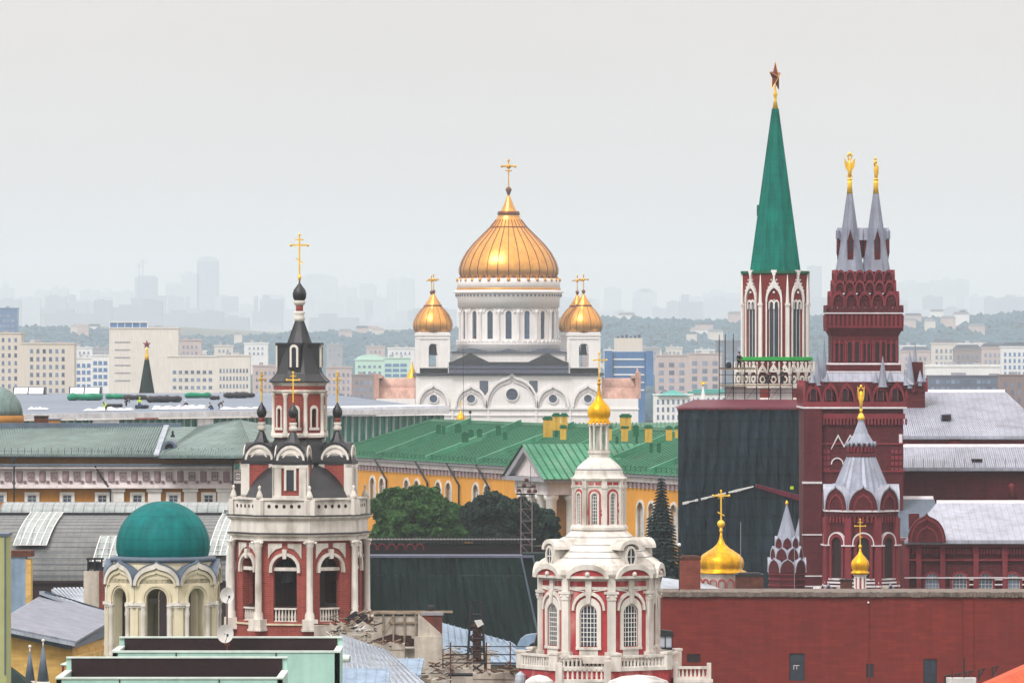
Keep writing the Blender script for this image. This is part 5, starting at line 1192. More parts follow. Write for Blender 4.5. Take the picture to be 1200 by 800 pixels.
# --- museum wings to the right
def wing(name, label, x0, x1, Y, ridge, eave, depth_eave, mat='silver_roof', hip=None, seam=90):
    """hall with a sloping silver roof: ridge and eave rows are given at the ridge and eave distances"""
    cx = (x0 + x1) / 2; t = Thing(name, label, 'building', cx, Y); Yr = Y + depth_eave
    A_, B_ = wpt(x0, eave, Y), wpt(x1, eave, Y); h0, h1 = hip or (0, 0)
    u = Y / F; D_ = ((x0 + h0 - 600) * u, Yr, CAMZ + (HOR - ridge) * Yr / F); C_ = ((x1 - h1 - 600) * u, Yr, D_[2])
    m = t.mb(); m.slab(A_, B_, C_, D_, .3); r_ = m.build('roof', mat)
    m = t.mb(); m.ribs_on(A_, B_, C_, D_, seam, .16, .14); m.build('roof_seams', mat, r_)
    m = t.mb(); m.world([(D_[0], Yr, D_[2] - .3), (C_[0], Yr, D_[2] - .3), (C_[0], Yr + depth_eave, A_[2]), (D_[0], Yr + depth_eave, A_[2])], [(0, 1, 2, 3)]); m.build('rear_roof', mat, r_)
    m = t.mm(); m.box(x0 * u - cx * u + .5, x1 * u - cx * u, .6, 2 * depth_eave, 0, A_[2] - .3); m.build('wall', 'museum')
    m = t.mm(); m.box(x0 * u - cx * u, x1 * u - cx * u, -.4, .2, A_[2] - .2, A_[2] + .1); m.build('gutter', 'silver_roof')
    for px in ((D_, C_),): m = t.mb(); m.world([(D_[0], Yr - .3, D_[2]), (C_[0], Yr - .3, D_[2]), (C_[0], Yr + .3, D_[2]), (D_[0], Yr + .3, D_[2]), (D_[0], Yr, D_[2] + .35), (C_[0], Yr, D_[2] + .35)], [(0, 1, 5, 4), (3, 2, 5, 4)]); m.build('ridge_cap', 'snow_white', r_)
    return t, A_, B_, C_, D_
t1, *q1 = wing('museum_hall', 'upper silver roofed museum hall with a single dark roof hatch', 1054, 1232, 640, 460, 512, 16, hip=(2, 40), seam=70)
m = t1.mb(); m.box(-30.5, -17, -1, 8, 513, 524); m.box(-89, 89, 2.5, 6, 513, 524); m.build('wall_band', 'museum_trim')
m = t1.mb(0, -30, 70); m.prism([(-6, 492), (-6, 486), (6, 485), (6, 492)], -14, 2); h_ = m.build('roof_hatch', 'silver'); m = t1.mb(0, -30, 55); m.box(-5.4, 5.4, -1, 0, 486.6, 491.6); m.build('hatch_opening', 'dark_brown', h_)
t2_, *q2 = wing('museum_gallery', 'lower silver roofed gallery below the upper museum hall', 1046, 1236, 615, 524, 549, 9, hip=(6, 0), seam=75)
m = t2_.mb(0, -1 + 1148 - 1141, 40); m.box(-6, 6, -16, -2, 538, 543); m.build('roof_hatch', 'dark_brown')
m = t2_.mb(); m.lathe([(1, 566), (4, 568), (3.2, 571), (3.2, 582)], 8, 44, -2); m.build('vent_niche', 'museum_trim')
m = t2_.mb(); [m.box(-95 + 12 * i, -94.5 + 12 * i, 0, .8, 537, 549) for i in range(16)]; m.build('snow_guard', 'slate_metal')
t3, *q3 = wing('museum_side_roof', 'blue grey sloping roof squeezed behind the dark keel gable', 1053, 1110, 590, 585, 630, 10, mat='slate_metal', hip=(6, 8), seam=26)
t4, *q4 = wing('museum_front_wing', 'front museum wing with silver roof, keel gable and arched windows', 1060, 1240, 570, 590, 634, 12, hip=(48, 0), seam=90)
u4 = 570 / F; z_ = lambda row: CAMZ + (HOR - row) * u4
m = t4.mb(); m.prism(shape('keel', -64, 44, 601, 635), -8, 8); kg = m.build('keel_gable', 'museum')
for a_, b_ in ((40, 36), (26, 23)):
    m = t4.mb(); m.band(shape('keel', -64, a_, 635 - a_ * .78, 635), shape('keel', -64, b_, 635 - b_ * .78, 635), -9, -7.9); m.build('gable_moulding', 'museum_trim', kg)
m = t4.mb(); m.box(-84, -72, 10, 20, 602, 620); m.build('gable_block', 'museum', kg)
m = t4.mb(); m.box(-88, 90, 3, 6.5, 638, 641); m.box(-88, 90, 3.5, 6.5, 655, 657)
for i in range(52): m.box(-88 + 3.5 * i, -86 + 3.5 * i, 3.6, 6.5, 643, 649)
for x in (-88, -73, -45, -6, 28, 60): m.box(x - 3, x + 3, 2.6, 6.5, 640, 720)
m.build('brick_relief', 'museum_trim')
for x in (-52, -20, 10, 42, 75)[1:]:
    x -= 4; m = t4.mb(); win(m, x - 1, 17, 672, 697, 6.0, 'arch', 4, 4, bar=.6, g='glass_far', sur=3, sm='museum_trim', sd=2); 
    m = t4.mb(); m.box(x + 10, x + 20, 2.8, 4.5, 678, 679.4); m.box(x + 10, x + 20, 2.8, 4.5, 684, 685.4); m.build('white_line', 'snow_white')
m = t4.mb(); win(m, -57, 16, 672, 697, 6.0, 'arch', 4, 4, bar=.6, g='glass_far', sur=3, sm='museum_trim', sd=2)
m = t4.mb(); m.box(-90, 90, 2.2, 6.5, 676, 677.4); m.build('white_line', 'snow_white')

# ================================================================== long red blind wall and what stands on it
t = Thing('red_wall_building', 'long plain red building with a grey eaves line and few windows', 'building', 990, 500)
g = GZ(500)
m = t.mb(-1.0); ops = [(-56, 18, 765, 797, 'rect'), (29.5, 8.5, 777, 793.5, 'rect'), (100, 16, 771.5, 801, 'rect'), (-177, 16, 766, 776, 'rect')]
m.wall(-215, 235, 695, g, 0, sorted(ops), 3); m.build('wall', 'redwall')
m = t.mb(-1.0); m.box(-215, 235, 3.2, 90, 699, g); m.build('rear_wall', 'redwall')
m = t.mb(-1.0); m.add([(-215, -2, 694), (235, -2, 694), (235, 90, 693), (-215, 90, 693), (-215, -2, 699), (235, -2, 699)], [(0, 1, 2, 3), (0, 1, 5, 4)]); rr = random.Random(4)
for i in range(110): x = -214 + i * 4.05; m.box(x, x + 3.4, -3 - rr.random(), 2, 692.6 + rr.random(), 698 + rr.random() * 1.4)
m.build('eaves', 'redwall_cap')
for cx, w, a, b, sh in ops[0:1] + ops[1:3]:
    m = t.mb(-1.0); win(m, cx, w, a, b, 2, 'rect', 2 if w > 10 else 1, 3, bar=.7, f='shadow_wood', sm='shadow_wood', name='window')
m = t.mb(-1.0); m.box(-185, -169, 1.5, 2.5, 766, 776); m.build('window', 'dark_brown')
for x in (29, 138, 151): m = t.mb(-1.0); m.tube((x - .3, -.8, 700), (x - .3, -.8, g), .45); m.build('drainpipe', 'redwall')
for x in (-60, -56.5): m = t.mb(-1.0); m.band([(x, 784), (x, 779), (x + 3.5, 779)], [(x + .6, 784), (x + .6, 779.6), (x + 3.5, 779.6)], 1.2, 1.5); m.build('sill_bracket', 'frieze')
m = t.mb(-1.0); m.sph(27.5, -2, 705.5, 1.3, 8); m.build('wall_lamp', 'c_white')
# roof clutter behind the eaves
t = Thing('metal_canopy_roof', 'low pale metal roof sloping beside the brick chimney', 'roof', 800, 510)
m = t.mb(); m.slab(wpt(772, 694, 507), wpt(860, 695, 507), wpt(830, 684, 520), wpt(776, 676, 520), .2); m.build('sheet', 'pale_metal')
m = t.mb(); m.box(-24, 50, 3, 60, 695, GZ(510)); m.build('wall', 'redwall')
chimney(808.5, 653, 692, 506, 12, 'square brick chimney between the spruce and the large gold dome', 'chimney_brick', 'rust', 'dark chimneys on the red building')
chimney(878, 673, 693, 508, 16, 'wide dark chimney block right of the large gold dome', 'rust', 'dark_iron', 'dark chimneys on the red building')
t = Thing('antenna_mast', 'thin antenna mast with a white ball before the spruce', 'mast', 796, 503)
m = t.mb(); m.tube((0, 0, 640), (0, 0, 706), .5); m.build('pole', 'dark_iron'); m = t.mb(); m.sph(0, 0, 638, 2.2); m.build('ball', 'c_white')
t = Thing('antenna_mast', 'thin bare antenna beside the large gold dome', 'mast', 868, 512); m = t.mb(); m.tube((0, 0, 611), (0, 0, 700), .35); m.build('pole', 'c_grey')
t = Thing('antenna_mast', 'thin grey antenna in front of the tented turret', 'mast', 931, 512); m = t.mb(); m.tube((0, 0, 640), (0, 0, 700), .3); m.build('pole', 'c_grey')

t = Thing('gold_dome', 'large bright golden onion dome with cross on a pale drum', 'dome', 845, 522)
pr = [(1, 623), (1.6, 628), (2.6, 632), (5, 637), (9.5, 641.5), (16, 645.5), (22, 649.5), (25.8, 654), (27, 659), (26.4, 664), (25, 667), (28.5, 668.5), (31, 670.5), (26, 671.5)]
m = t.mb(); m.lathe(pr, 48); dm = m.build('dome', 'gold_leaf')
m = t.mb(); m.sph(0, 0, 613.5, 4.6, 14); m.lathe([(2, 617), (1.4, 620), (2.4, 621), (1, 624)], 12); m.build('ball', 'gold', dm)
m = t.mb(); m.box(-.9, .9, -.6, .6, 575, 612); m.box(-9.5, 9.5, -.5, .5, 579.6, 581.4)
for x, z in ((-9.5, 580.5), (9.5, 580.5), (0, 575)): m.sph(x, 0, z, 1.5, 6)
m.prism([(-4, 599), (4, 603), (4, 604.6), (-4, 600.6)], -.4, .4);
for a, b in ((-3.5, 584), (3.5, 584), (-3.5, 577), (3.5, 577)): m.tube((0, 0, 580.5), (a, 0, b), .4, n=4)
m.build('cross', 'gold', dm)
m = t.mb(); m.lathe([(27, 671.4), (26, 673), (26, 720)], 32); dr = m.build('drum', 'white')
m = t.mb()
for k in range(16): m.turn(22.5 * k); m.band(shape('arch', 0, 9, 677, 700), shape('arch', 0, 7, 678.6, 700), -27, -25)
m.build('drum_arcade', 'crimson', dr)
m = t.mb(); m.box(-30, 30, -24, 40, 715, GZ(522)); m.build('base', 'crimson')

t = Thing('gold_dome', 'small golden onion dome on a slim white and red drum', 'dome', 1008, 518)
m = t.mb(); m.lathe([(.8, 641), (1.4, 645), (3, 649), (6.5, 653), (9.8, 657), (10.8, 661), (10, 666), (8.6, 668.6), (10.8, 670), (11, 671.5), (8, 673)], 32); dm = m.build('dome', 'gold_leaf')
m = t.mb(); m.sph(0, 0, 640, 2.2, 10); m.build('ball', 'gold', dm)
cross(t, 0, 0, 608, 640, 6.2, 'gold', dm, th=1.1)
m = t.mb(); 
for k in range(8): m.turn(45 * k); m.wall(-7 * math.tan(pi / 8), 7 * math.tan(pi / 8), 673, 700, -7, [(0, 2.6, 676, 690, 'arch')], 1.5)
m.turn(0); m.lathe([(8.4, 672.5), (8.4, 674)], 16); m.lathe([(9, 691), (10, 694), (10, 704)], 16); dr = m.build('drum', 'white_clean')
m = t.mb(); m.lathe([(5.6, 674), (5.6, 700)], 12); m.build('drum_core', 'crimson', dr)
m = t.mb(); m.box(-12, 12, -8, 14, 703, GZ(518)); m.build('base', 'crimson')
rr = random.Random(11)
for i, (x, w, lb, mt) in enumerate(((955, 14, 'heap of pale rubble and boards on the red building roof', 'canvas_white'), (985, 9, 'small pale rubble heap left of the small gold dome', 'plaster_old'), (1040, 12, 'low rubble heap right of the small gold dome', 'plaster_old'))):
    t = Thing('rubble_heap', lb, 'rubble', x, 512); m = t.mb()
    for k in range(16): a = rr.uniform(-w, w); h = rr.uniform(2, 8) * (1 - abs(a) / w * .6); s_ = rr.uniform(1, 3); m.rz = rr.uniform(0, 3); m.lathe([(s_ * .6, 695 - h - s_), (s_, 695 - h), (s_, 699)], 5, a, rr.uniform(-3, 3), smooth=False)
    m.build('heap', mt)
for x, w, lb in ((971, 11, 'small dark red roof gable left of the small gold dome'), (1044, 10, 'small dark red roof gable right of the small gold dome'), (992, 7, 'dark box shaped vent just left of the slim white drum')):
    t = Thing('roof_gable', lb, 'gable', x, 509); m = t.mb(); z = 684 if w > 7 else 680
    m.prism([(-w, 697), (0, z + 1.2), (w, 697)] if w > 7 else [(-w, 697), (-w, z), (w, z), (w, 697)], 0, 8); m.build('field', 'museum' if w > 7 else 'rust'); m = t.mb(); m.band([(-w - 1, 697), (0, z - .6), (w + 1, 697)], [(-w + 1, 697), (0, z + 1.6), (w - 1, 697)], -1.5, 9) if w > 7 else m.box(-w - 1, w + 1, -1, 9, z - 1.6, z); m.build('edge', 'silver' if w > 7 else 'dark_iron')
# ================================================================== trading house with the copper roof, left
t = Thing('trading_house', 'long ochre building with a weathered copper roof and white ornamented frieze', 'building', 150, 620)
g = ground_row(620)
def roofsheet(t, a, b, c, d, mat, n, name='roof', w=.12, h=.12, seam=None):
    m = t.mb(); m.slab(a, b, c, d, .2); r_ = m.build(name, mat)
    m = t.mb(); m.ribs_on(a, b, c, d, n, w, h); m.build('roof_seams', seam or mat, r_); return r_
Yf, Yb = 617, 640
r1 = roofsheet(t, wpt(-20, 533, Yf), wpt(183, 533.5, Yf), wpt(200, 499.5, Yb), wpt(-30, 503, Yb), 'copper_roof', 75)
r2 = roofsheet(t, wpt(185, 534.5, Yf - 4), wpt(300, 534.5, Yf - 4), wpt(282, 492, Yb), wpt(232, 500, Yb), 'copper_roof', 38)
m = t.mb(); m.world([wpt(185, 534.5, Yf - 4), wpt(232, 500, Yb), wpt(196, 499.6, Yb), wpt(183, 533.4, Yf)], [(0, 1, 2, 3)]); m.world([wpt(300, 534.5, Yf - 4), wpt(282, 492, Yb), wpt(330, 500, Yb + 10), wpt(330, 534, Yf)], [(0, 1, 2, 3)]); m.build('roof_flank', 'copper_roof')
m = t.mb(); m.world([wpt(180, 534, Yf - 4.3), wpt(186, 534, Yf - 4.3), wpt(198, 499.5, Yb - .4), wpt(192, 499.5, Yb - .4), wpt(180, 532, Yf - 4.3), wpt(186, 532, Yf - 4.3), wpt(198, 497.5, Yb - .4), wpt(192, 497.5, Yb - .4)], [(4, 5, 6, 7), (0, 4, 7, 3), (1, 5, 6, 2), (0, 1, 5, 4)]); m.build('valley_flashing', 'pale_metal')
m = t.mb(); m.box(-180, 50, Yb / t.u - 620 / t.u - 3, Yb / t.u - 620 / t.u + 4, 498.5, 504.5)
m.build('ridge_ledge', 'slate_metal')
m = t.mb(0, 0, -30)
for i in range(36): x = -150 + i * 15.6 / 2; m.tube((x, 0, 534), (x, 3, 524), .35, n=4)
m.tube((-170, 0, 528), (140, 0, 528), .15, n=4); m.build('snow_guard', 'dark_iron')
m = t.mb(0, 49, 60); m.lathe([(.6, 505), (1.3, 507), (1.3, 511)], 8); m.box(-2.4, 2.4, -2, 2, 510.5, 513); m.build('roof_vent', 'dark_iron')
m = t.mb(0, 49, -4); m.band(shape('arch', 0, 16, 516, 532), shape('arch', 0, 10, 519, 532), -8, 60); d_ = m.build('dormer', 'slate_metal'); m = t.mb(0, 49, -4); m.prism(shape('arch', 0, 10, 519, 532), -4, -3); m.build('dormer_window', 'dark_iron', d_)
m = t.mb(); m.tube((-170, -36, 534.5), (34, -36, 535), 1.1); m.tube((34, -40, 536), (150, -40, 536.5), 1.1); m.build('gutter', 'dark_iron')
m = t.mb(); m.box(-170, 130, -20, 260, 535, 542.5); m.build('attic_wall', 'ochre')
m = t.mb(); m.box(-170, 126, -44, 0, 542.4, 544.6); m.build('attic_ledge', 'slate_metal')
m = t.mb(); m.box(-170, 124, -34, 0, 544.6, 571); m.build('frieze', 'frieze')
m = t.mb(); m.box(-170, 126, -42, -34, 545, 548); m.box(-170, 125, -37, -34, 566.5, 569.5); m.box(-170, 125, -40, -34, 569.5, 571); m.build('cornice', 'frieze')
m = t.mb()
for i in range(22):
    x = -151 + i * 13.4
    if i % 2: m.band([(x - 4, 562), (x - 4, 552), (x + 4, 552), (x + 4, 562), (x - 4, 562)], [(x - 2.6, 560.6), (x - 2.6, 553.4), (x + 2.6, 553.4), (x + 2.6, 560.6), (x - 2.6, 560.6)], -36, -34)
    else: m.lathe([(3.8, 551), (3.8, 552), (4, 552), (4, 563), (3, 564)], 10, x, -33, smooth=False)
    m.band(shape('round', x, 4, 555, 559), shape('round', x, 2, 556, 558), -36.4, -34)
    for k in range(4): m.box(x + 5.6 + .9 * k - 1, x + 6.1 + .9 * k - 1, -36, -34, 562, 565.5)
m.build('frieze_ornament', 'frieze_relief')
m = t.mb(); ops = [(x - 150, 10.5, 579, 587, 'rect') for x in (2, 40, 81, 122)] + [(x - 150, 10.5, 579, 587, 'rect') for x in (163, 205, 246)]
m.wall(-170, 124, 571, g, -30, ops, 2); m.build('wall', 'ochre')
m = t.mb(); m.box(-169, 123, -26, 250, 572, g); m.build('inner_wall', 'shadow_wood')
for o in ops: m = t.mb(); win(m, *o[:4], -29, 'rect', 2, 2, bar=.8, g='glass_far', f='white_clean', sur=3.4, sm='white_clean', sd=2, th=.8)
for x in (140, 183, 225, 264): m = t.mb(); m.box(x - 157.5, x - 142.5, -35, -30, 574, g); m.box(x - 159, x - 141, -37, -30, 571, 575); m.build('pilaster', 'white_clean')
for x, e in ((20, 1), (132, -1), (275, 1)):
    m = t.mb(); x -= 150
    if e < 0: m.tube((x - 18, -43, 544), (x - 14, -38, 552), 1); m.tube((x - 14, -38, 552), (x, -38, 573), 1); m.tube((x, -38, 573), (x, -38, 590), 1)
    else: m.tube((x, -43, 536), (x, -43, 590), .9); m.box(x - 3, x + 3, -46, -42, 534, 539)
    m.build('drainpipe', 'dark_iron')
t = Thing('rooftop_shed', 'rust red rooftop box standing between dome and copper roof', 'roof shed', 48, 660)
m = t.mb(); m.box(-8, 8, 0, 10, 488, 503); m.box(-6, -2, 3, 8, 503, ground_row(660)); m.box(3, 6, 3, 8, 503, ground_row(660)); m.build('box', 'rust'); m = t.mb(); m.box(-8.6, 8.6, -1, 11, 487, 488.4); m.build('lid', 'dark_iron')
t = Thing('rooftop_shed', 'small yellow rooftop cabin right of the rust red box', 'roof shed', 63, 665)
m = t.mb(); m.box(-7, 7, 0, 12, 492, ground_row(665)); m.build('box', 'ochre'); m = t.mb(); m.box(-8, 8, -1, 13, 490.6, 492); m.build('lid', 'slate_metal')
t = Thing('rooftop_shed', 'dark low rooftop plant strip right of the yellow cabin', 'roof shed', 30, 668)
m = t.mb(); m.box(-34, 30, 2, 12, 498, ground_row(668)); m.build('box', 'slate_metal')

# glass vaulted roofs of the arcade
t = Thing('arcade_roof', 'long glass barrel vault of the arcade, grey with fine glazing bars', 'glass roof', 130, 560)
g = ground_row(560); x0, x1 = -150, 134
def vault(t, x0, x1, top, bot, dep, mat, nb, nr, name, bar=.35, barmat='silver', y0=0, seg=10, par=None):
    prof = [(y0 + dep * (1 - cos(pi / 2 * i / seg)), bot - (bot - top) * sin(pi / 2 * i / seg)) for i in range(seg + 1)]
    m = t.mb(); m.add([(x, y, z) for x in (x0, x1) for y, z in prof], [(i, i + 1, seg + 2 + i, seg + 1 + i) for i in range(seg)], True); o = m.build(name, mat, par)
    m = t.mb()
    for k in range(nb + 1):
        x = x0 + (x1 - x0) * k / nb
        for (ya, za), (yb, zb) in zip(prof, prof[1:]): m.tube((x, ya - .3, za), (x, yb - .3, zb), bar, n=4)
    for k in range(nr + 1):
        i = k * seg / nr; a = pi / 2 * k / nr; y, z = y0 + dep * (1 - cos(a)), bot - (bot - top) * sin(a); m.tube((x0, y - .3, z), (x1, y - .3, z), bar * .8, n=4)
    m.build('glazing_bars', barmat, o); return o
vault(t, x0, x1, 610, 682, 230, 'glass_vault', 34, 16, 'vault', .32, 'slate_metal', seg=14)
vault(t, x0, 128, 596, 607, 60, 'glass_roof', 40, 2, 'upper_glazing', .3, 'c_grey', y0=235)
m = t.mb(); m.box(x0, x1, 228, 240, 607, 612); m.build('ledge', 'dark_iron')
m = t.mb(); m.box(x0, x1, 1, 20, 681, g); m.box(x0, x1, -2, 1, 680, 683); m.build('wall', 'dark_brown')
def skylight(x0, x1, ra, rb, nx, nz, label):
    t_ = Thing('skylight', label, 'skylight', (x0 + x1) / 2, 556); w = (x1 - x0) / 2
    # follows the vault: rows to depth
    def on(row): s_ = min(.999, max(0, (682 - row) / 72)); return 230 * (1 - math.sqrt(1 - s_ * s_)) + 50
    m = t_.mb(); rows = [rb - (rb - ra) * i / nz for i in range(nz + 1)]
    P_ = lambda x, r: (x + (rb - r) * .2, on(r) - 10 - (560 - 556) / t_.u * 0, r)
    m.add([P_(x, r) for r in rows for x in (-w, w)], [(2 * i, 2 * i + 1, 2 * i + 3, 2 * i + 2) for i in range(nz)]); m.build('glass', 'glass_roof')
    m = t_.mb()
    for i in range(nx + 1):
        x = -w + 2 * w * i / nx
        for a, b in zip(rows, rows[1:]): pa, pb = P_(x, a), P_(x, b); m.tube((pa[0], pa[1] - 1, pa[2]), (pb[0], pb[1] - 1, pb[2]), .7, n=4)
    for r in rows: pa, pb = P_(-w, r), P_(w, r); m.tube((pa[0], pa[1] - 1, pa[2]), (pb[0], pb[1] - 1, pb[2]), .5, n=4)
    m.build('frame', 'white_clean')
skylight(9, 48, 607, 641, 5, 5, 'large white framed skylight bulging from the vault at far left')
skylight(104, 140, 631, 665, 4, 5, 'white framed skylight left of the teal dome')
skylight(240, 262, 604, 652, 3, 9, 'tall white framed skylight between teal dome and red belfry')
t = Thing('stair_house', 'pale blue metal clad stair house left of the vault', 'roof house', 20, 500)
m = t.mb(); m.box(-14, 10, 0, 30, 652, ground_row(500)); m.build('wall', 'blue_metal'); m = t.mb(); m.box(10, 16, 0, 28, 655, ground_row(500)); m.build('side_wall', 'old_yellow'); m = t.mb(); m.box(-16, 18, -2, 32, 645, 652); m.build('parapet', 'rust')

# ================================================================== red and white bell tower with black roofs
t = Thing('bell_tower', 'red and white bell tower with black tent roof, small onions and gold crosses', 'bell tower', 351, 450)
g = ground_row(450); R = 79; PH = 10.5
def bt(rz=0, ox=0, oy=0): return t.mb(rz, ox, oy)
def oc(top, r0, r1, bot, mat, name, ph=PH, par=None): m = bt(); m.lathe([(r0, top), (r1, bot)], 8, phase=ph, smooth=False); return m.build(name, mat, par)
ap = R * cos(pi / 8); hw = R * sin(pi / 8); f0_ = PH - 22.5
m = bt()
for k in range(8): m.turn(f0_ + 45 * k); m.wall(-hw * .97, hw * .97, 628, 727, -ap + 4, [(0, 28, 650, 726, 'arch')], 9)
m.build('arcade_wall', 'brick_red')
m = bt(); m.lathe([(R - 1, 725), (R - 1, 746), (R + 1, 747), (R + 1, g)], 8, phase=PH, smooth=False); m.build('base', 'brick_red')
m = bt(); m.lathe([(30, 628), (30, 727)], 8, phase=PH, smooth=False); m.build('shade_core', 'shadow_wood')  # added dark core, gives the open arches a shaded interior
m = bt(); m.lathe([(R - 8, 626), (R - 8, 630)], 8, phase=PH, smooth=False); m.lathe([(R - 8, 708), (R - 8, 712)], 8, phase=PH, smooth=False); m.build('inner_floor', 'shadow_wood')
m = bt(); m.lathe([(R + 4, 745), (R + 4, 752), (R, 753)], 8, phase=PH, smooth=False); m.build('plinth_band', 'cream')
for k in range(8):
    m = bt(PH + 45 * k); column(m, 0, -R - 1, 631, 727, 4.0, 8, 14); m.box(-8.5, 8.5, -R - 9, -R + 4, 722, 735); m.box(-9.5, 9.5, -R - 10, -R + 4, 733, 735.5)
    for sx in (-1, 1): m.tube((sx * 5.5, -R - 4, 634), (sx * 8, -R - 4, 632.5), 1.4)
    m.build('column', 'white')
    m = bt(f0_ + 45 * k); m.band(shape('arch', 0, 37, 645, 668), shape('arch', 0, 30, 648.5, 668), -ap + .5, -ap + 5); m.prism([(-2, 652), (-2.8, 641), (2.8, 641), (2, 652)], -ap - .5, -ap + 4)
    m.band([(-20, 634), (-20, 650), (-18.5, 650)], [(-20, 634), (-19, 640), (-18.4, 650)], 0, 0) if False else None
    for sx in (-1, 1): m.prism([(sx * 20, 634), (sx * 3.5, 634), (sx * 3.5, 639), (sx * 11, 641), (sx * 17, 647), (sx * 20, 652)], -ap + 2.2, -ap + 4.2)
    m.box(-14, 14, -ap + 5, -ap + 8, 662, 666); m.build('arch_moulding', 'white')
    m = bt(f0_ + 45 * k); balusters(m, -13.5, 13.5, -ap + 7, 709, 726, 7, 'white', r=2.2, rail=2)
    m = bt(f0_ + 45 * k); m.box(-23, 23, -ap - 1, -ap + 4, 727, 729); m.build('sill_band', 'cream')
for x, y, lb in ((-12, -34, 1), (-42, -20, 0)):
    m = bt(); m.lathe([(1, 655), (2.4, 657), (4, 660), (4.8, 668), (6, 675), (8.5, 680), (8, 681)], 16, x, y, cap=False); m.tube((x, y, 640), (x, y, 656), .7); m.build('bell', 'bronze')
m = bt(); m.lathe([(R + 1, 622), (R + 6, 623.5), (R + 5, 625.5), (R + 1.5, 627), (R + 1.5, 631)], 8, phase=PH, smooth=False); m.build('architrave', 'white')
m = bt(); m.lathe([(R + 2, 607), (R + 2, 622.5)], 8, phase=PH, smooth=False); m.lathe([(R + 7, 602.6), (R + 7.5, 604), (R + 3, 607.5)], 8, phase=PH, smooth=False); m.build('entablature', 'white')
m = bt(); m.lathe([(R - 4, 601), (R + 8, 601.5), (R + 8, 602.8)], 8, phase=PH, smooth=False); m.lathe([(R + 1, 621.5), (R + 6.5, 622.4), (R + 6.5, 623.6)], 8, phase=PH, smooth=False); m.build('metal_flashing', 'black_roof')
a2 = (R + 1) * cos(pi / 8); h2 = (R + 1) * sin(pi / 8)
for k in range(8):
    m = bt(f0_ + 45 * k); m.box(-h2, h2, -a2, -a2 + 4, 584, 602); m.box(-h2 - 1, h2 + 1, -a2 - 1.6, -a2 + 5, 581.6, 584.2)
    for sx in (-1, 1): m.box(sx * h2 - 6, sx * h2 + 6, -a2 - 1, -a2 + 3, 584, 602)
    p_ = m.build('parapet', 'white')
    m = bt(f0_ + 45 * k); [m.prism(shape('round', -18 + 9 * i, 4, 589, 593.5)[:-1], -a2 - .15, -a2) for i in range(5)]; m.build('parapet_holes', 'dark_brown', p_)
    m = bt(PH + 45 * k); m.lathe([(.5, 567), (2.2, 569.5), (1, 572), (2.5, 575), (3.8, 579), (4.4, 582.5)], 10, 0, -R + 1); m.build('finial', 'white')
m = bt(); m.lathe([(10, 536), (26, 541), (40, 548), (51, 558), (59, 570), (64, 582), (78, 584)], 32); m.build('swept_roof', 'black_roof')
# four arms with dormers
arms = [(-7.5, 'front'), (82.5, 'right'), (172.5, 'rear'), (-97.5, 'left')]
for a, _n in arms:
    m = bt(a); m.box(-20, 20, -64, 0, 543, 582); m.build('arm_wall', 'brick_red')
    for sx in (-1, 1):
        m = bt(a); m.box(sx * 15.5 - 5, sx * 15.5 + 5, -66, -58, 543, 582); [m.box(-21 if sx < 0 else 18.5, -18.5 if sx < 0 else 21, ya, yb, 543, 582) for ya, yb in ((-66, -56), (-33, -26))]; m.build('arm_pilaster', 'white')
    m = bt(a)
    m.box(-21, 21, -66.5, -58, 543.6, 547); m.box(-21, 21, -66.2, -58, 579, 582); m.build('arm_moulding', 'white')
    m = bt(a); win(m, 0, 9, 549, 573, -64.8, 'rect', 0, 0, sur=2.6, sm='white', g='glass')

for k in range(4):
    an = -7.5 + 90 * k; ox, oy = 45 * sin(rad(an)), -45 * cos(rad(an))
    m = bt(-7.5, ox, oy)
    for q in (0, 90): m.turn(-7.5 + q); m.prism(shape('seg', 0, 40, 517.5, 541), -17.5, 17.5)
    kg = m.build('cross_vault', 'black_roof')
    m = bt(-7.5, ox, oy); m.box(-21, 21, -21, 21, 540, 543.5); m.build('black_cornice', 'black_roof', kg)
    for q in range(4):
        m = bt(-7.5 + 90 * q, ox, oy); m.prism(shape('seg', 0, 34, 521, 540), -18.4, -17.2); m.band(shape('seg', 0, 34, 520.6, 540), shape('seg', 0, 29, 524, 540), -19.6, -18.2); m.band(shape('seg', 0, 22, 528.4, 540), shape('seg', 0, 19, 530.4, 540), -19.2, -18.2); m.build('shell_gable', 'white', kg)
for k in range(4):
    a = rad(-7.5 + 90 * k); ox, oy = 45 * sin(a), -45 * cos(a)
    m = bt(0, ox, oy); m.lathe([(2.2, 503), (4, 507), (7, 514), (12, 521), (15, 526), (16, 530)], 8, phase=15, smooth=False); oo = m.build('bell_roof', 'black_roof')
    m = bt(0, ox, oy); m.lathe([(3.4, 487), (3.4, 495)], 10); m.build('onion_neck', 'brick_red', oo)
    m = bt(0, ox, oy); m.lathe([(4.4, 494.5), (4.8, 496), (3.6, 498), (4.8, 500), (5.4, 503), (3.6, 504.5)], 10); m.build('neck_moulding', 'white', oo)
    m = bt(0, ox, oy); m.lathe([(.4, 470), (1, 472), (2.2, 474.5), (4.6, 478), (6, 482), (5.4, 486), (3.6, 489)], 16); m.build('onion', 'black_roof', oo)
    cr = cross(t, ox, oy, 436, 471, 7.4, 'gold', oo, th=1.5, yaw=(0, 62, 0, 62)[k])
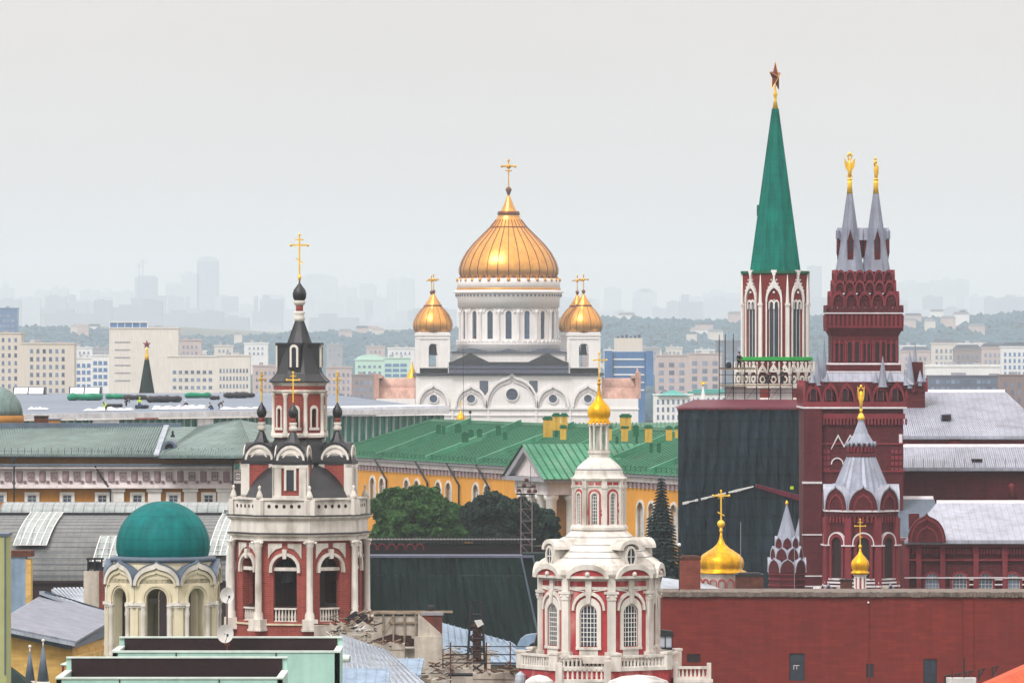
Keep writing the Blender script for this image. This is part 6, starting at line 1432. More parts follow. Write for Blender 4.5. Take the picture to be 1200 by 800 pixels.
# upper drum and tent roof
R3 = 31; P3 = 22.5 - 7.5; a3 = R3 * cos(pi / 8); h3 = R3 * sin(pi / 8)
m = bt()
for k in range(8): m.turn(-7.5 + 45 * k); m.wall(-h3, h3, 449, 513, -a3, [(0, 6.5, 478, 500, 'arch')], 3)
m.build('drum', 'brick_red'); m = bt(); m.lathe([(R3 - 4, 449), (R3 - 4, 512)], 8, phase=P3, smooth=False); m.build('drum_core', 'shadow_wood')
for k in range(8):
    m = bt(-7.5 + 45 * k); m.band(shape('arch', 0, 11, 474.5, 503), shape('arch', 0, 7, 478, 503), -a3 - 1.2, -a3 + .3); m.box(-7, 7, -a3 - 1.6, -a3, 500.5, 503.5); m.build('window_surround', 'white')
    m = bt(P3 + 45 * k); column(m, 0, -R3, 461, 512, 2.4, 5, 8); m.build('drum_column', 'white')
m = bt(); m.lathe([(R3, 447), (R3 + 3, 448), (R3 + 2, 450), (R3, 452)], 8, phase=P3, smooth=False); m.build('drum_cornice', 'white'); m = bt(); m.lathe([(R3, 456.5), (R3 + 3.4, 458), (R3 + 1.5, 461)], 8, phase=P3, smooth=False); m.build('drum_cornice', 'white'); m = bt(); m.lathe([(R3 + 1, 507), (R3 + 3, 509), (R3 + 3, 512)], 8, phase=P3, smooth=False); m.build('drum_cornice', 'white')
m = bt(); m.lathe([(R3 - 2, 511), (33, 520), (38, 541)], 8, phase=P3, smooth=False); m.build('lower_roof', 'black_roof')
m = bt(); m.lathe([(4.4, 374), (9, 388), (15.5, 405), (23, 425), (28, 438), (36, 446.5), (36, 448)], 8, phase=P3, smooth=False)
for k in range(8):
    a = rad(P3 + 45 * k)
    for (r0, z0), (r1, z1) in zip([(4.4, 374), (15.5, 405), (28, 438), (36, 446.5)], [(15.5, 405), (28, 438), (36, 446.5)]): m.tube((r0 * sin(a), -r0 * cos(a), z0), (r1 * sin(a), -r1 * cos(a), z1), .5, n=4)
m.build('tent_roof', 'black_roof')
for k in range(4):
    a = -12 + 90 * k
    m = bt(a); m.prism([(-7, 436), (-7, 404), (7, 404), (7, 436)], -25, -6); m.box(-8.6, 8.6, -27, -4, 401.6, 404.6); dd = m.build('dormer', 'black_roof')
    m = bt(a); m.band(shape('arch', 0, 10, 403.5, 430), shape('arch', 0, 5.6, 406.5, 430), -27.5, -24.6); m.build('dormer_surround', 'white', dd); m = bt(a); m.prism(shape('arch', 0, 5.4, 407, 430), -25.6, -24.8); m.build('dormer_opening', 'glass', dd)
m = bt(); m.lathe([(5.6, 364.5), (6.8, 366.5), (5, 369), (6, 371), (6.6, 374), (4.8, 377)], 12); m.lathe([(4, 351), (7.5, 353), (6.4, 356), (4.4, 358)], 12); m.build('neck_moulding', 'white')
m = bt(); m.lathe([(4.2, 356), (4.2, 366)], 12); m.build('neck', 'brick_red')
m = bt(); m.lathe([(.5, 329), (1.4, 332), (3.4, 335), (6.8, 339.5), (8.2, 344), (7.6, 349), (5, 353.5)], 24); tp = m.build('onion', 'black_roof')
m = bt(); m.lathe([(1.4, 322), (2, 325), (.9, 330)], 8); m.build('cross_base', 'gold', tp)
cross(t, 0, 0, 275, 324, 10, 'gold', tp, th=1.9)

# ================================================================== cream belfry with teal dome
t = Thing('belfry', 'small cream belfry with keel arches and a smooth teal dome', 'belfry', 191, 330)
g = ground_row(330); R = 68; PH = 19; f0_ = PH - 22.5; ap = R * cos(pi / 8); hw = R * sin(pi / 8)
pr = [(.5, 587)] + [(55 * sin(pi * .5 * i / 14), 640 - 53 * cos(pi * .5 * i / 14)) for i in range(1, 15)] + [(54.3, 646), (52.5, 652), (50, 656)]
m = t.mb(); m.lathe(pr, 64); dm = m.build('dome', 'green_dome')
m = t.mb()
for k in range(28):
    a = 2 * pi * k / 28
    for (r0, z0), (r1, z1) in zip(pr[1:], pr[2:-1]): m.tube((r0 * sin(a), -r0 * cos(a), z0), (r1 * sin(a), -r1 * cos(a), z1), .22, n=4)
m.build('dome_seams', 'green_dome', dm)
m = t.mb(); m.lathe([(52, 650.5), (62, 652), (62, 655.5), (57, 658)], 48); m.build('dome_ledge', 'slate_metal')
m = t.mb(); m.lathe([(58.5, 655), (58.5, 672)], 48); m.build('neck', 'cream')
m = t.mb()
for k in range(8):
    m.turn(f0_ + 45 * k); m.wall(-hw * .99, hw * .99, 676, g, -ap, [(0, 24, 687, 766, 'arch')], 12)
    m.prism(shape('keel', 0, hw * 2, 659, 681), -ap, -ap + 12)
m.build('wall', 'cream')
m = t.mb(); m.lathe([(R - 14, 668), (56, 680)], 8, phase=PH, smooth=False); m.build('ceiling', 'shadow_wood')
m = t.mb(); m.lathe([(R - 3, 766), (R - 3, 772)], 8, phase=PH, smooth=False); m.build('floor', 'slate_metal')
for k in range(8):
    m = t.mb(f0_ + 45 * k); m.band(shape('keel', 0, hw * 2 + 3, 655.5, 683), shape('keel', 0, hw * 2 - 5, 662.5, 683), -ap - 4, -ap + 10); k1 = m.build('keel_arch', 'white')
    m = t.mb(f0_ + 45 * k); m.band(shape('keel', 0, hw * 2 - 6, 664, 684), shape('keel', 0, hw * 2 - 11, 668.5, 684), -ap - 2, -ap + 1); m.build('inner_moulding', 'cream', k1)
    m = t.mb(f0_ + 45 * k); m.band(shape('keel', 0, hw * 2 + 4, 654, 683), shape('keel', 0, hw * 2 + 2.5, 655.6, 683), -ap - 4.4, -ap + 12); m.build('metal_capping', 'slate_metal', k1)
    m = t.mb(f0_ + 45 * k); m.band(shape('arch', 0, 34, 681, 704), shape('arch', 0, 29, 684, 704), -ap - 2.6, -ap + 1); m.band(shape('arch', 0, 28, 684.5, 704), shape('arch', 0, 25, 686.4, 704), -ap - 1.4, -ap + 1); m.build('arch_moulding', 'cream')
    m = t.mb(f0_ + 45 * k)
    for sx in (-1, 1): m.lathe([(4.2, 706), (3.2, 708), (2.7, 711), (3.6, 716), (2.8, 720), (2.8, 748), (3.8, 753), (2.8, 757), (3.2, 764), (4.4, 768)], 10, sx * 15.4, -ap - 1.5)
    m.build('colonnettes', 'white')
    for sx in (-1, 1): m = t.mb(f0_ + 45 * k); m.box(sx * 21 - 8, sx * 21 + 8, -ap - 4, -ap + 6, 703, 706.5); m.box(sx * 21 - 7, sx * 21 + 7, -ap - 2.6, -ap + 6, 706.5, 709); m.build('impost', 'white')
    m = t.mb(PH + 45 * k); m.box(-5, 5, -R - .5, -R + 7, 706, g); m.build('corner_pier', 'cream')
m = t.mb(0, 16, 8); m.lathe([(1, 684), (3, 686), (3.6, 691), (5, 695)], 12, cap=False); m.build('bell', 'bronze')

# mint green flat roofed building in the foreground
def mint(name, label, x0, x1, Y, front, rear, wall_bot, dep, cap2=None):
    cx = (x0 + x1) / 2; t = Thing(name, label, 'building', cx, Y); a, b = x0 - cx, x1 - cx; g = ground_row(Y); d = dep / t.u
    fr = front
    m = t.mb(); m.box(a, b, 0, 6, fr + 2, g); m.box(a, a + 6, 0, d, fr + 2, g); m.box(b - 6, b, 0, d, fr + 2, g); m.build('wall', 'mint')
    rr_ = HOR + (rear - HOR) * 1.0
    m = t.mb(); m.box(a - 1, b + 1, -1.2, 7, fr, fr + 2.2); m.box(a - 1, a + 7, 7, d, fr, fr + 2.2); m.box(b - 7, b + 1, 7, d, fr, fr + 2.2); m.build('parapet_cap', 'mint_cap')
    m = t.mb(); m.box(a, b, d + 1, d + 8, rr_, g); m.build('rear_parapet', 'mint'); m = t.mb(); m.box(a + 6.2, b - 6.2, d - .5, d + .9, rr_, fr + 12); m.build('parapet_lining', 'dark_brown')
    m = t.mb(); m.box(a, b, d - 1.5, d + 9, rr_ - 1.6, rr_); m.build('rear_cap', 'mint_cap')
    m = t.mb(); m.box(a + 5, b - 5, 5, d, fr + 8, fr + 12); m.build('roof', 'dark_brown')
    for x in (.28, .72): m = t.mb(); xx = a + (b - a) * x; m.tube((xx, -1, fr + 2), (xx, -1, g), .7); m.build('drainpipe', 'dark_iron')
    return t
mint('mint_building', 'mint green building with dark flat roof behind the lower mint one', 132, 398, 296, 762, 753, 775, 5)
mint('mint_annex', 'lower mint green building with dark flat roof at the bottom edge', 66, 331, 270, 793, 779, 800, 6)
# satellite dishes on a pole
t = Thing('antenna_pole', 'rust stained pole carrying two white satellite dishes beside the belfry', 'pole', 266, 300)
m = t.mb(); m.tube((0, 2, 690), (0, 2, 792), .9); m.box(-3, 3, 1, 3, 752, 756); m.build('pole', 'rust')
for x, z, r, lb in ((0, 697, 9, 'upper smaller satellite dish on the pole by the belfry'), (-2, 742, 10.5, 'lower larger satellite dish on the pole by the belfry')):
    t = Thing('satellite_dish', lb, 'satellite dish', 266 + x, 299); m = t.mb(25)
    n = 18; pts = [(0, 3, z)]; 
    for q in (.5, 1):
        for k in range(n): a = 2 * pi * k / n; pts.append((r * q * cos(a), 3 - 3 * q * q, z + r * 1.05 * q * sin(a)))
    m.add(pts, [(0, 1 + k, 1 + (k + 1) % n) for k in range(n)] + [(1 + k, 1 + (k + 1) % n, 1 + n + (k + 1) % n, 1 + n + k) for k in range(n)], True); dd = m.build('reflector', 'white_clean')
    m = t.mb(25); m.tube((0, 1, z + r), (0, -7, z + 2), .4); m.lathe([(1.2, z), (1.4, z + 3)], 8, 0, -7); m.build('receiver', 'dark_iron'); m = t.mb(25); m.tube((0, 3, z), (2, 6, z + 2), 1); m.build('mount', 'slate_metal')

# yellow house with metal roof, lower left
t = Thing('yellow_house', 'old yellow house with a sloping pale metal roof at lower left', 'house', 70, 365)
r_ = roofsheet(t, wpt(-10, 733, 352), wpt(88, 753, 352), wpt(140, 722, 372), wpt(50, 697, 372), 'pale_metal', 34, seam='silver')
m = t.mb(); m.world([wpt(46, 692, 372.6), wpt(53, 692, 372.6), wpt(150, 727, 372.6), wpt(150, 722, 372.6), wpt(46, 696, 370), wpt(50, 700, 370), wpt(140, 731, 370)], [(0, 1, 2, 3), (0, 4, 5, 1), (4, 6, 2, 0)]); m.build('ridge_cap', 'slate_metal')
m = t.mb(); m.world([wpt(88, 753, 352), wpt(140, 722, 372), wpt(140, 740, 372), wpt(88, 759, 352)], [(0, 1, 2, 3)]); m.tube((0, 0, 0), (0, 1, 0), .01); m.build('roof_edge', 'slate_metal')
A_, B_ = wpt(-10, 735, 353), wpt(85, 756, 353)
m = t.mb(); vwall(m, A_, B_, .2, 29, .5, 0); vwall(m, B_, wpt(136, 742, 371), .1, 29, .5, 0); m.build('wall', 'old_yellow')
m = t.mb(); vwall(m, A_, B_, -.05, .25, .6, .4); m.build('eaves', 'slate_metal')
m = t.mb(); vwall(m, wpt(88, 768, 352), wpt(132, 757, 370), 0, .5, .4, .3); m.build('cornice', 'old_yellow')
t = Thing('low_metal_roof', 'flat pale metal roof strip behind the yellow house ridge', 'roof', 100, 430)
roofsheet(t, wpt(85, 712, 425), wpt(152, 722, 425), wpt(150, 688, 450), wpt(60, 690, 450), 'pale_metal', 20); m = t.mb(); m.box(-40, 50, 3, 160, 716, ground_row(430)); m.build('wall', 'old_yellow')
t = Thing('rooftop_chimney', 'peeling white chimney with a dark metal cage on top', 'chimney', 110, 420)
m = t.mb(); m.box(-12, 6, 0, 14, 669, ground_row(420)); m.build('stack', 'plaster_old'); m = t.mb(); m.box(6, 12, 0, 14, 669, ground_row(420)); m.build('brick_side', 'chimney_brick')
m = t.mb(); m.box(-9, 11, 1, 13, 653.5, 655.5); [m.box(x, x + 1.4, y, y + 1.4, 655.5, 669) for x in (-8, 0, 8) for y in (2, 11)]; m.box(-7, 9, 6, 7, 658, 667); m.build('cage', 'dark_iron')
t = Thing('vent_lantern', 'small white capped vent lantern beside the mint roof', 'vent', 81, 345)
m = t.mb(); m.lathe([(1, 774), (10.5, 777.5), (10, 779)], 8); m.build('cap', 'mint_cap'); m = t.mb(); m.box(-8, 8, -8, 8, 791, ground_row(345)); [m.box(x, x + 1.6, y, y + 1.6, 779, 791) for x in (-8, -3, 2, 6.4) for y in (-8, 6.4)]; m.build('body', 'chimney_brick')
t = Thing('vent_ball', 'round pale vent cap right of the small lantern', 'vent', 95, 345); m = t.mb(); m.sph(0, 0, 785, 6.5); m.build('ball', 'white'); m = t.mb(); m.lathe([(2, 788), (2, ground_row(345))], 8); m.build('stem', 'slate_metal')
for x, z0, z1, w, lb in ((35, 755, 797, 6, 'shorter grey cone spire with white ball at lower left'), (50.5, 748, 798, 7, 'taller grey cone spire with white ball at lower left')):
    t = Thing('cone_spire', lb, 'spire', x, 340); m = t.mb(); m.lathe([(1, z0 + 8), (w, z1)], 12); m.build('cone', 'slate_metal'); m = t.mb(); m.sph(0, 0, z0 + 2, 2); m.lathe([(.6, z0 + 3), (1.2, z0 + 9)], 8); m.build('ball', 'white'); m = t.mb(); m.lathe([(w + 1, z1), (w + 1, ground_row(340))], 12); m.build('base', 'white')
t = Thing('dark_hip_roof', 'dark green metal roof corner at the bottom left', 'roof', 5, 320)
m = t.mb(); m.lathe([(2, 779), (46, 806)], 4, 0, 30, 45, smooth=False); m.build('roof', 'tarp_green'); m = t.mb(); m.box(-28, 28, 4, 50, 806, ground_row(320)); m.build('wall', 'old_yellow')
t = Thing('olive_house', 'pale olive house corner cutting in at the left edge', 'house', -30, 260)
m = t.mb(); m.box(-40, 38, 0, 60, 628, ground_row(260)); m.build('wall', 'olive_wall'); m = t.mb(); m.box(-41, 39.5, -1, 61, 625, 628.4); m.build('cornice', 'slate_metal'); m = t.mb(); m.tube((36, -1.5, 628), (36, -1.5, 790), .8); m.build('drainpipe', 'slate_metal')

# ================================================================== white and crimson octagonal church
t = Thing('octagonal_church', 'white and crimson baroque octagonal church with a golden lantern dome', 'church', 702, 400)
g = ground_row(400); R = 70; PH = 11; f0_ = PH - 22.5; ap = R * cos(pi / 8); hw = R * sin(pi / 8); cy0 = 0
def o8(prof, mat, name, ph=PH, par=None): m = t.mb(); m.lathe(prof, 8, phase=ph, smooth=False); return m.build(name, mat, par)
m = t.mb()
for k in range(8): m.turn(f0_ + 45 * k); m.wall(-hw, hw, 673, 768, -ap, [(0, 21, 705, 754, 'arch')], 3)
m.build('wall', 'crimson')
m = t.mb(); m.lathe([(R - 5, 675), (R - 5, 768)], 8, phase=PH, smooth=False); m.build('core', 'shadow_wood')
for k in range(8):
    rz = f0_ + 45 * k
    m = t.mb(rz); win(m, 0, 20.6, 705.4, 753.6, -ap + 1.4, 'arch', 5, 7, bar=1.1, g='glass', f='white_clean', th=.8)
    m = t.mb(rz); m.band(shape('arch', 0, 29.5, 697, 757), shape('arch', 0, 21, 705, 757), -ap - 1.8, -ap + .3); m.band(shape('arch', 0, 39, 690, 712), shape('arch', 0, 34, 694, 712), -ap - 3, -ap + .3); m.box(-15, 15, -ap - 2.5, -ap, 754.5, 757.5); m.box(-11, 11, -ap - 1, -ap + .2, 757.5, 768)
    m.prism([(-2, 704), (-3.4, 690), (3.4, 690), (2, 704)], -ap - 4, -ap); m.build('window_moulding', 'white')
    m = t.mb(rz)
    m.box(-hw, hw, -ap - 1, -ap + .2, 684.5, 688); m.box(-3.6, 3.6, -ap - 3, -ap, 674, 692); m.box(-hw, hw, -ap - 1.2, -ap + .2, 673, 678)
    for sx in (-1, 1): m.tube((sx * 5, -ap - .8, 690), (sx * 20, -ap - .8, 688), .8)
    m.build('entablature_trim', 'white')
    m = t.mb(PH + 45 * k); m.box(-4.6, 4.6, -R - 2.6, -R + 5, 700, 768); m.box(-7.5, 7.5, -R - 4, -R + 5, 760, 768); m.build('pilaster', 'white')
    m = t.mb(PH + 45 * k); m.box(-5.2, 5.2, -R - 3.6, -R + 4, 693, 700); m.box(-8, 8, -R - 4.6, -R + 4, 690, 693); m.box(-4.4, 4.4, -R - 2.8, -R + 5, 673, 690)
    for sx in (-1, 1): m.sph(sx * 4.8, -R - 3, 695.5, 1.9, 8)
    m.build('capital', 'white')
m = t.mb(); m.lathe([(R + 1, 668), (R + 6.5, 669.5), (R + 6, 672), (R + 2, 674.5)], 8, phase=PH, smooth=False); m.build('cornice', 'white')
o8([(R + 7, 670.5), (R + 7, 665), (R + 4.5, 659.5), (R - 1, 655), (R - 6, 652), (R - 7, 651), (R - 12.5, 645.5), (R - 13.5, 644), (R - 20, 637.4), (R - 21, 636.4), (R - 29, 628.4), (R - 39, 619.5)], 'white', 'vaulted_roof')
for z, r_ in ((651.4, R - 6.4), (644.4, R - 13.2), (636.8, R - 20.6), (628.4, R - 29)): o8([(r_ + .3, z - .5), (r_ + .5, z + .3), (r_ - 1, z + .5)], 'c_grey', 'roof_lap')
for k in range(8):
    rz = f0_ + 45 * k
    m = t.mb(rz); m.prism(shape('seg', 0, 46, 661, 675), -ap - 7.5, -ap + 6); a_ = m.build('segment_pediment', 'crimson')
    m = t.mb(rz); m.band(shape('seg', 0, 51, 658, 675), shape('seg', 0, 42, 664.5, 675), -ap - 10, -ap + 16); m.build('pediment_arch', 'white', a_)
    m = t.mb(rz); m.box(-25, 25, -ap - 8.6, -ap, 672, 675); m.sph(0, -ap - 8, 670, 3, 10); m.build('pediment_sill', 'white', a_)
for k in range(8):
    rz = PH + 45 * k + 14
    rz = PH - 0 + 45 * k + 16
    if k % 2: pass
for rz in (32, -58, 122, 212):
    m = t.mb(rz); m.prism(shape('arch', 0, 17, 637, 666), -67, -36); a_ = m.build('dormer', 'white')
    m = t.mb(rz); m.band(shape('seg', 0, 31, 630, 642), shape('seg', 0, 22, 635, 642.5), -70, -40); m.build('dormer_hood', 'white', a_)
    m = t.mb(rz); m.prism(shape('round', 0, 11, 640, 660)[:-1], -68.2, -66.6); o_ = m.build('oculus', 'glass', a_)
    m = t.mb(rz); m.band(shape('round', 0, 16, 637.6, 662.4), shape('round', 0, 11, 640, 660), -69.6, -66.6); m.box(-.5, .5, -69, -68.2, 640, 660); m.box(-5.4, 5.4, -69, -68.2, 649.4, 650.4); m.build('oculus_frame', 'white', a_)
# drum tier
R4 = 30.5; a4 = R4 * cos(pi / 8); h4 = R4 * sin(pi / 8)
m = t.mb()
for k in range(8): m.turn(f0_ + 45 * k); m.wall(-h4, h4, 561, 622, -a4, [(0, 7.2, 577, 613, 'arch')], 2.5)
m.build('drum', 'white'); m = t.mb(); m.lathe([(R4 - 4, 562), (R4 - 4, 620)], 8, phase=PH, smooth=False); m.build('drum_core', 'shadow_wood')
for k in range(8):
    rz = f0_ + 45 * k
    m = t.mb(rz); win(m, 0, 7, 577.2, 612.8, -a4 + 1.2, 'arch', 3, 8, bar=.8, g='glass', f='white_clean', th=.6)
    m = t.mb(rz); m.band(shape('arch', 0, 15, 572, 616), shape('arch', 0, 11.2, 574.6, 616), -a4 - .6, -a4 + .2); m.box(-7.6, -1, -a4 - .5, -a4, 563.6, 567.4); m.box(1, 7.6, -a4 - .5, -a4, 563.6, 567.4)
    rr = random.Random(k)
    for q in range(10): x = rr.choice((-1, 1)) * rr.uniform(5.6, 8); z = rr.uniform(580, 618); m.box(x - .9, x + .9, -a4 - .7, -a4, z, z + rr.uniform(1.5, 4))
    m.build('crimson_ornament', 'crimson')
    m = t.mb(rz); m.band(shape('arch', 0, 11, 575, 614.5), shape('arch', 0, 7.2, 577, 614.5), -a4 - 1.2, -a4 + .3); m.box(-h4, h4, -a4 - 1, -a4, 561, 563); m.box(-h4, h4, -a4 - 1, -a4, 568, 569.6); m.build('drum_moulding', 'white')
    m = t.mb(PH + 45 * k); m.box(-2.8, 2.8, -R4 - 1.6, -R4 + 2, 561, 620); m.box(-3.6, 3.6, -R4 - 2.4, -R4 + 2, 568, 571.4); m.build('drum_pilaster', 'white')
o8([(R4, 558), (R4 + 3.5, 559.6), (R4 + 3, 561.6), (R4 + .5, 564)], 'white', 'drum_cornice'); o8([(R4 + 2, 614), (R4 + 4, 617), (R4 + 4, 620)], 'white', 'drum_base')
o8([(13.5, 536), (15, 537.5), (20, 541.5), (25.5, 546.5), (27, 549), (28.2, 550.5), (29, 555), (32, 560.5)], 'white', 'cap_roof'); o8([(27.2, 548.6), (28.6, 549.6), (28, 550.8)], 'c_grey', 'roof_lap')
# lantern and golden onion
m = t.mb(); 
for k in range(8): a = rad(PH + 45 * k); m.lathe([(2, 497.5), (1.3, 500), (1.3, 525), (2.2, 528.5)], 8, 10.6 * sin(a), -10.6 * cos(a))
m.build('lantern_columns', 'white')
m = t.mb(); m.lathe([(12.5, 495), (13, 498), (11, 499)], 16); m.lathe([(13.6, 528), (13.6, 530.5), (12, 531.5), (12, 538)], 8, phase=PH, smooth=False); m.lathe([(3, 498), (3, 527)], 8); m.build('lantern_base', 'white')
pr = [(.7, 443), (1.2, 448), (1.7, 456), (2.8, 463), (4.6, 468), (8.2, 472), (12, 476.5), (13.6, 481.5), (13, 487), (11, 491.5), (12.6, 493), (12, 495)]
m = t.mb(); m.lathe(pr, 32); dm = m.build('golden_dome', 'gold_leaf')
m = t.mb()
for k in range(16): a = 2 * pi * k / 16; m.sph(12.4 * sin(a), -12.4 * cos(a), 495.6, 1.7, 6)
m.sph(0, 0, 445, 2, 10); m.sph(0, 0, 449.5, 2.4, 10); m.build('golden_fringe', 'gold_leaf', dm)
m = t.mb(); m.box(-.7, .7, -.6, .6, 414, 445); m.box(-6, 9, -.4, .4, 421, 422.4)
for x, z in ((-6, 421.7), (9, 421.7), (0, 413.5)): m.sph(x, 0, z, 1.3, 6)
m.build('cross', 'gold', dm)
# terrace
o8([(96, 779), (96, g)], 'crimson', 'terrace_wall', ph=PH); o8([(98, 777), (98, 781)], 'white', 'terrace_floor', ph=PH)
Rt = 97; at_ = Rt * cos(pi / 8); ht = Rt * sin(pi / 8)
for k in range(8): 
    m = t.mb(f0_ + 45 * k); balusters(m, -ht + 5, ht - 5, -at_ + 2, 763, 779, 13, 'white', r=2, rail=2.6)
    m = t.mb(PH + 45 * k); m.box(-5.5, 5.5, -Rt - 1, -Rt + 7, 760.5, 781); m.box(-6.5, 6.5, -Rt - 2, -Rt + 8, 760, 762.4); m.build('terrace_post', 'white')
m = t.mb(); m.box(-50, 8, -112, -90, 790, g); m.box(86, 128, -40, 20, 792, g); m.build('stair_wall', 'crimson')
m = t.mb(-2, -22, -112); balusters(m, -24, 26, 0, 775, 792, 9, 'white', r=2.2, rail=3); 
m = t.mb(); m.box(-52, -44, -116, -106, 770, 794); m.box(4, 12, -116, -106, 768, 794); m.box(-53, 13, -114, -110, 791, 795); m.build('stair_post', 'white')
m = t.mb(0, 108, -40); balusters(m, -18, 20, 0, 778, 793, 8, 'white', r=2.2, rail=3)
m = t.mb(0, 108, -40); m.box(-22, -17, -3, 3, 774, 796); m.box(17, 22, -3, 3, 774, 796); m.box(-22, 24, -4, 4, 793, 797); m.build('stair_post', 'white')
m = t.mb(); m.box(-20, 14, -at_ - 3, -at_ + 4, 764, 772); m.build('door_hood', 'white')
for x, y, r_, lb in ((632, 392, 19, 'white round topped roof shell at the bottom left of the church'), (748, 388, 40, 'large pale shell shaped roof cap at the bottom of the church')):
    t_ = Thing('shell_roof', lb, 'roof', x, y); m = t_.mb(); m.lathe([(1, 790), (r_ * .5, 792), (r_ * .85, 797), (r_, 806), (r_, ground_row(y))], 12, smooth=False); m.build('shell', 'canvas_white')
t = Thing('roof_dormer', 'small glazed grey shed between church and red wall', 'shed', 780, 480)
m = t.mb(); m.box(-10, 8, 0, 14, 743, 761); m.build('glazing', 'c_haze'); m = t.mb(); m.prism([(-12, 745), (-8, 737), (8, 739), (10, 745)], -2, 15); m.box(-10, 9, -1, 0, 758, 762); [m.box(x, x + 1, -1, 0, 743, 760) for x in (-10, -1, 7)]; m.build('frame', 'dark_iron'); m = t.mb(); m.box(-12, 10, 0, 14, 761, ground_row(480)); m.build('wall', 'shadow_wood')

# ================================================================== ruined roofs, chimney and iron frame between the churches
t = Thing('ruined_attic', 'ruined attic of bare plaster walls with torn boards on top', 'ruin', 470, 430)
g = ground_row(430)
m = t.mb(); m.box(-37, 22, 0, 5, 722, 757); m.box(-37, -33, 0, 60, 722, 757); m.box(16, 48, -8, -3, 745, 790); m.add([(20, -3, 718), (48, -3, 743), (48, 3, 743), (20, 3, 718), (20, -3, 747), (48, -3, 760)], [(0, 1, 2, 3), (0, 1, 5, 4)]); m.box(-37, 50, 8, 70, 760, g); m.build('plaster_wall', 'plaster_old')
m = t.mb(); rr = random.Random(21)
for x in (-37, -22, -10, 3, 16, 22): m.box(x, x + 2, -2.4, -.5, 718, 757)
m.box(-40, 24, -3, 2, 716.5, 719); m.box(-40, 60, 40, 44, 717, 719.6); m.box(-14, 20, -2.6, -.5, 728, 730); m.tube((-22, -3, 740), (-10, -3, 722), .7); m.build('timber_frame', 'plank')
m = t.mb(); m.add([(-35, -.6, 750), (-10, -.6, 742), (15, -.6, 748), (15, -.6, 757), (-35, -.6, 757)], [(0, 1, 2, 3, 4)]); m.box(-8, 12, -1, -.5, 744, 750); m.build('bare_patch', 'shadow_wood')
t = Thing('brick_chimney', 'square red brick chimney with a dark pot among the ruined roofs', 'chimney', 505, 432)
m = t.mb(); m.box(-14, 13, 0, 24, 719, g); m.build('stack', 'chimney_brick'); m = t.mb(); m.box(-15.5, 14.5, -1.5, 25.5, 717, 720.5); m.build('cap', 'c_grey'); m = t.mb(); m.lathe([(3, 709), (4.6, 711), (4.6, 717)], 10, 0, 12); m.build('pot', 'dark_iron')
rr = random.Random(33)
def debris(x, w, z, h, n, label, Y=425, mats=('plank', 'shadow_wood', 'rust')):
    t = Thing('debris_heap', label, 'debris', x, Y)
    for q, mt in enumerate(mats):
        m = t.mb()
        for i in range(n): a = rr.uniform(-w, w); b = z - h * rr.random() * (1 - abs(a) / w * .5); l = rr.uniform(4, 15); th = rr.uniform(-.9, .9); m.tube((a, rr.uniform(0, 22), b), (a + l * cos(th), rr.uniform(-4, 22), b - l * sin(th) * .6), rr.uniform(.35, 1.0), n=4)
        m.build(('boards', 'beams', 'rusty_bars')[q], mt)
    m = t.mb()
    pts = [(-w, 0, z + 3), (w, 0, z + 4)]
    for i in range(9): pts.append((w - 2 * w * i / 8, 10, z - h * .4 * rr.random()))
    m.prism([(p[0], p[2]) for p in pts], 4, 24); m.box(-w, w, 5, 24, z, ground_row(Y)); m.build('rubble', 'plaster_old'); return t
debris(412, 26, 735, 24, 16, 'tangle of broken boards and bars beside the red bell tower')
debris(405, 24, 748, 16, 18, 'pale boards and dark bars piled left of the tattered awning', 422, ('canvas_white', 'plank', 'dark_iron'))
debris(440, 34, 757, 12, 12, 'fallen boards lying along the pale metal roof edge', 420)
debris(528, 26, 785, 20, 14, 'heap of rusty scrap below the square brick chimney', 418)
debris(476, 46, 800, 20, 14, 'litter of pale boards at the bottom before the ruined attic', 408, ('canvas_white', 'plank', 'rust'))
debris(545, 30, 768, 14, 12, 'broken pale planks behind the iron lattice frame', 445, ('plaster_old', 'plank', 'dark_iron'))
debris(588, 34, 792, 14, 14, 'rusty pipes and scrap in front of the crimson terrace', 405)
t = Thing('tattered_awning', 'dark tattered awning on posts between bell tower and ruined attic', 'awning', 420, 426)
m = t.mb(); m.prism([(-16, 724), (-4, 716), (10, 720), (14, 736), (8, 741), (2, 730), (-6, 735), (-12, 742)], -3, 16); m.build('cloth', 'dark_iron')
m = t.mb(); [m.tube((x, -3, 722), (x, -3, 760), .8) for x in (-14, -3, 8, 14)]; m.build('posts', 'rust')
t = Thing('wall_stub', 'grey broken wall stub with rusty bars right of the bell tower base', 'wall', 382, 430)
m = t.mb(); m.box(-14, 14, 0, 10, 733, g); m.build('wall', 'plaster_old'); m = t.mb(); m.tube((-14, -1, 731), (16, -1, 731), .9); m.tube((4, -1, 745), (12, -1, 727), .8); m.build('bars', 'rust')
# metal roofs
def flatroof(name, label, pts, Ys, mat, n, wallmat='plaster_old', cat='roof'):
    x = sum(p[0] for p in pts) / 4; Y = min(Ys); t = Thing(name, label, cat, x, Y); q = [wpt(p[0], p[1], y) for p, y in zip(pts, Ys)]
    roofsheet(t, *q, mat, n, w=.08, h=.06)
    m = t.mb(); zt = min(p[2] for p in q) - .3; xs = [p[0] - t.X for p in q]; m.metric = True; m.box(min(xs) + .3, max(xs) - .3, 1.2, max(Ys) - Y, 0, zt); m.build('wall', wallmat); return t
flatroof('metal_roof', 'long pale blue metal roof sloping right below the boards', [(395, 812), (512, 812), (455, 762), (398, 742)], [392, 392, 415, 415], 'pale_metal', 14)
flatroof('metal_roof', 'light blue metal parapet roof under the ruined attic', [(430, 788), (493, 790), (497, 771), (428, 770)], [405, 405, 411, 411], 'blue_metal', 5)
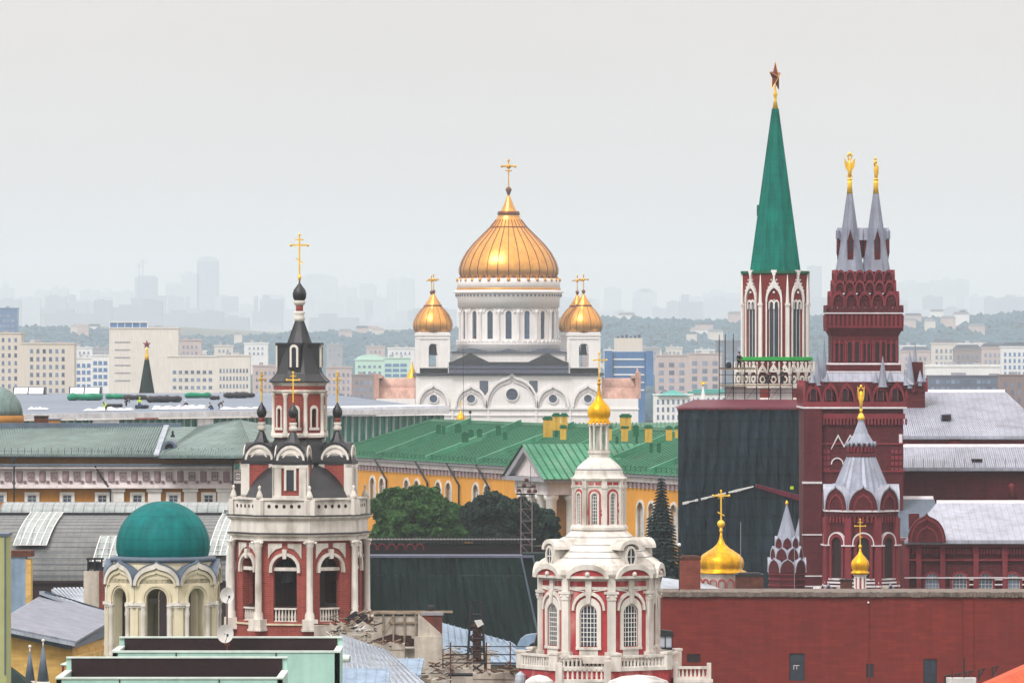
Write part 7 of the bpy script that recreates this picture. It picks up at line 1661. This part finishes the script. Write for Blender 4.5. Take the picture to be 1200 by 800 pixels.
flatroof('metal_roof', 'blue metal roof strip at the bottom beside the mint wall', [(398, 806), (455, 806), (457, 783), (398, 782)], [380, 380, 386, 386], 'blue_metal', 5)
flatroof('metal_roof', 'blue metal roof slope behind the iron lattice frame', [(515, 775), (628, 775), (600, 752), (514, 728)], [450, 450, 468, 468], 'blue_metal', 12)
t = Thing('roof_pipe', 'short round pale vent pipe sticking out beside the mint wall', 'pipe', 405, 392); m = t.mb(); m.tube((-5, 0, 771), (5, -1, 771), 4.5, n=14); m.build('pipe', 'mint_cap'); m = t.mb(); m.tube((5, -1, 771), (5.6, -1, 771), 3.4, n=14); m.build('opening', 'dark_iron')
t = Thing('curved_duct', 'pale blue curved metal duct beside the green sheeting', 'duct', 614, 455)
m = t.mb()
pth = [(0, 775), (-5, 765), (-6, 755), (-1, 746), (9, 742)]
m.prism([(-8, 775), (-8.5, 764), (-7.5, 755), (-4, 748), (2, 743.5), (9, 742), (14, 742), (11, 752), (7, 754), (4.5, 759), (4, 766), (4, 775)], -8, 8)
m.tube((0, 0, 775), (0, 0, ground_row(455)), 8, n=12); m.build('duct', 'blue_metal'); m = t.mb(); m.prism([(13.8, 741.4), (15.2, 741.4), (12.2, 752.6), (10.8, 752.6)], -8.6, 8.6); m.build('mouth', 'silver')
t = Thing('lattice_tower', 'dark rusty iron lattice tower frame standing among the ruined roofs', 'lattice tower', 558, 420)
g = ground_row(420); m = t.mb()
def L4(z): return 11 - 5 * max(0, (790 - z) / 85)
zs = [790, 776, 762, 748, 734, 720, 706]
for sx in (-1, 1):
    for sy in (-1, 1):
        m.tube((sx * 11, 12 + sy * 11, g), (sx * 11, 12 + sy * 11, 790), 1.5)
        for a, b in zip(zs, zs[1:]): m.tube((sx * L4(a), 12 + sy * L4(a), a), (sx * L4(b), 12 + sy * L4(b), b), 1.4)
for a, b in zip(zs, zs[1:]):
    for sy in (-1, 1):
        m.tube((-L4(a), 12 + sy * L4(a), a), (L4(a), 12 + sy * L4(a), a), 1)
        if b > 722: m.tube((-L4(a), 12 + sy * L4(a), a), (L4(b), 12 + sy * L4(b), b), .8); m.tube((L4(a), 12 + sy * L4(a), a), (-L4(b), 12 + sy * L4(b), b), .8)
m.band(shape('seg', 0, 12, 703, 708), shape('seg', 0, 10, 704.6, 708), 5, 7); m.build('lattice', 'dark_iron')
m = t.mb(); m.box(-4, 6, 6, 14, 731, 776); m.build('inner_shaft', 'rust'); m = t.mb(); m.prism([(-2, 727), (6, 726), (9, 731), (2, 735)], 2, 12); m.build('snow_cap', 'canvas_white')
t = Thing('pipe_railing', 'horizontal rusty pipes and railing running towards the crimson terrace', 'railing', 590, 412)
m = t.mb(); [m.tube((-68, y, z), (62, y + 4, z + 1), r_) for y, z, r_ in ((0, 766, .8), (0, 776, .8), (4, 790, 2.2), (10, 757, .6))]; m.build('pipes', 'dark_iron')
m = t.mb(); [m.tube((x, 0, 752), (x, 0, ground_row(412)), .8) for x in (-62, -20, 8, 36, 60)]; m.build('posts', 'rust')
t = Thing('vent_hood', 'small pale vent hood near the bottom of the iron frame', 'vent', 610, 398); m = t.mb(); m.lathe([(1, 786), (6, 790), (7, 796), (7, ground_row(398))], 10, smooth=False); m.build('hood', 'pale_metal')
# orange tiled roof corner and iron brackets at lower right
t = Thing('orange_roof', 'orange tiled roof rising at the bottom right corner', 'roof', 1190, 430)
m = t.mb(); m.slab(wpt(1100, 822, 424), wpt(1300, 822, 424), wpt(1300, 745, 436), wpt(1215, 771, 436), .3); m.world([wpt(1100, 822, 424), wpt(1215, 771, 436), wpt(1130, 822, 440)], [(0, 1, 2)]); m.build('tiles', 'orange_roof'); m = t.mb(); m.box(-55, 110, 6, 160, 824, ground_row(430)); m.build('wall', 'redwall')
for x, lb in ((1110, 'leftmost dark iron bracket on the red wall beside the orange roof'), (1122, 'second iron bracket from the left above the orange roof'), (1135, 'third iron bracket from the left above the orange roof'), (1150, 'fourth iron bracket above the orange roof slope'), (1166, 'fifth iron bracket above the orange roof slope')):
    t = Thing('iron_bracket', lb, 'bracket', x, 495, 'iron brackets on the red wall'); zz = 792 - (x - 1110) * .18
    m = t.mb(); m.tube((-4, 0, zz), (5, 0, zz - 2), .9); m.tube((-3, 0, zz), (-3, 0, zz + 12), .9); m.tube((4, 0, zz - 2), (-3, 0, zz + 9), .8); m.build('arm', 'dark_iron')
t = Thing('covered_ledge', 'low white covered ledge below the red wall beside the orange roof', 'ledge', 1126, 470); m = t.mb(); m.box(-16, 18, 0, 16, 794, ground_row(470)); m.build('ledge', 'canvas_white'); m = t.mb(); [m.tube((x, 3, 784), (x, 3, 796), .6) for x in (-10, 4)]; m.tube((4, 3, 770), (4, 3, 790), .8); m.build('post', 'dark_iron')
